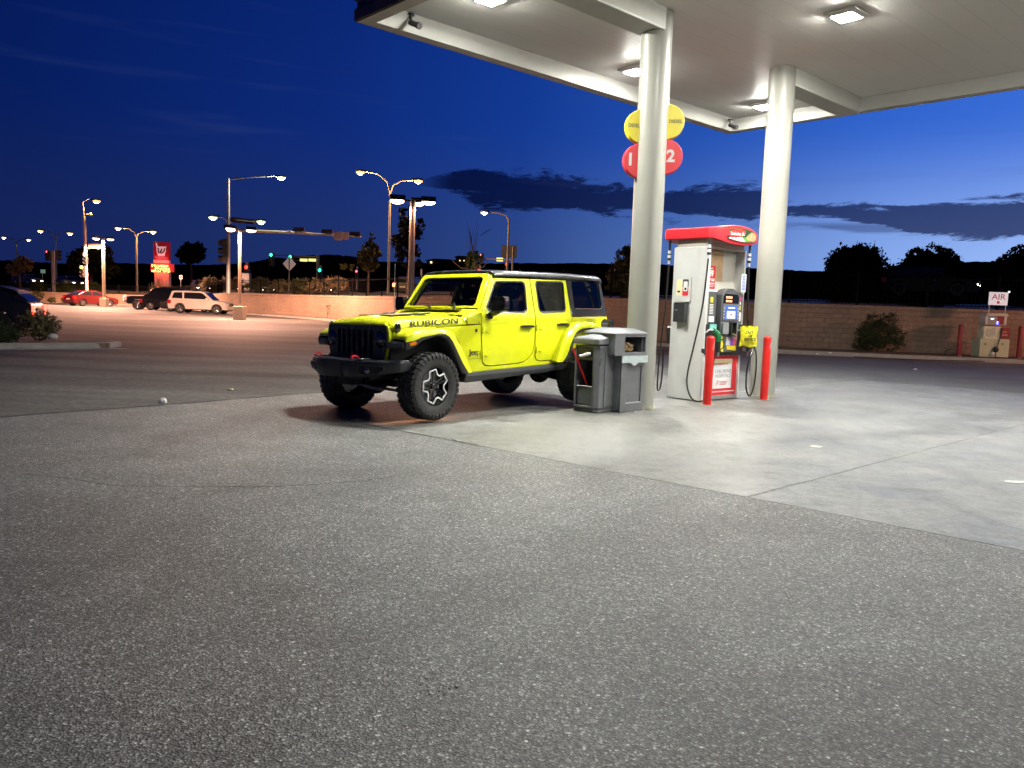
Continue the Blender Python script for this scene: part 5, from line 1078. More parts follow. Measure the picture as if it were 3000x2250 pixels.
m = M(); m.grid(rows); rt = m.build('hardtop_roof', mk('roof_black_lifted', (.05, .053, .058), .25, var=.1, bump=.03, bs=140), jp, ang=45)  # hardtop black raised in colour for the reflection on the roof
mod = rt.modifiers.new('thick', 'SOLIDIFY'); mod.thickness = .025; mod.offset = 1
m = M(); m.prism([(-.66, 1.275), (.66, 1.275), (.60, 1.82), (-.60, 1.82)], 3.62, 3.645, axis='x', holes=[[(-.56, 1.36), (.56, 1.36), (.52, 1.76), (-.52, 1.76)]], mapf=lambda P, k: (P[0]+.05*(1.82-P[2])/.5, P[1], P[2])); m.build('rear_gate_frame', htop, jp)
m = M(); m.prism([(-.56, 1.36), (.56, 1.36), (.52, 1.76), (-.52, 1.76)], 3.63, 3.634, axis='x', mapf=lambda P, k: (P[0]+.05*(1.82-P[2])/.5, P[1], P[2])); m.build('rear_window', gl, jp)
# antenna on the passenger side cowl
m = M(); m.tube([(.76, .78, 1.2), (.755, .785, 1.5), (.76, .78, 1.98)], [.008, .004, .0025], 6); m.build('antenna', galv, jp)
# cabin
seatm = mk('dark_fabric', (.018, .018, .020), .8, var=.2)
for x, y in ((1.55, -.36), (1.55, .36), (2.45, -.36), (2.45, .36)):
    m = M(); m.prism(rrect(-.24, 1.0, .24, 1.50, .08), 0, .12, axis='x', X=Matrix.Translation((x+.18, y, 0)) @ Matrix.Shear('XY', 4, (.0, 0))); m.prism(rrect(-.13, 1.52, .13, 1.68, .05), .02, .11, axis='x', X=Matrix.Translation((x+.20, y, 0))); m.box((x-.28, y-.24, .85), (x+.2, y+.24, 1.02)); m.build('seat', seatm, jp, bevel=.03)
m = M(); m.prism([(.93, 1.20), (1.18, 1.22), (1.22, 1.30), (1.10, 1.365), (.95, 1.36)], -.66, .66, axis='y'); m.build('dashboard', mk('dash_black', (.02, .021, .023), .5, var=.15), jp, bevel=.02)
m = M(); X = Matrix.Translation((1.33, -.36, 1.33)) @ Matrix.Rotation(rad(-65), 4, 'Y'); m.tube([tuple(X @ Vector((.185*math.cos(rad(a)), .185*math.sin(rad(a)), 0))) for a in range(0, 361, 15)], .014, 8); m.tube([tuple(X @ Vector((0, -.17, 0))), tuple(X @ Vector((0, .17, 0)))], .02, 6); m.cyl(tuple(X @ Vector((0, 0, 0))), (1.15, -.36, 1.27), .03, n=10); m.build('steering_wheel', black_pl, jp)
for x in (1.99, 2.80):
    m = M(); m.tube([(x, -.60, .9), (x, -.57, 1.72), (x, -.50, 1.79), (x, .50, 1.79), (x, .57, 1.72), (x, .60, .9)], .035, 10); m.build('roll_bar', seatm, jp)
for s in (-1, 1):
    m = M(); m.tube([(1.28, s*.58, 1.76), (2.0, s*.57, 1.77), (3.4, s*.58, 1.77), (3.55, s*.60, 1.3)], .03, 8); m.build('roll_bar', seatm, jp)
    m = M(); m.tube([(.99, s*.665, 1.38), (1.20, s*.60, 1.68)], .014, 6); m.build('grab_handle', seatm, jp)
m = M(); m.prism(rrect(-.10, 1.665, .12, 1.735, .02), 1.15, 1.18, axis='x'); m.build('rear_view_mirror', black_gloss, jp, bevel=.008)
# ------------------------------------------------------------------ retaining wall, raised ground, street, hills
def cat(P, k=6):
    return smooth_path([(p[0], p[1], p[2] if len(p) > 2 else 0) for p in P], k)
WP = cat([(-82, 93, 1.25), (-60, 93, 1.25), (-44.5, 92.5, 1.27), (-36, 87, 1.4), (-29, 76, 1.6), (-24.8, 69, 1.76), (-19, 63.8, 1.76), (-13.7, 57.5, 1.76), (-9.2, 50.5, 1.76), (-5.8, 45, 1.78), (0.1, 39.7, 1.95), (5.5, 35.8, 1.97), (10.8, 33, 1.97), (17.6, 31.6, 1.95), (24, 31, 1.95), (34, 31, 1.95)], 5)
blockm = ground_mat('split_face_block', 'block')
def wall_run(name, pts, label, th=.3):
    me = bpy.data.meshes.new(name); vs = []; fs = []; uvs = []; s = 0
    N_ = len(pts); pr = []
    for i, p in enumerate(pts):
        a = pts[max(i-1, 0)]; b = pts[min(i+1, N_-1)]; d = Vector((b.x-a.x, b.y-a.y, 0)).normalized(); n = Vector((d.y, -d.x, 0))
        if i: s += (Vector((p.x, p.y))-Vector((pts[i-1].x, pts[i-1].y))).length
        pr.append((p, n, s))
    def quad(q, uv): k = len(vs); vs.extend([tuple(x) for x in q]); fs.append((k, k+1, k+2, k+3)); uvs.extend(uv)
    for i in range(N_-1):
        (p, n, s0_), (q, n2, s1_) = pr[i], pr[i+1]; P = Vector((p.x, p.y, 0)); Q = Vector((q.x, q.y, 0)); z = Vector((0, 0, 1)); zp, zq = p.z, q.z
        quad([P+n*0-z*.05, Q-z*.05, Q+z*(zq-.12), P+z*(zp-.12)], [(s0_, -.05), (s1_, -.05), (s1_, zq-.12), (s0_, zp-.12)])
        quad([P+n*.03+z*(zp-.12), Q+n2*.03+z*(zq-.12), Q+n2*.03+z*zq, P+n*.03+z*zp], [(s0_, 1.62), (s1_, 1.62), (s1_, 1.74), (s0_, 1.74)])
        quad([P+z*(zp-.12), Q+z*(zq-.12), Q+n2*.03+z*(zq-.12), P+n*.03+z*(zp-.12)], [(s0_, 0), (s1_, 0), (s1_, .03), (s0_, .03)])
        quad([P+n*.03+z*zp, Q+n2*.03+z*zq, Q-n2*th+z*zq, P-n*th+z*zp], [(s0_, 0), (s1_, 0), (s1_, .1), (s0_, .1)])
        quad([P-n*th+z*zp, Q-n2*th+z*zq, Q-n2*th-z*.05, P-n*th-z*.05], [(s0_, 0), (s1_, 0), (s1_, 1), (s0_, 1)])
    me.from_pydata(vs, [], fs); l = me.uv_layers.new(name='UVMap')
    for i, uv in enumerate(uvs): l.data[i].uv = uv
    me.materials.append(blockm); o = bpy.data.objects.new(name, me); COL.objects.link(o); tag(o, label, 'wall'); return o
iA = next(i for i, p in enumerate(WP) if p.x > -27); iB = next(i for i, p in enumerate(WP) if p.x > -1)
wall_run('retaining_wall', WP[:iA+1], 'low tan block retaining wall behind the parked cars, under the green hedge')
wall_run('retaining_wall', WP[iA:iB+1], 'tan split-face block wall lit orange behind the shopping cart')
wall_run('retaining_wall', WP[iB:], 'dark brown block retaining wall behind the air machine')
# kerb and planting strip in front of the wall
def off(p, i, d):
    a = WP[max(i-1, 0)]; b = WP[min(i+1, len(WP)-1)]; t = Vector((b.x-a.x, b.y-a.y, 0)).normalized(); n = Vector((t.y, -t.x, 0)); return Vector((p.x, p.y, 0))+n*d
KO = [off(p, i, .9+(1.7*clamp((p.x-0)/9, 0, 1))) for i, p in enumerate(WP)]
kerb('kerb', KO[::1], w=.16, h=.15)
m = M(); m.grid([[tuple(k+Vector((0, 0, .13))+(Vector((w.x, w.y, 0))-k).normalized()*.1) for k, w in zip(KO, WP)], [(w.x, w.y, .15) for w in WP]]); struct('planting_strip', m, ground_mat('dirt_mat', 'dirt'), smooth=False)
m = M(); m.grid([[tuple(k+(k-Vector((w.x, w.y, 0))).normalized()*.55+Vector((0, 0, -.004))) for k, w in zip(KO, WP)], [tuple(k+Vector((0, 0, -.004))) for k in KO]]); struct('gutter', m, mk('gutter_concrete', (.36, .33, .29), .8, var=.15, vs=2), smooth=False)
# raised ground rows
def zg(p, d): return p.z-.08+.028*d if d < 30 else p.z-.08+.84+.018*(d-30)
def rrow(d):
    R_ = []
    for i, p in enumerate(WP):
        q = off(p, i, -.3); fan = Vector((p.x, p.y, 0)).normalized(); q = q+fan*d; q.z = zg(p, d)+.10*math.sin(i*1.3+d)*(d > 1); R_.append(tuple(q))
    return R_
dirtm = ground_mat('slope_dirt', 'dirt')
m = M(); m.grid([rrow(0), rrow(2.5), rrow(5), rrow(8)]); struct('raised_ground', m, dirtm)
m = M(); m.grid([rrow(8), rrow(15), rrow(23)]); struct('street', m, mk('street_asphalt', (.07, .068, .065), .6, var=.2, bump=.3, bs=8))
m = M(); m.grid([rrow(23), rrow(35), rrow(60), rrow(100), rrow(150)]); struct('raised_ground', m, mk('dark_scrub', (.022, .020, .013), .95, var=.4, vs=.4, spec=0))
sky_ = [(-700, 775), (-300, 765), (0, 763), (60, 760), (110, 768), (200, 772), (300, 768), (400, 772), (480, 774), (600, 776), (700, 772), (760, 764), (800, 754), (850, 757), (900, 748), (970, 746), (1040, 752), (1100, 766), (1200, 768), (1300, 771), (1370, 762), (1420, 772), (1500, 770), (1600, 772), (1700, 771), (1780, 772), (1850, 771), (2000, 778), (2300, 789), (2330, 792), (2450, 797), (2600, 788), (2700, 776), (2800, 768), (2900, 766), (3000, 762), (3300, 770), (3700, 780)]
rng = random.Random(3); R0 = []; R1 = []; R2 = []; R3 = []
for i in range(len(sky_)-1):
    for k in range(8):
        t = k/8; x = sky_[i][0]*(1-t)+sky_[i+1][0]*t; y = sky_[i][1]*(1-t)+sky_[i+1][1]*t+rng.uniform(-1.3, 1.3)
        p = D(x, y, 330); R1.append(tuple(p)); b = D(x, y, 190); R0.append((b.x, 190, 2.5)); q = D(x, y, 260); R2.append((q.x, 262, 5+(p.z-5)*.55+rng.uniform(-.4, .4))); R3.append((p.x*1.2, 420, 2))
m = M(); m.grid([R0, R2, R1, R3]); struct('hills', m, mk('night_hill', (.008, .007, .006), 1, var=.3, vs=.05, spec=0))
# fences
fence_m = mk('fence_black', (.006, .006, .006), .8, var=.2, spec=.05)
def fence(pts, h, label, dx=.14, post=2.4, taper=False):
    t = thing('iron_fence', label, 'fence', (0, 0, 0), 0, None); s = 0; acc = []
    for i in range(len(pts)-1):
        a, b = pts[i], pts[i+1]; L_ = (b-a).length; n = max(1, int(L_/.07)) ; acc += [(a.lerp(b, k/n)) for k in range(n)]
    acc.append(pts[-1]); mp = M(); last = -9; d = 0; posts = []; lp = -9; prev = acc[0]
    for p in acc:
        d += (Vector((p.x, p.y))-Vector((prev.x, prev.y))).length; prev = p
        if d-last >= dx: last = d; mp.box((p.x-.008, p.y-.008, p.z+.06), (p.x+.008, p.y+.008, p.z+h+.05))
        if d-lp >= post: lp = d; posts.append(p)
    mp.build('pickets', fence_m, t, smooth=False, fix=False)
    mr_ = M()
    for z in (.12, h-.10):
        mr_.tube([(p.x, p.y, p.z+z) for p in pts], .022, 4, caps=False)
    mr_.build('rails', fence_m, t, smooth=False)
    for p in posts:
        m = M(); m.box((p.x-.035, p.y-.035, p.z-.05), (p.x+.035, p.y+.035, p.z+h+.08)); m.build('post', fence_m, t, smooth=False)
def offz(i, d, dz=0): q = off(WP[i], i, d); q.z = WP[i].z+dz; return q
fence([offz(i, -.16) for i in range(2, iA+1)], 1.05, 'black iron picket fence above the low wall behind the parked cars', .14, 4.0)
fence([offz(i, -.16) for i in range(iA, iB+1)], 1.15, 'black iron fence on the orange lit wall behind the yellow vehicle', .13, 2.6)
fence([offz(i, -.16) for i in range(iB, len(WP)-3)], 1.28, 'tall black iron fence on the dark wall at the right', .13, 2.6)
# ------------------------------------------------------------------ foliage
def foliage(blobs, n, size, seed=1, gap=.35, shape=1.0):
    """leaf clumps: small bent quads scattered in ellipsoids; clumps give light and dark masses and gaps"""
    r = random.Random(seed); vs = []; fs = []
    tot = sum(b[3]*b[4]*b[5] for b in blobs)
    for (x, y, z, rx, ry, rz) in blobs:
        k = max(20, int(n*rx*ry*rz/tot)); nc = max(4, k//26)
        for c in range(nc):
            u = r.uniform(-1, 1); a = r.uniform(0, 6.283); q = math.sqrt(1-u*u); rr_ = r.uniform(.45, 1.05)**.6
            cx, cy, cz = x+rx*rr_*q*math.cos(a), y+ry*rr_*q*math.sin(a), z+rz*rr_*u
            if r.random() < gap*.4: continue
            cs = r.uniform(.14, .30)*min(rx, rz)*shape
            for j in range(max(3, k//nc)):
                px, py, pz = cx+r.gauss(0, cs*.8), cy+r.gauss(0, cs*.8), cz+r.gauss(0, cs*.6)
                s = size*r.uniform(.5, 1.3); d = Vector((r.gauss(0, 1), r.gauss(0, 1), r.gauss(0, .8))).normalized(); e = d.orthogonal().normalized(); e = (Matrix.Rotation(r.uniform(0, 6.28), 3, d) @ e); f = d.cross(e)
                P = Vector((px, py, pz)); i0 = len(vs)
                vs += [tuple(P-e*s), tuple(P-f*s*.45+d*s*.12), tuple(P+e*s), tuple(P+f*s*.45+d*s*.12)]; fs.append((i0, i0+1, i0+2, i0+3))
    m = M(); m.v = vs; m.f = fs; m.mi = [0]*len(fs); return m
def leafm(name, c, t=.25):
    m = mk(name, c, .6, var=.55, vs=1.2, spec=.3); return m
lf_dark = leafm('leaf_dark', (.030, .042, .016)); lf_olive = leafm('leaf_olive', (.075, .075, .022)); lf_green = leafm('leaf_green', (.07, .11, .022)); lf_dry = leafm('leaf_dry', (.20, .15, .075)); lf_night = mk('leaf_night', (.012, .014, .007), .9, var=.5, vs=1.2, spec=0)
barkm = mk('bark', (.07, .052, .035), .9, var=.3, bump=.5, bs=12)
def tree(label, base, top, blobs, n, size, mt, trunk_r=.12, limbs=4, seed=1, name='tree', grp=None, cat_='tree', gap=.35, kinks=True, shape=1.):
    t = thing(name, label, cat_, base, 0, grp); r = random.Random(seed)
    B = Vector(base); rel = [(b[0]-B.x, b[1]-B.y, b[2]-B.z, *b[3:]) for b in blobs]
    foliage(rel, n, size, seed, gap, shape).build('crown', mt, t, smooth=False, fix=False)
    if trunk_r > 0:
        H = top-B.z; pts = [(0, 0, 0)]+[(r.uniform(-.06, .06)*H*.3, 0, H*k/4) for k in range(1, 5)]
        m = M(); m.tube(pts, [trunk_r, trunk_r*.85, trunk_r*.65, trunk_r*.45, trunk_r*.2], 8)
        for i in range(limbs):
            b = rel[i % len(rel)]; z0_ = H*r.uniform(.35, .8); m.tube([(0, 0, z0_), (b[0]*.4, b[1]*.4, (z0_+b[2])/2+.1), (b[0]+b[3]*r.uniform(-.3, .3), b[1], b[2]+b[5]*.3)], [trunk_r*.4, trunk_r*.25, trunk_r*.08], 6)
        m.build('trunk', barkm, t)
    return t
def blob(x, y, Y, rx, ry=None, d=None):
    """pixel centre and pixel radii at depth Y -> ellipsoid"""
    p = D(x, y, Y); k = Y/FPX; ry = ry or rx; return (p.x, p.y, p.z, rx*k, (d or min(rx, ry))*k, ry*k)
def gnd(x, Y, dz=0):
    """ground height behind the wall at image column x, depth Y"""
    X = D(x, 900, Y).x; best = min(WP, key=lambda p: abs(math.atan2(p.x, p.y)-math.atan2(X, Y))); dd = math.hypot(X, Y)-math.hypot(best.x, best.y)
    return Vector((X, Y, zg(best, max(0, dd))+dz))
# trees
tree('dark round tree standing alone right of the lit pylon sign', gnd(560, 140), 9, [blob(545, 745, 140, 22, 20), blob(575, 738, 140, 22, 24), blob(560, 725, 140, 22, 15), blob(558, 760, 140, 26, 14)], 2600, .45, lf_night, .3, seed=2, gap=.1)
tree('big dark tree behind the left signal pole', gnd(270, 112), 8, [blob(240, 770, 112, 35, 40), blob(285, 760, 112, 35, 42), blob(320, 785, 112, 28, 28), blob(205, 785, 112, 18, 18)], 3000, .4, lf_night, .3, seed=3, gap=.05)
tree('orange lit spreading tree at the far left', gnd(60, 100), 6, [blob(45, 785, 100, 18, 22), blob(70, 775, 100, 20, 22), blob(85, 768, 100, 12, 10), blob(50, 765, 100, 14, 10)], 1500, .3, lf_dry, .15, seed=4)
tree('olive tree with a low left branch between the mast arm and double lamp', gnd(1078, 60), 6.3, [blob(1090, 690, 60, 9, 17), blob(1088, 722, 60, 20, 16), blob(1078, 752, 60, 28, 24), blob(1085, 778, 60, 26, 16), blob(1030, 782, 60, 22, 9), blob(1005, 780, 60, 12, 7), blob(1100, 742, 60, 16, 14)], 3000, .14, lf_olive, .09, seed=5)
tree('tall narrow tree behind the middle parking lot lamp', gnd(1192, 57), 8.3, [blob(1185, 622, 57, 14, 14), blob(1187, 655, 57, 20, 22), blob(1200, 680, 57, 32, 26), blob(1230, 660, 57, 12, 16), blob(1175, 705, 57, 24, 22), blob(1195, 735, 57, 34, 22), blob(1172, 742, 57, 18, 14), blob(1205, 770, 57, 34, 14), blob(1165, 770, 57, 26, 9), blob(1160, 690, 57, 9, 9)], 5600, .14, leafm('leaf_brown_green', (.036, .034, .015)), .11, seed=6, gap=.2)
# pollarded tree with bare whips
B = gnd(1385, 43); t = thing('pollarded_tree', 'pollarded tree with leafy stub and bare upright whips above the vehicle roof', 'tree', B)
m = foliage([tuple(Vector(blob(x, y, 43, rx, ry)[:3])-B)+blob(x, y, 43, rx, ry)[3:] for x, y, rx, ry in ((1378, 755, 16, 14), (1398, 752, 10, 16), (1382, 778, 16, 12), (1378, 795, 12, 10))], 1500, .09, 8, .2); m.build('crown', lf_green, t, smooth=False, fix=False)
m = M(); m.tube([(0, 0, 0), (.03, 0, D(1380, 770, 43).z-B.z)], [.12, .08], 8); rng = random.Random(5)
for i in range(16):
    a = D(1372+rng.uniform(0, 20), 750, 43)-B; b = D(1375+rng.uniform(-8, 32), rng.uniform(640, 700), 43+rng.uniform(-.6, .6))-B; c = a.lerp(b, .5)+Vector((rng.uniform(-.12, .12), 0, 0)); m.tube([tuple(a), tuple(c), tuple(b)], [.013, .008, .003], 4)
for P in (((1372, 787), (1350, 785), (1332, 770), (1321, 757)), ((1392, 785), (1410, 772), (1414, 755)), ((1392, 788), (1418, 782), (1428, 762)), ((1408, 690), (1425, 678), (1438, 672))):
    m.tube([tuple(D(x, y, 42.8)-B) for x, y in P], .02, 5)
m.build('trunk', mk('pale_bark', (.22, .17, .13), .9, var=.2), t)
tree('olive tree hanging over the wall left of the round cream column', gnd(1830, 39.5), 4.5, [blob(1835, 765, 38.6, 30, 36), blob(1805, 800, 38.6, 26, 26), blob(1790, 830, 38.4, 22, 24), blob(1835, 820, 38.4, 30, 36), blob(1850, 865, 38.2, 28, 26), blob(1822, 890, 38, 20, 18), blob(1845, 735, 38.8, 18, 20)], 5200, .10, lf_olive, .1, seed=9, gap=.12)
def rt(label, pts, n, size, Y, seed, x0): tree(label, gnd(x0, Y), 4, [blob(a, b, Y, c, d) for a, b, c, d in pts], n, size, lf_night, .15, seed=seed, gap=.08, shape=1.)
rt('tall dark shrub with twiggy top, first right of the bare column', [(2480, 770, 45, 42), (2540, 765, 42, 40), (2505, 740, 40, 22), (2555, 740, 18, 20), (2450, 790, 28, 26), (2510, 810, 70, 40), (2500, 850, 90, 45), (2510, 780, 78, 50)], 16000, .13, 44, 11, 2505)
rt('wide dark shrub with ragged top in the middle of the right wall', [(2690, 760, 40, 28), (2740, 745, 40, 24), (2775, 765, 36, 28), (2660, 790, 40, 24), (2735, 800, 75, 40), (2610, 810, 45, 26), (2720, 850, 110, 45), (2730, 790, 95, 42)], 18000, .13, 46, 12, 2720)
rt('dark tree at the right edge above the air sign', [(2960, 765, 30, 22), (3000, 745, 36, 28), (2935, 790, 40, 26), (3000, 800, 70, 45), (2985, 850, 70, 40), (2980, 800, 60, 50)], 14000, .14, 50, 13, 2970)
for i, (x, y, h_) in enumerate(((2452, 752, 24), (2512, 700, 30), (2557, 702, 34), (2563, 715, 30), (2603, 745, 22), (2688, 728, 22), (2740, 716, 26), (2752, 718, 16), (2905, 750, 18), (2968, 720, 16))):
    pass
m = M(); rng = random.Random(9)
for (x, y, h_) in ((2450, 775, 30), (2512, 735, 32), (2530, 735, 22), (2557, 735, 32), (2565, 740, 24), (2580, 760, 26), (2603, 790, 24), (2688, 745, 22), (2700, 740, 18), (2735, 735, 22), (2742, 735, 16)):
    a = D(x, y, 45); b = D(x+rng.uniform(-6, 8), y-h_, 45); m.tube([tuple(a), tuple(a.lerp(b, .5)+Vector((.05, 0, 0))), tuple(b)], [.03, .02, .008], 4)
tag(m.build('bare_twigs', barkm), 'thin bare twigs rising above the dark shrubs at the right', 'branches', kind='stuff')
# shrub in front of the right wall
bp0 = D(2570, 1028, 31.2); tree('loose green shrub growing against the dark wall left of the air machine', (bp0.x, 31.2, .14), 1.6, [blob(2570, 975, 31.2, 52, 44), blob(2600, 950, 31.2, 34, 32), blob(2540, 990, 31.2, 36, 34), blob(2625, 985, 31.2, 26, 30), blob(2560, 940, 31.2, 30, 22), blob(2530, 1005, 31.2, 40, 26), blob(2610, 1008, 31.2, 36, 24)], 9000, .045, leafm('leaf_shrub', (.045, .062, .02)), .03, limbs=5, seed=14, name='shrub', cat_='shrub', gap=.5, shape=.9)
# hedge bushes behind the wall
HB = [(615, 832, 30, 20, 80, lf_dry), (680, 830, 48, 22, 76, lf_dry), (760, 834, 34, 22, 72, lf_olive), (818, 838, 28, 20, 70, lf_dry), (880, 836, 28, 22, 66, lf_olive), (925, 838, 26, 20, 64, lf_dry), (985, 833, 36, 24, 61, lf_dry)]
for i, (x, y, rx, ry, Y, mt) in enumerate(HB):
    lab = ['dry rounded bush first in the row behind the fence, near the parked white car', 'wide dry grassy bush behind the tall signal pole', 'olive bush just left of the bright headlights', 'round dry bush right of the bright headlights', 'olive bush below the diamond sign, behind the fence', 'small dry bush under the green signals', 'largest dry bush with feathery top at the end of the row'][i]
    g_ = gnd(x, Y); t = thing('bush', lab, 'bush', g_, 0, 'dry bushes behind the fence'); bb = [blob(x, y+4, Y, rx, ry), blob(x-rx*.4, y+8, Y, rx*.6, ry*.8), blob(x+rx*.4, y+6, Y, rx*.6, ry*.8), blob(x, y-ry*.45, Y, rx*.6, ry*.55)]
    foliage([tuple(Vector(b[:3])-g_)+b[3:] for b in bb], 1500, .12, 20+i, .1).build('leaves', mt, t, smooth=False, fix=False)
    m = M(); rng = random.Random(i)
    for k in range(26):
        a = D(x+rng.uniform(-rx, rx)*.7, y-ry*.2, Y)-g_; b = a+Vector((rng.uniform(-.3, .3), 0, rng.uniform(.3, .9)*ry*Y/FPX*1.1)); m.tube([tuple(a), tuple(b)], [.012, .004], 3)
    m.build('stalks', mk('dry_stalk', (.26, .20, .12), .9, var=.2), t)
for i, (x, rx) in enumerate(((115, 26), (185, 34), (262, 36))):
    g_ = gnd(x, 98); t = thing('hedge_bush', ['green bush at the left end over the low wall', 'green bush above the roof of the red car', 'green bush left of the iron fence panel'][i], 'bush', g_, 0, 'green bushes over the low wall')
    bb = [blob(x, 843, 98, rx, 13), blob(x-rx*.5, 841, 98, rx*.5, 12), blob(x+rx*.5, 840, 98, rx*.5, 12)]
    foliage([tuple(Vector(b[:3])-g_)+b[3:] for b in bb], 1700, .15, 40+i, .05).build('leaves', lf_green, t, smooth=False, fix=False)
for i, (x, y, rx, ry) in enumerate(((112, 868, 13, 17), (153, 879, 11, 7), (190, 878, 10, 8))):
    g_ = D(x, y+ry, 90.5); g_.z = .12; t = thing('wall_shrub', ['tall climbing shrub on the low wall face, nearest the dark car', 'small clipped shrub at the foot of the low wall', 'small shrub against the low wall beside the red car'][i], 'shrub', g_)
    b = blob(x, y, 90.5, rx, ry); foliage([tuple(Vector(b[:3])-g_)+b[3:]], 700, .12, 50+i, .1).build('leaves', lf_olive, t, smooth=False, fix=False)
# left island with its bush
isl = [(-22, 12.1), (-12.2, 18.95), (-10.95, 19.9), (-10.45, 20.55), (-10.5, 21.2), (-11.2, 21.55), (-12.4, 21.2), (-23, 14)]
kerb('kerb', [(p[0], p[1]) for p in isl], closed=True); m = M(); m.prism([(p[0]*.985-.18 if i < 5 else p[0], p[1]+(.09 if i < 3 else -.07)) for i, p in enumerate(isl)], .0, .125); struct('island_soil', m, dirtm, smooth=False)
m = M(); m.prism([(-12.3, 18.42), (-10.7, 19.55), (-9.95, 20.5), (-10.35, 20.5), (-10.95, 19.88), (-12.3, 18.90), (-22.2, 12.0), (-22.5, 11.6)], -.005, .003); struct('gutter', m, MATS['gutter_concrete'], smooth=False)
tree('rounded olive bush on the kerbed island in front of the dark car', (-12.1, 20.2, .12), .9, [blob(110, 955, 20.1, 52, 36), blob(140, 950, 20.1, 34, 32), blob(75, 955, 20.1, 30, 34), blob(110, 925, 20.1, 36, 20), blob(120, 975, 20.1, 42, 22)], 6500, .030, leafm('leaf_island', (.17, .14, .06)), .02, limbs=7, seed=31, name='island_bush', cat_='bush', gap=.4, shape=.75)
tree('low dark shrub at the left edge under the dark car', (-13.2, 19.6, .12), .6, [blob(10, 975, 19.4, 42, 30), blob(30, 985, 19.4, 30, 20)], 2600, .035, lf_dark, .02, seed=32, name='island_shrub', cat_='shrub', gap=.4)
m = M(); m.sphere((0, 0, .05), (.13, .10, .08), 10, 6); tag(m.build('stone', mk('white_stone', (.6, .58, .54), .9, bump=.3, bs=12), loc=D(155, 992, 19.9)), 'pale stone at the foot of the island bush', 'rock')
# ------------------------------------------------------------------ lamps, signals, signs
pole_m = mk('concrete_pole', (.40, .37, .32), .7, var=.12); steel_m = mk('grey_steel_pole', (.30, .30, .29), .5, .4, var=.1); bronze = mk('bronze_pole', (.22, .17, .12), .5, .3, var=.15)
warm = (1., .49, .33); hps = (1., .46, .14); cool = (.93, 1., .78)
def lens(name, c, s): return emis('lens_'+name, c, s)
L_warm = lens('warm', (1., .74, .52), 12.); L_hps = lens('sodium', (1., .48, .13), 2.2); L_cool = lens('cool', (.80, 1., .50), 2.8); L_yel = lens('pale', (1., .70, .28), 2.6); bulb_w = lens('bulb', (1., .95, .82), 40.)
def head(parent, p, d, s=1., lm=L_hps, mt=None):
    """cobra head: d = horizontal direction away from the arm"""
    d = Vector(d).normalized(); X = Matrix.Translation(p) @ Matrix.Rotation(math.atan2(d.y, d.x), 4, 'Z')
    m = M(); m.prism([(-.10, -.10), (.15, -.17), (.55, -.15), (.68, -.05), (.68, .05), (.55, .15), (.15, .17), (-.10, .10)], 0, .13, X=X @ Matrix.Scale(s, 4)); h = m.build('lamp_head', mt or dark_metal, parent, bevel=.02)
    m = M(); m.sphere((.36*s, 0, -.03*s), (.29*s, .18*s, .15*s), 16, 8, X=X); m.build('lens', lm, h)
    m = M(); m.sphere((.36*s, 0, -.10*s), (.18*s, .12*s, .105*s), 12, 6, X=X); m.build('bulb', bulb_w, h); return h
def parking_lamp(label, base, ztop, pole_r, heads, plinth=True, pw=0, col=warm, zbase=0.):
    t = thing('parking_lot_lamp', label, 'street lamp', base, 0, 'square headed parking lot lamps'); H = ztop-base[2]
    z0_ = 0
    if plinth:
        m = M(); m.box((-.32, -.32, -.1), (.32, .32, .86)); m.build('plinth', mk('plinth_concrete', (.45, .38, .30), .8, var=.1, bump=.2), t, bevel=.03); z0_ = .86
        m = M(); m.box((-.2, -.2, .86), (.2, .2, .93)); m.build('base_cover', bronze, t, bevel=.01)
    m = M(); m.cyl((0, 0, z0_), (0, 0, H-.05), pole_r, pole_r*.8, 14); m.build('pole', mk('lamp_pole_tan', (.34, .27, .20), .45, .2, var=.1), t)
    for a in heads:
        X = Matrix.Rotation(rad(a), 4, 'Z')
        m = M(); m.box((.10, -.03, H-.12), (.42, .03, H-.04), X=X); m.box((.35, -.24, H-.10), (1.0, .24, H+.12), X=X); hh = m.build('lamp_head', dark_metal, t, bevel=.02)
        m = M(); m.sphere((.68, 0, H-.10), (.30, .21, .13), 18, 8, X=X); m.build('lens', L_warm, hh)
    if pw:
        for a in heads:
            X = Matrix.Rotation(rad(a), 4, 'Z'); q = X @ Vector((.68, 0, H-.26)); spot('lamp', q, pw, col, 172, .35, .25, t)
    return t
pA = G(702, 937); pA.z = 0
parking_lamp('parking lot lamp on a square concrete plinth beside the white car', pA, D(700, 668, pA.y).z, .10, (160, 20, 235), pw=PLW)
pB = D(1206, 900, 35); pB.z = .0
parking_lamp('middle parking lot lamp rising behind the yellow vehicle hood', (pB.x-.05, 35, 0), D(1211, 583, 35).z, .145, (175, 8, 75, 195), pw=PLW*.07)
pC = D(305, 890, 78); pC.z = 0
parking_lamp('parking lot lamp on a plinth in front of the red car', pC, D(299, 697, 78).z, .16, (175, 5, 230), pw=PLW*2.0)
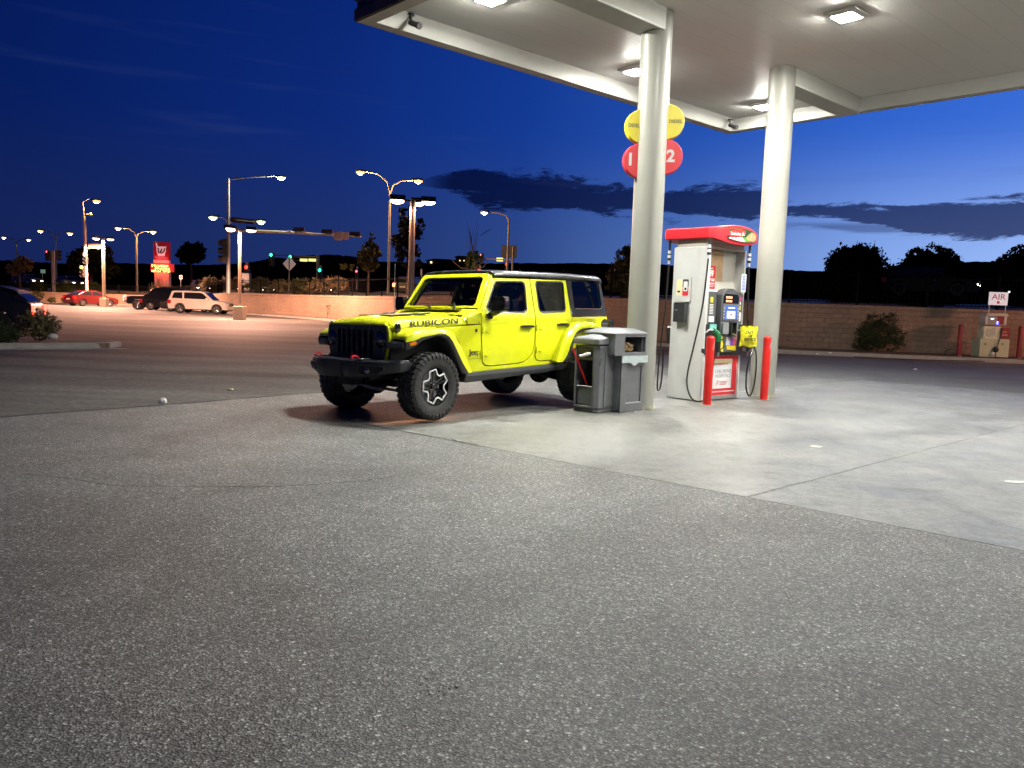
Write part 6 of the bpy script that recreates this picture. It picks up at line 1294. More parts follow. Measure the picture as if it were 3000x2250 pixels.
# extra lot lamps outside the view to the left that light the lot and the wall
parking_lamp('parking lot lamp outside the view to the left', (-46, 60, 0), 5.9, .1, (0, 120, 240), pw=PLW)
parking_lamp('added unseen lamp to the right that brightens the dark wall', (27, 21, 0), 5.9, .1, (0, 120, 240), pw=PLW*.14)  # added lamp out of view, put in to brighten the right wall
def arm_lamp(label, base, ztop, r, arms, lm, mt=None, grp='street lamps along the road', pw=0, col=hps, hs=1., rise=None):
    """arms: list of (dx, dy, dz) of the head from the pole top"""
    t = thing('street_lamp', label, 'street lamp', base, 0, grp); H = ztop-base[2]
    m = M(); m.cyl((0, 0, 0), (0, 0, H), r, r*.6, 12); m.build('pole', mt or pole_m, t)
    for (dx, dy, dz) in arms:
        e = Vector((dx, dy, H+dz)); d = Vector((dx, dy, 0)); m = M(); m.tube([(0, 0, H-.25), (dx*.12, dy*.12, H+dz*.45), (dx*.5, dy*.5, H+dz*.9), tuple(e)], [r*.55, r*.5, r*.42, r*.35], 8); m.build('arm', mt or pole_m, t); head(t, e, d, hs, lm)
        if pw: point('lamp', e+d.normalized()*.36+Vector((0, 0, -.3)), pw, col, .15, t)
    return t
def al(label, x, ytop, Y, heads, r, lm, pw=0, col=hps, hs=1., mt=None, grp='street lamps along the road'):
    b = gnd(x, Y); k = Y/FPX; top = D(x, ytop, Y); b.x = top.x
    return arm_lamp(label, b, top.z, r, [((hx_x-x)*k, dy, (ytop-hy_)*k) for hx_x, hy_, dy in heads], lm, mt, grp, pw, col, hs)
al('street lamp with two curved arms and orange lights, behind the parking lamp', 1143, 556, 62, [(1072, 508, 0), (1208, 527, 0)], .11, L_hps, pw=SLW, hs=1.15)
al('double street lamp with orange heads left of the pylon sign', 400, 690, 105, [(358, 670, 0), (437, 677, 0)], .14, L_yel, pw=SLW*.8, hs=1.4)
al('double street lamp behind the red traffic signal at the left', 163, 700, 135, [(129, 678, 0), (195, 682, 0)], .16, L_yel, hs=1.6)
al('double street lamp at the far left edge', 48, 712, 160, [(20, 697, 0), (76, 701, 0)], .17, L_yel, hs=1.5)
al('street lamp with one left arm above the vehicle roof, beside the sign backs', 1491, 640, 66, [(1432, 625, 0)], .11, L_cool, hs=1.)
al('far double lamp with cool white heads behind the tall signal pole', 668, 655, 92, [(640, 638, 0), (748, 645, 0)], .12, L_cool, hs=1.7)
# signal with mast arm
def sig_head(parent, p, col=None, s=1., face=None, horiz=False, n=3, lit=0):
    """signal head box with visored lenses facing 'face' (unit vector)"""
    face = Vector(face or (0, -1, 0)).normalized(); X = Matrix.Translation(p) @ Matrix.Rotation(math.atan2(face.y, face.x), 4, 'Z') @ (Matrix.Rotation(rad(90), 4, 'X') if horiz else Matrix.Identity(4))
    m = M(); m.box((-.12*s, -.20*s, -.55*s), (.10*s, .20*s, .55*s), X=X)
    for k in range(3): m.tube([(.10*s, 0, (.36-.36*k)*s), (.30*s, 0, (.36-.36*k)*s)], .15*s, 10, X=X, caps=False)
    h = m.build('signal_head', dark_metal, parent, bevel=0)
    if col: m = M(); m.sphere((.11*s, 0, (.36-.36*lit)*s), (.04*s, .14*s, .14*s), 12, 6, X=X); m.build('signal_lens', col, h)
    return h
L_red = lens('red', (1., .03, .02), 6.); L_grn = lens('green', (.02, 1., .55), 4.); L_amb = lens('amber', (1., .55, .05), 14.); L_pink = lens('dim_red', (1., .12, .15), 4.)
b = gnd(668, 60); Y = 60; kk = Y/FPX; tp = D(669, 522, Y); b.x = tp.x
t = thing('signal_mast', 'tall grey pole carrying a long horizontal mast arm, signals and a cool white lamp', 'traffic signal', b); H = tp.z-b.z
m = M(); m.cyl((0, 0, 0), (0, 0, H), .15, .10, 14); m.build('pole', steel_m, t)
m = M(); m.tube([(0, 0, H-.1), ((780-668)*kk*.5, 0, H+.10), ((805-668)*kk, 0, H+.28)], [.05, .045, .035], 8); m.build('luminaire_arm', steel_m, t); head(t, ((806-668)*kk, 0, H+.20), (1, 0, 0), 1.05, L_cool); point('lamp', ((815-668)*kk, 0, H-.1), SLW*.5, cool, .15, t)
a0 = D(672, 674, Y)-b; a1 = D(1057, 694, Y)-b; m = M(); m.tube([tuple(a0), tuple(a0.lerp(a1, .5)+Vector((0, 0, .05))), tuple(a1)], [.13, .10, .055], 10); m.build('mast_arm', mk('mast_tan', (.45, .38, .26), .5, .1, var=.06), t)
for (x, y) in ((876, 672), (959, 678), (1040, 685)): sig_head(t, D(x, y, Y-.15)-b, None, .72, (0, 1, 0), True)
m = M(); X = Matrix.Translation(D(848, 682, Y)-b); m.box((-.14, -.12, .0), (.14, .12, .14), X=X); m.build('detector', white_p, t, bevel=.02)
for (x, w, h_) in ((991, .33, .34), (1013, .21, .30)):
    m = M(); m.prism(rrect(-w, -h_, w, h_, .06), -.02, .0, axis='y', X=Matrix.Translation(D(x, 691, Y-.2)-b)); m.build('sign_back', mk('sign_back_tan', (.62, .52, .46), .5, .1, var=.05), t)
s0_ = D(676, 642, Y)-b; s1_ = D(746, 650, Y)-b; m = M(); m.prism([(s0_.x, s0_.z+.18), (s1_.x, s1_.z+.15), (s1_.x, s1_.z-.20), (s0_.x, s0_.z-.22)], -.05, .0, axis='y'); m.build('street_name_sign', mk('dark_brown_sign', (.055, .035, .03), .5), t)
m = M(); m.tube([(0, 0, s0_.z), (s1_.x, -.09, s1_.z)], .035, 6); m.build('sign_bracket', steel_m, t)
sig_head(t, D(660, 735, Y)-b, None, 1.6, (-1, -.2, 0))
# left signal pole
Y = 80; kk = Y/FPX; b = gnd(250, Y); tp = D(246, 590, Y); b.x = D(254, 800, Y).x
t = thing('signal_mast', 'signal pole with orange lamp, red and yellow lights left of the plinth lamp', 'traffic signal', b); H = tp.z-b.z
m = M(); m.cyl((0, 0, 0), (-.15, 0, H-1.4), .15, .12, 12); m.cyl((-.15, 0, H-1.4), (-.27, 0, H), .055, .04, 8); m.build('pole', mk('mast_rose', (.42, .30, .25), .5, .1, var=.06), t)
m = M(); m.tube([(-.27, 0, H-.1), (.3, 0, H+.25), (.75, 0, H+.2)], .04, 6); m.build('luminaire_arm', steel_m, t); head(t, (.65, 0, H+.12), (1, 0, 0), 1.3, L_hps); point('lamp', (1.1, 0, H-.2), SLW*.8, hps, .15, t)
m = M(); q = D(266, 628, Y)-b; m.tube([(-.1, 0, q.z), (q.x-.1, 0, q.z)], .04, 6); m.sphere(tuple(q), .14); m.build('traffic_camera', white_p, t)
a0 = D(256, 727, Y)-b; a1 = D(302, 720, Y)-b; m = M(); m.tube([tuple(a0), tuple(a1)], [.10, .07], 8); m.box((a0.x+.1, -.08, a0.z), (a1.x, -.04, a1.z+.22)); m.build('mast_arm', bronze, t)
sig_head(t, D(250, 758, Y-.3)-b, L_pink, 1.0, (.2, -1, 0)); sig_head(t, D(242, 795, Y-.3)-b, L_amb, 1.1, (.1, -1, 0), lit=0)
# left red signal pair
Y = 95; b = gnd(158, Y); t = thing('traffic_signal', 'roadside signal post with a red light and a dark head at the far left', 'traffic signal', b)
m = M(); m.cyl((0, 0, 0), (0, 0, D(155, 735, Y).z-b.z), .22, n=10); m.build('pole', steel_m, t)
sig_head(t, D(141, 748, Y-.3)-b, L_pink, 1.15, (-.2, -1, 0)); sig_head(t, D(170, 748, Y-.3)-b, None, 1.15, (1, .3, 0))
def small_signal(label, x, y, Y, lm, s, polex=None, ptop=None, armto=None, lit=0, cat_='traffic signal'):
    b = gnd(polex or x, Y); t = thing('traffic_signal', label, cat_, b)
    top = D(polex or x, ptop or y-14, Y).z-b.z; m = M(); m.cyl((0, 0, 0), (0, 0, top), .12*s, n=8); m.build('pole', steel_m, t)
    q = D(x, y, Y-.2)-b; sig_head(t, q+Vector((0, 0, -.36*s*(1-lit))), lm, s, (0, -1, 0), lit=lit)
    if polex: m = M(); m.tube([(0, .1, q.z), (q.x, .1, q.z)], .06*s, 6); m.build('mast_arm', steel_m, t)
    return t, b
small_signal('far green signal hanging left of the diamond sign', 796, 747, 130, L_grn, 1.9, 929, 748)
small_signal('green signal just behind the top of the diamond sign', 852, 753, 128, L_grn, 1.9, 931, 750)
small_signal('lower green signal beside the thin grey pole', 938, 792, 100, L_grn, 1.5)
small_signal('red signal right of the parking lot lamp pole', 724, 783, 90, L_red, 1.5)
small_signal('red signal above the vehicle roof left of the sign backs', 1484, 774, 75, L_red, .8)
small_signal('low red signal beside the pollarded tree', 1404, 792, 75, L_red, .8)
small_signal('dim red signal at the foot of the olive tree', 1045, 795, 90, L_pink, .9)
# mast with yellow sign over the roof
b = gnd(1497, 70); t = thing('signal_mast', 'distant mast arm with a lit yellow sign above the vehicle roof', 'traffic signal', b)
m = M(); m.cyl((0, 0, 0), (0, 0, D(1497, 722, 70).z-b.z), .09, n=8); m.build('pole', steel_m, t)
a0 = D(1497, 762, 70)-b; a1 = D(1397, 758, 70)-b; m = M(); m.tube([tuple(a0), tuple(a1)], [.08, .05], 8); m.build('mast_arm', mk('mast_pink', (.50, .33, .28), .5, var=.06), t)
q = D(1464, 760, 69.8)-b; m = M(); m.prism(rrect(q.x-.29, q.z-.16, q.x+.29, q.z+.16, .05), -.05, 0, axis='y'); m.build('lit_sign', emis('lit_yellow', (.9, .85, .25), 1.2), t)
sig_head(t, D(1411, 756, 69.7)-b, L_pink, .75, (-.7, -1, 0), False)
for x in (1480, 1503):
    q = D(x, 736, 69.5)-b; m = M(); m.prism(rrect(q.x-.34, q.z-.55, q.x+.34, q.z+.55, .05), -.03, 0, axis='y'); m.build('sign_back', mk('sign_back_blue', (.12, .13, .17), .5, .2, var=.05), t)
# yellow lit signs on the far mast
b = gnd(929, 129); t = thing('lit_street_sign', 'pair of lit yellow street name signs on the far mast arm', 'sign', b)
for x in (890, 915):
    q = D(x, 762, 129)-b; m = M(); m.box((q.x-.6, -.1, q.z-.22), (q.x+.6, 0, q.z+.22)); m.build('panel', MATS['lit_yellow'], t)
m = M(); q = D(900, 765, 129.2)-b; m.box((q.x-2, -.05, q.z), (0, .05, q.z+.12)); m.build('bracket', steel_m, t)
# diamond warning sign seen from behind
Y = 64; b = gnd(848, Y); t = thing('diamond_sign', 'grey back of a diamond warning sign on a thin post', 'sign', b); q = D(848, 773, Y)-b; w = .53
m = M(); m.prism([(q.x-w, q.z), (q.x, q.z-w*1.1), (q.x+w, q.z), (q.x, q.z+w*1.1)], -.03, 0, axis='y'); m.build('plate', mk('sign_back_lilac', (.42, .38, .45), .45, .3, var=.08), t)
m = M(); m.box((q.x-.04, -.07, 0), (q.x+.04, -.031, q.z+.5)); m.build('post', dark_metal, t)
Y = 90; b = gnd(530, Y); t = thing('small_sign', 'small white and red sign right of the pylon sign', 'sign', b); q = D(530, 812, Y)-b
m = M(); m.box((q.x-.17, -.02, q.z-.22), (q.x+.17, 0, q.z+.22)); m.build('plate', paper_w, t); m = M(); m.box((q.x-.10, -.03, q.z-.13), (q.x+.10, -.021, q.z+.13)); m.build('mark', red_sign, t); m = M(); m.cyl((0, 0.02, 0), (0, 0.02, q.z), .03, n=6); m.build('post', steel_m, t)
Y = 47; b = gnd(1232, Y); t = thing('marker_post', 'flat white marker post behind the fence, left of the windshield', 'post', b); m = M(); q = D(1233, 788, Y)-b; m.box((-.055, -.02, 0), (.055, .02, q.z)); m.build('blade', white_p, t); m = M(); m.box((-.057, -.022, q.z-.52), (.057, .022, q.z-.49)); m.build('band', ink, t)
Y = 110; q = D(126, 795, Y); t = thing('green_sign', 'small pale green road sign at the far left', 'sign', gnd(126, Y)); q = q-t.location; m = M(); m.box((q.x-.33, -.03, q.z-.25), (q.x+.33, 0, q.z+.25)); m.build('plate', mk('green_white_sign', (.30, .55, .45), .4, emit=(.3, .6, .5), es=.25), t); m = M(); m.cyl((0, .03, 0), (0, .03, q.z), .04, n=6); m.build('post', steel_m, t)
Y = 85; b = gnd(722, Y); t = thing('utility_box', 'grey utility cabinet behind the dry bushes, under the red signal', 'cabinet', b); q = D(720, 800, Y)-b; m = M(); m.box((-.42, -.3, 0), (.42, .3, q.z)); m.build('housing', steel_m, t, bevel=.03); m = M(); m.box((-.36, -.31, .1), (.36, -.301, q.z-.1)); m.build('door', galv, t)
# pylon sign of the drugstore
Y = 103; b = gnd(476, Y); k = Y/FPX; t = thing('pylon_sign', 'red pylon sign with a white mortar emblem over a glowing message board', 'sign', b)
def PY(x, y): q = D(x, y, Y)-b; return q.x, q.z
x0, z1 = PY(452, 708); x1, z0 = PY(499, 762)
m = M(); m.box((x0, -.3, z0), (x1, .3, z1)); m.build('red_cabinet', mk('pylon_red', (.26, .012, .022), .4, emit=(.30, .006, .02), es=.22), t, bevel=.03)
lw = emis('emblem_white', (.62, .42, .50), .55, (.6, .5, .5))
def pp(P): return [PY(430+a/16.59, 700+b_/16.59) for a, b_ in P]
m = M(); m.prism(pp([(480, 210), (535, 205), (590, 370), (1020, 380), (980, 440), (975, 600), (935, 740), (925, 850), (600, 845), (575, 740), (535, 600), (520, 400)]), -.335, -.301, axis='y'); m.build('mortar_emblem', lw, t)
m = M()
for P in ([(575, 480), (640, 490), (610, 600), (640, 690), (690, 680), (760, 580), (800, 490), (770, 560), (735, 640), (750, 700), (820, 690), (900, 600), (930, 500), (925, 470)],): m.tube([(a, -.345, c) for a, c in pp(P)], .085, 6)
m.build('script_letter', mk('emblem_dark', (.06, .0, .02), .5), t)
c = PY(475, 756); text('name_lettering', 'Walgreens', .62, mk('dim_white_lettering', (.4, .2, .22), .5, emit=(.5, .15, .2), es=.35), t, (c[0], -.31, c[1]+.02), (1, 0, 0), (0, 0, 1), ext=.004, sx=.62, bold=.01)
x0, z1 = PY(452.5, 761.5); x1, z0 = PY(497, 772); m = M(); m.box((x0, -.28, z0), (x1, .28, z1)); m.build('white_band', mk('pylon_pink', (.62, .42, .44), .5, emit=(.6, .2, .25), es=.35), t)
x0, z1 = PY(446, 772); x1, z0 = PY(506, 797); m = M(); m.box((x0, -.45, z0), (x1, .45, z1)); m.build('message_board', mk('board_red', (.15, .005, .005), .4, emit=(1., .03, .02), es=.75), t)
yl = emis('led_yellow', (1., .85, .18), 2.6); m = M(); rng = random.Random(12)
for row in range(3):
    xx = x0+.12
    zr = z1-.16-row*.335
    while xx < x1-.30:
        w = rng.choice((.14, .17, .2)); 
        if rng.random() < .14: xx += w*.8; continue
        for sgm in range(rng.choice((3, 4, 5))):
            if rng.random() < .5: xa = xx+rng.choice((0, w-.05)); m.box((xa, -.475, zr-.24), (xa+.055, -.452, zr))
            else: za = zr-rng.choice((0.02, .12, .22)); m.box((xx, -.475, za-.05), (xx+w, -.452, za))
        xx += w+.05
m.build('message_lights', yl, t, smooth=False)
point('lamp', ((x0+x1)/2, -1.2, (z0+z1)/2), 400, (1., .08, .04), .4, t)
x0, z1 = PY(456, 797); x1, z0 = PY(498, 838); m = M(); m.box((x0, -.35, 0), (x1, .35, z1)); m.build('base', mk('pylon_base', (.55, .40, .36), .7, var=.05, emit=(.6, .2, .18), es=.15), t)
g_ = gnd(470, 100); t = thing('ornamental_grass', 'tall dry grass plumes in front of the pylon sign base', 'plant', g_); m = M(); rng = random.Random(2)
for i in range(70):
    a = Vector((rng.uniform(-1.1, 1.1), rng.uniform(-.3, .3), 0)); m.tube([tuple(a), (a.x*1.3, a.y, rng.uniform(.8, 2.4)*(1-abs(a.x)*.35))], [.05, .02], 4)
m.build('plumes', mk('dry_plume', (.35, .25, .15), .9, var=.3), t)
# ------------------------------------------------------------------ houses on the hill
def house(label, x0, x1, ytop, yb, Y, wins):
    a = D(x0, ytop, Y); c = D(x1, yb, Y); t = thing('hill_house', label, 'house', (a.x, Y, c.z-3)); w = c.x-a.x; h = a.z-c.z
    m = M(); m.box((0, 0, 0), (w, 8, 3+h*.6)); m.build('wall', mk('night_wall', (.03, .028, .027), .9), t)
    m = M(); m.prism([(-.6, 3+h*.6), (w*.25, 3+h), (w*.8, 3+h*.95), (w+.6, 3+h*.6)], -1, 9, axis='y'); m.build('roof', mk('night_roof', (.016, .016, .016), .9), t)
    for (x, y, ww, hh) in wins:
        q = D(x, y, Y); m = M(); m.box((q.x-a.x-ww, -1.2, q.z-(c.z-3)-hh), (q.x-a.x+ww, -1.02, q.z-(c.z-3)+hh)); m.build('window', emis('lit_window', (1., .78, .38), 2.2), t)
house('dark house with lit windows on the hill right of the green signals', 930, 1000, 746, 765, 300, [(984, 771, .9, .4), (964, 771, .3, .3), (973, 771, .3, .3)])
house('dark long house on the hill behind the olive tree', 1000, 1045, 750, 768, 305, [])
house('small dark hilltop house with tiny lights above the vehicle roof', 1335, 1368, 749, 760, 310, [(1348, 764, .2, .2), (1360, 764, .2, .2)])
house('dark house on the hill right of the parking lamp with one lit window', 1250, 1345, 757, 775, 312, [(1264, 769, .35, .35)])
# ------------------------------------------------------------------ vehicles
dglass = mk('dark_car_glass', (.010, .011, .013), .08, var=0, coat=.3)
KINDS = {
 'suv': dict(L=4.6, W=1.84, low=[(-2.26, .42), (-2.28, .75), (-2.24, 1.05), (-.95, 1.07), (1.05, 1.02), (1.95, .93), (2.24, .82), (2.30, .55), (2.24, .34), (-2.2, .34)], top=[(-2.20, 1.04), (-2.02, 1.66), (-1.7, 1.72), (.15, 1.71), (.42, 1.65), (1.12, 1.02)], wx=(-1.36, 1.40), wr=.36, win=[[(-1.97, 1.14), (-1.84, 1.56), (-1.22, 1.59), (-1.18, 1.12)], [(-1.06, 1.12), (-1.08, 1.59), (.10, 1.59), (.32, 1.54), (.88, 1.10)]], pane_f=(.50, 1.62, 1.10, 1.06), pane_r=(-2.03, 1.60, -2.19, 1.12)),
 'truck': dict(L=5.0, W=1.98, low=[(-2.5, .62), (-2.5, 1.25), (-.9, 1.27), (.75, 1.27), (2.2, 1.18), (2.42, 1.08), (2.46, .66), (-2.4, .55)], top=[(-2.46, 1.24), (-2.38, 1.92), (-2.1, 2.02), (.0, 2.02), (.22, 1.96), (.82, 1.26)], wx=(-1.55, 1.55), wr=.44, win=[[(-2.25, 1.34), (-2.18, 1.85), (-1.35, 1.87), (-1.33, 1.33)], [(-1.22, 1.33), (-1.22, 1.87), (.02, 1.87), (.18, 1.80), (.60, 1.33)]], pane_f=(.26, 1.93, .80, 1.30), pane_r=(-2.42, 1.86, -2.48, 1.32)),
 'sedan': dict(L=4.5, W=1.78, low=[(-2.2, .40), (-2.22, .70), (-2.15, .98), (-1.7, 1.03), (1.0, .95), (1.85, .84), (2.18, .70), (2.22, .48), (2.15, .28), (-2.1, .28)], top=[(-1.86, 1.0), (-1.15, 1.38), (-.6, 1.47), (.1, 1.46), (.4, 1.40), (1.18, .93)], wx=(-1.32, 1.36), wr=.32, win=[[(-1.45, 1.06), (-1.0, 1.34), (-.42, 1.40), (-.40, 1.03)], [(-.32, 1.03), (-.34, 1.40), (.12, 1.39), (.34, 1.33), (.86, 1.0)]], pane_f=(.46, 1.38, 1.14, .96), pane_r=(-1.13, 1.37, -1.82, 1.03)),
 'crossover': dict(L=4.6, W=1.86, low=[(-2.2, .45), (-2.26, .80), (-2.18, 1.0), (-.9, 1.03), (1.0, .98), (1.9, .88), (2.24, .72), (2.28, .5), (2.2, .30), (-2.14, .32)], top=[(-2.16, .98), (-1.80, 1.38), (-1.35, 1.52), (-.5, 1.56), (.1, 1.55), (.42, 1.48), (1.16, .97)], wx=(-1.34, 1.38), wr=.35, win=[[(-1.85, 1.10), (-1.55, 1.34), (-1.15, 1.43), (-.5, 1.47), (-.48, 1.07)], [(-.40, 1.07), (-.42, 1.47), (.12, 1.46), (.34, 1.40), (.88, 1.04)]], pane_f=(.48, 1.46, 1.12, 1.0), pane_r=(-1.78, 1.36, -2.12, 1.05)),
}
def car(label, kind, paint, loc, heading, grp=None, rear_lit=None, front_lit=None, rimc=None, name='parked_car', cladding=None, z=0, s=1.):
    K = KINDS[kind]; t = thing(name, label, 'car', (loc[0], loc[1], z), heading, grp); t.scale = (s, s, s); W2 = K['W']/2
    low = K['low']; Q = []
    xb, xf = K['wx']; wr = K['wr']
    bot = [p for p in low]; 
    # wheel arches cut into the lower outline
    base_z = min(p[1] for p in low); ar = wr+.06
    pts = [p for p in low if p[1] > base_z+.001 or True]
    up = low[:-1] if low[-1][1] <= low[0][1] else low
    def arch(c): return [(c+ar*math.cos(rad(a)), max(base_z, wr+ar*math.sin(rad(a)))) for a in range(-10, 191, 20)]
    outline = low[:-1]+[(low[-2][0]-.02, base_z)]+arch(xf)+arch(xb)+[low[-1]]
    def wmap(P, k):   # slight tumblehome and plan taper
        x, y, z_ = P; f = 1-.05*max(0, abs(x)-K['L']*.36)/(K['L']*.14); return (x, y*f, z_)
    ctc = [((x, 0, 0), (1, 0, 0)) for x in (-2.0, -1.7, 0, 1.7, 2.0)]
    m = M(); m.prism(outline, -W2, W2, axis='y', mapf=wmap, cuts=ctc); m.build('body', paint, t, bevel=.05, seg=3)
    zt0, zt1 = min(p[1] for p in K['top']), max(p[1] for p in K['top'])
    def tw(z_): return W2-.05-.17*(z_-zt0)/(zt1-zt0)
    m = M(); m.prism(K['top'], -1, 1, axis='y', cuts=[((0, z_, 0), (0, 1, 0)) for z_ in (zt0+.2, zt0+.4)], mapf=lambda P, k: (P[0], (1 if k else -1)*tw(P[2]), P[2])); m.build('cabin', paint, t, bevel=.04, seg=3)
    for sgn_ in (-1, 1):
        for wpoly in K['win']:
            m = M(); m.prism(wpoly, 0, 1, axis='y', mapf=lambda P, k: (P[0], sgn_*(tw(P[2])+(.006 if k else -.02)), P[2])); m.build('window', dglass, t)
        m = M(); m.prism(rrect(.62, zt0+.04, .80, zt0+.2, .04), sgn_*(W2-.02), sgn_*(W2+.16), axis='y'); m.build('mirror', paint, t, bevel=.02)
        for x in (xb, xf):
            w = bpy.data.objects.new('wheel', None); COL.objects.link(w); w.parent = t; w.location = (x, sgn_*(W2-.12), wr)
            X = Matrix.Rotation(rad(90), 4, 'X'); m = M(); m.lathe([(wr*.62, -.10), (wr*.9, -.115), (wr, -.08), (wr, .08), (wr*.9, .115), (wr*.62, .10)], 28, X=X); m.build('tyre', black_r, w)
            X = Matrix.Rotation(rad(-90*sgn_), 4, 'X'); m = M(); m.lathe([(wr*.63, .10), (wr*.60, .07), (.06, .04), (0, .05)], 24, 0, X)
            for k in range(5):
                a = rad(90+72*k)
                for o_ in (-.12, .12): m.tube([(.03*math.cos(a+o_), .03*math.sin(a+o_), .09), (wr*.6*math.cos(a+o_), wr*.6*math.sin(a+o_), .095)], [.03, .028], 5, 1, X)
            m.lathe([(wr*.63, .095), (wr*.64, .11), (wr*.57, .11), (wr*.57, .09)], 24, 1, X); m.build('rim', [dark_hole, rimc or chrome], w)
        # lamps
        xfr = max(p[0] for p in low); xrr = min(p[0] for p in low); zl = [p for p in low if p[0] > xfr*.9][0][1]-.10
        m = M(); m.prism(rrect(sgn_*(W2-.34)-.19, zl-.13 if kind != 'truck' else zl-.18, sgn_*(W2-.34)+.19, zl+.03, .04), xfr-.16, xfr-.015, axis='x'); m.build('headlight', front_lit or mk('headlight_chrome', (.62, .62, .62), .15, .6, var=.05), t)
        zr_ = [p for p in low if p[0] < xrr*.9][2][1]-.20
        m = M(); m.prism(rrect(sgn_*(W2-.14)-.12, zr_-.14, sgn_*(W2-.14)+.10, zr_+.16, .03), xrr-.012, xrr+.25, axis='x'); m.build('tail_light', rear_lit or mk('tail_red', (.45, .01, .012), .2, coat=.4), t)
        m = M(); m.prism([(.3, base_z+.5), (.34, base_z+.5), (.34, base_z+.53), (.3, base_z+.53)], sgn_*W2, sgn_*(W2+.02), axis='y'); m.build('handle', chrome, t)
    for nm, (xa, za, xc, zc) in (('windshield', K['pane_f']), ('rear_window', K['pane_r'])):
        sg_ = .015 if nm == 'windshield' else -.015; m = M(); m.grid([[(xa+sg_, -tw(za)+.06, za+.01), (xa+sg_, tw(za)-.06, za+.01)], [(xc+sg_, -tw(zc)+.05, zc+.015), (xc+sg_, tw(zc)-.05, zc+.015)]]); m.build(nm, dglass, t)
    xfr = max(p[0] for p in low); xrr = min(p[0] for p in low)
    m = M(); m.prism(rrect(-.42, base_z+.28, .42, base_z+.50, .04), xfr-.10, xfr+.006, axis='x'); m.build('grille', black_pl, t)
    m = M(); m.prism(rrect(-.27, base_z+.30, .27, base_z+.44, .01), xrr-.014, xrr+.05, axis='x'); m.build('number_plate', mk('plate_dull', (.5, .45, .3), .5), t)
    m = M(); m.prism([(xrr+.02, base_z-.02), (xfr-.05, base_z-.02), (xfr-.02, base_z+.16), (xrr, base_z+.16)], -W2-.005, W2+.005, axis='y') if False else m.box((xrr+.1, -W2+.1, base_z-.06), (xfr-.1, W2-.1, base_z+.02)); m.build('underside', under, t)
    return t
pearl = mk('pearl_paint', (.62, .56, .50), .3, var=.03, coat=.6); bpaint = mk('black_paint', (.010, .010, .011), .2, var=.02, coat=.6); rpaint = mk('maroon_paint', (.09, .006, .008), .22, var=.03, coat=.6); npaint = mk('navy_paint', (.008, .007, .014), .35, var=.03, coat=.15); gpaint = mk('gunmetal_paint', (.06, .055, .05), .3, var=.03, coat=.6)
Y0 = 64; c = D(587, 914, Y0)
car('white estate-like car with silver wheels parked beside the plinth lamp', 'suv', pearl, (c.x, Y0+.3), rad(3), 'cars parked by the low wall', s=1.04)
Y0 = 73; c = D(462, 900, Y0); tk = car('big black off-road car with a chrome bull bar, left of the white car', 'truck', bpaint, (c.x, Y0), rad(180+16), 'cars parked by the low wall', s=1.0)
xf_ = 2.46
m = M()
for y in (-.45, .45): m.tube([(xf_+.05, y, .55), (xf_+.30, y, .70), (xf_+.32, y, 1.10), (xf_+.18, y, 1.22)], .05, 8)
m.tube([(xf_+.12, -.95, .75), (xf_+.30, -.75, .78), (xf_+.33, 0, .80), (xf_+.30, .75, .78), (xf_+.12, .95, .75)], .055, 8); m.tube([(xf_+.12, -.80, 1.10), (xf_+.30, -.5, 1.16), (xf_+.30, .5, 1.16), (xf_+.12, .80, 1.10)], .05, 8); m.build('bull_bar', chrome, tk)
m = M(); m.box((-2.0, -.7, 2.03), (-.2, .7, 2.09)); m.build('roof_rack', black_pl, tk, bevel=.02)
for y in (-.6, -.2, .2, .6):
    m = M(); m.box((-.12, y-.12, 2.05), (-.04, y+.12, 2.13)); m.build('roof_lamp', mk('amber_marker', (.6, .12, .05), .3, emit=(1., .2, .08), es=.6), tk)
Y0 = 70; c = D(500, 905, Y0); car('dark small car mostly hidden between the black and white cars', 'sedan', gpaint, (c.x+1.6, Y0-.2), rad(180+22), 'cars parked by the low wall')
c = D(700, 890, 76); car('dark car roof showing above the white car hood', 'crossover', bpaint, (c.x-5.2, 72.5), rad(8), 'cars parked by the low wall')
Y0 = 79; c = D(258, 892, Y0); car('maroon sedan parked behind the left plinth lamp', 'sedan', rpaint, (c.x, Y0+.6), rad(60), 'cars parked by the low wall', s=1.06)
brk = emis('brake_lamp', (1., .06, .03), 6.)
cc = car('navy hatchback with a glowing tail light behind the island bush', 'crossover', npaint, (-17.3, 24.6), rad(180+20), rear_lit=brk, rimc=dark_metal)
point('lamp', (-14.3, 24.9, .85), 2.5, (1., .06, .04), .1)
m = M(); 
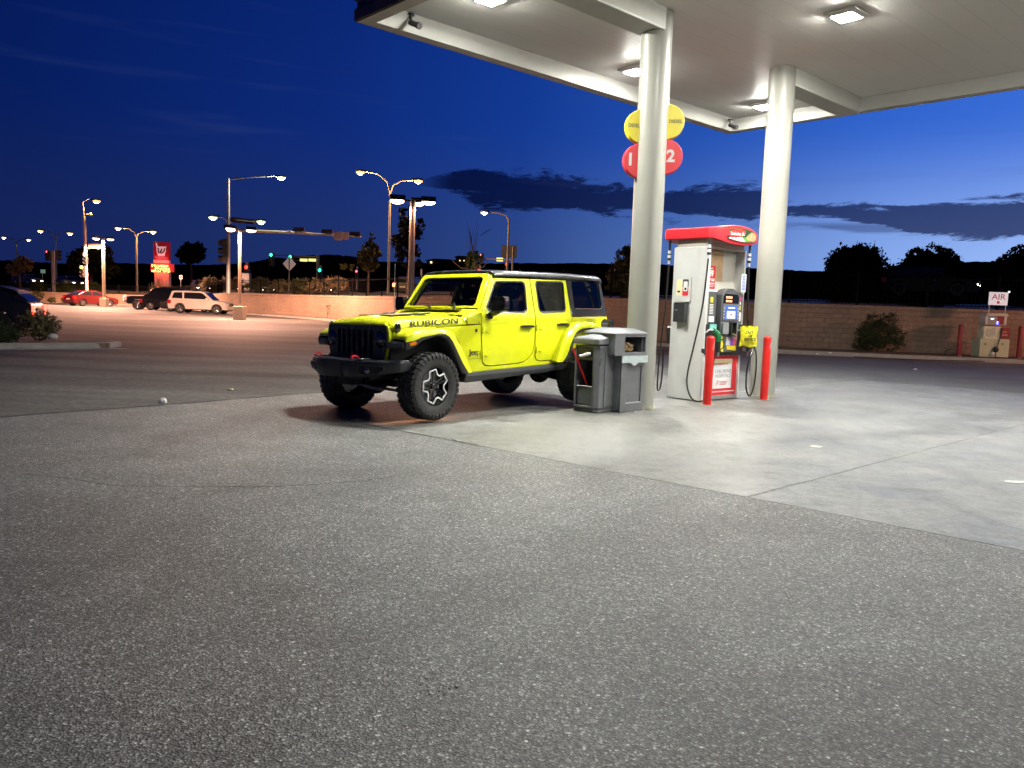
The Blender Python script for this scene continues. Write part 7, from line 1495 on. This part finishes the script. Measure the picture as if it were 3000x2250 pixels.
# cars on the street
wht = emis('headlamp_on', (1., .93, .82), 60.); tlr = emis('tail_on', (1., .12, .05), 14.); wl2 = emis('headlamp_far', (1., .75, .5), 22.)
ST = [(110, 820, 112, 0, wl2, None, 'pale car with glowing headlights on the far left street', 25), (228, 826, 112, 0, wl2, None, 'car with headlights on behind the amber signal', 35), (596, 840, 96, 0, wht, None, 'car with two headlights behind the parked white car', 60), (684, 842, 92, 0, wl2, None, 'car half hidden behind the plinth lamp pole', 60), (785, 846, 82, 0, wht, None, 'car with dazzling headlights between the round bushes', 88), (948, 845, 82, 0, wl2, None, 'car with faint headlights behind the fence near the large dry bush', 70), (1180, 838, 66, 0, None, tlr, 'car with red tail lights behind the parking lamp', 75)]
for x, y, Yc, zz, fl, rl, lb, ang in ST:
    b = gnd(x, Yc); p = D(x, y, Yc); hd_ang = rad(-ang) if fl else rad(ang)
    zc = min(b.z, p.z-.68) if True else 0
    off_ = Vector((-2.2*math.cos(hd_ang), -2.2*math.sin(hd_ang), 0)) if fl else Vector((2.2*math.cos(hd_ang), 2.2*math.sin(hd_ang), 0))
    car(lb, 'crossover', gpaint, (p.x+off_.x, Yc+off_.y), hd_ang, 'cars on the street', rear_lit=rl, front_lit=fl, name='moving_car', z=p.z-.74)
c = D(2866, 827, 42); car('car with a lit warm headlight in the dark, above the air sign', 'crossover', mk('night_paint', (.004, .004, .005), .5, var=.1, spec=.2), (c.x-2.1, 42.8), rad(-35), 'cars on the street', front_lit=emis('headlamp_warm', (1., .80, .5), 26.), rimc=dark_hole, name='moving_car', z=c.z-.78)
# ------------------------------------------------------------------ air station
Y = 30.2
def A_(x, y, yy=Y): return D(x, y, yy)
b = A_(2900, 1040); b.z = .15; b.y = Y
t = thing('air_machine', 'tall coin operated tyre air machine in pale metal between two dark red bollards', 'air machine', b)
def AZ(x, y): q = A_(x, y); return q.x-b.x, q.z-b.z
pale = mk('pale_metal_lit', (.52, .55, .36), .45, .1, var=.15, vs=3); steel2 = mk('dull_steel', (.60, .60, .56), .35, .5, var=.2)  # cabinet metal raised in colour for the yellowish light on it
x0, z1 = AZ(2861, 991); x1, z0 = AZ(2942, 1045); zc1 = z1
m = M(); m.box((x0, -.25, 0), (x1, .30, z1)); m.build('lower_cabinet', pale, t, bevel=.015)
m = M(); xm, _ = AZ(2903, 1000); m.box((xm-.01, -.256, .04), (xm+.0, -.2505, z1-.03)); m.build('door_seam', dark_hole, t)
for x in (2875, 2925):
    q = AZ(x, 1007); m = M(); m.cyl((q[0], -.262, q[1]), (q[0], -.25, q[1]), .03, n=10); m.build('lock', dark_metal, t)
x0, z1 = AZ(2874, 955); x1, _ = AZ(2921, 990); m = M(); m.box((x0, -.20, zc1), (x1, .22, z1)); m.build('middle_cabinet', mk('pale_label_metal', (.70, .73, .50), .4, .1, var=.35, vs=5), t, bevel=.01)
for (xa, ya, xb_, yb2) in ((2880, 962, 2893, 986), (2896, 960, 2905, 985)):
    p0 = AZ(xa, ya); p1 = AZ(xb_, yb2); m = M(); m.box((p0[0], -.206, p1[1]), (p1[0], -.2005, p0[1])); m.build('instruction_label', mk('aged_label', (.55, .57, .45), .5, var=.4, vs=14), t)
x0, z1b = AZ(2922, 960); x1, z0b = AZ(2946, 990); m = M(); m.box((x0, -.24, z0b), (x1, .1, z1b)); mb_ = m.build('red_box', mk('machine_red', (.30, .02, .02), .45, var=.3), t, bevel=.01)
m = M(); m.box((x0+.05, -.246, z0b+.08), (x1-.09, -.2405, z0b+.14)); m.box((x0+.05, -.246, z0b+.2), (x1-.12, -.2405, z0b+.24)); m.build('label_stripe', mk('pink_stripe', (.5, .22, .2), .5), mb_)
x0, z1c = AZ(2878, 925); x1, z0c = AZ(2938, 953); m = M(); m.box((x0, -.22, z0c), (x1, .22, z1c)); tb_ = m.build('top_box', steel2, t, bevel=.012)
m = M(); p0 = AZ(2886, 925); p1 = AZ(2930, 951); m.box((p0[0], -.226, p1[1]), (p0[0]+(p1[0]-p0[0])*.55, -.2205, p0[1])); m.build('coin_plate', mk('steel_plate', (.45, .45, .42), .3, .5, var=.2), tb_)
m = M(); m.box((p0[0]+(p1[0]-p0[0])*.56, -.226, p1[1]), (p1[0], -.2205, p0[1])); m.build('red_face', mk('machine_red', (.30, .02, .02)), tb_)
q = AZ(2897, 934); m = M(); m.box((q[0]-.06, -.232, q[1]-.02), (q[0]+.06, -.2265, q[1]+.025)); m.build('lit_display', emis('display_white', (.7, .95, 1.), 2.0), tb_)
q = AZ(2912, 946); m = M(); m.box((q[0]-.06, -.234, q[1]-.08), (q[0]+.055, -.2265, q[1]+.07)); m.build('blue_button', emis('button_blue', (.03, .04, .9), 1.1), tb_); m = M(); m.box((q[0]-.03, -.236, q[1]-.04), (q[0]+.0, -.2345, q[1]+.06)); m.build('button_icon', emis('display_white', (.7, .95, 1.), 2.0), tb_)
m = M(); x0d, z1d = AZ(2884, 912); x1d, _ = AZ(2940, 920); m.prism([(x0-.02, z1c), (x0+.02, z1c+.10), (x1-.02, z1c+.11), (x1+.03, z1c)], -.27, .22, axis='y'); m.build('sloped_roof', mk('pale_roof', (.55, .53, .42), .4, .2, var=.15), t, bevel=.012)
m = M(); q0 = AZ(2903, 1023); m.sphere((q0[0], -.30, q0[1]), (.11, .07, .11)); m.tube([(q0[0]+.05, -.30, q0[1]+.1), (q0[0]+.14, -.27, q0[1]+.45), (q0[0]+.22, -.26, q0[1]+.8)], .015, 6); m.tube([(q0[0]-.02, -.32, q0[1]-.1), (q0[0]-.05, -.40, .02), (q0[0]-.05, -1.1, -.12), (-3.2, -1.35, -.14), (-4.6, -1.2, -.14), (-5.6, -1.0, -.13)], .016, 6); m.build('air_hose', black_r, t)
m = M(); m.sphere((q0[0]-.10, -.31, q0[1]-.16), (.07, .04, .07)); m.build('nozzle_cap', white_p, t)
for x in (2899, 2947):
    p0 = AZ(x, 915); p1 = AZ(x+2, 857); m = M(); m.tube([(p0[0], .05, z1c+.05), (p0[0], .05, p1[1])], .018, 8); m.build('sign_post', steel2, t)
x0, z1 = AZ(2899, 855); x1, z0 = AZ(2951, 895)
sgm = thing('air_sign', 'white sign reading AIR in pink letters on posts above the air machine', 'sign', b)
m = M(); m.box((x0, -.01, z0), (x1, .03, z1)); m.build('panel', mk('sign_white_lit', (.75, .72, .75), .5, var=.05, emit=(.9, .85, .92), es=.42), sgm, bevel=.01)
pkl = mk('pink_letter', (.62, .06, .16), .5, var=.15)
text('lettering', 'AIR', .30, pkl, sgm, ((x0+x1)/2, -.013, z1-.19), (1, 0, 0), (0, 0, 1), sx=1.15, bold=.001)
m = M(); c_ = (x0+x1)/2; m.box((c_-.05, -.014, z0+.06), (c_+.05, -.0105, z0+.15)); m.build('small_mark', pkl, sgm)
m = M(); m.sphere((x1+.01, -.02, z1+.02), .035); m.build('lamp_tip', emis('display_white', (.7, .95, 1.), 2.0), sgm)
point('lamp', (b.x, Y-.6, 2.2), 7, (.9, .95, 1.), .1) if False else None
def dbol(x, yb, lb):
    p = A_(x, yb, 30.); p.z = .14; t = thing('bollard', lb, 'bollard', p, 0, 'bollards by the air machine'); m = M(); m.lathe([(.085, 0), (.085, 1.16), (.07, 1.2), (.001, 1.215)], 20); m.build('post', mk('dull_red_paint', (.26, .015, .014), .5, var=.2), t); m = M(); m.cyl((0, 0, 0), (0, 0, .02), .12, n=16); m.build('footing', curbm, t)
dbol(2808, 1042, 'dull red bollard left of the air machine'); dbol(2983, 1052, 'dull red bollard right of the air machine')
m = M(); p = A_(2780, 1036, 30.3); m.tube([(p.x-.3, 30.1, .15), (p.x-.2, 30.15, .32), (p.x, 30.2, .38), (p.x+.25, 30.2, .33)], .014, 6); tag(m.build('hose_loop', black_r), 'loop of black hose beside the left air machine bollard', 'hose')
for i, (x, y) in enumerate(((2395, 1038), (2432, 1035), (2505, 1018), (2682, 1083))):
    p = G(x, y, .0 if i in (3,) else .14); litter('litter_scrap', ['white scrap on the kerb nearest the bare column', 'small white scrap on the kerb left of the shrub', 'pale scrap at the left foot of the shrub', 'white scrap on the dark asphalt before the air machine'][i], p, .07, paper_w, .5)
# ------------------------------------------------------------------ shopping cart
def cart(label, x, y, Y, ang, m_):
    p = G(x, y); t = thing('shopping_cart', label, 'shopping cart', (p.x, p.y, .0), ang, None)
    m = M(); Bk = [(-.28, -.24, .50), (.42, -.18, .56), (.42, .18, .56), (-.28, .24, .50)]; Tk = [(-.40, -.28, .98), (.56, -.22, .90), (.56, .22, .90), (-.40, .28, .98)]
    for R_ in (Bk, Tk): m.tube(R_+[R_[0]], .012, 5)
    for i in range(4):
        a, c_ = Vector(Bk[i]), Vector(Bk[(i+1) % 4]); e, f = Vector(Tk[i]), Vector(Tk[(i+1) % 4])
        for k in range(9): m.tube([tuple(a.lerp(c_, k/8)), tuple(e.lerp(f, k/8))], .004, 3)
    m.build('basket', m_, t)
    m = M(); m.tube([(-.28, -.22, .5), (-.30, -.24, .12), (.40, -.2, .14), (.40, -.16, .5)], .014, 6); m.tube([(-.28, .22, .5), (-.30, .24, .12), (.40, .2, .14), (.40, .16, .5)], .014, 6); m.tube([(-.30, -.24, .14), (-.30, .24, .14)], .012, 5); m.build('frame', m_, t)
    m = M(); m.tube([(-.42, -.28, 1.02), (-.46, -.1, 1.05), (-.46, .1, 1.05), (-.42, .28, 1.02)], .018, 8); m.build('handle', black_pl, t)
    for xx, yy in ((-.3, -.24), (-.3, .24), (.4, -.2), (.4, .2)):
        m = M(); m.cyl((xx, yy-.015, .065), (xx, yy+.015, .065), .062, n=14); m.build('wheel', black_r, t)
    return t
cart('wire shopping cart standing against the orange lit wall', 968, 938, 57, rad(105), mk('cart_wire', (.10, .09, .085), .4, .6, var=.1))
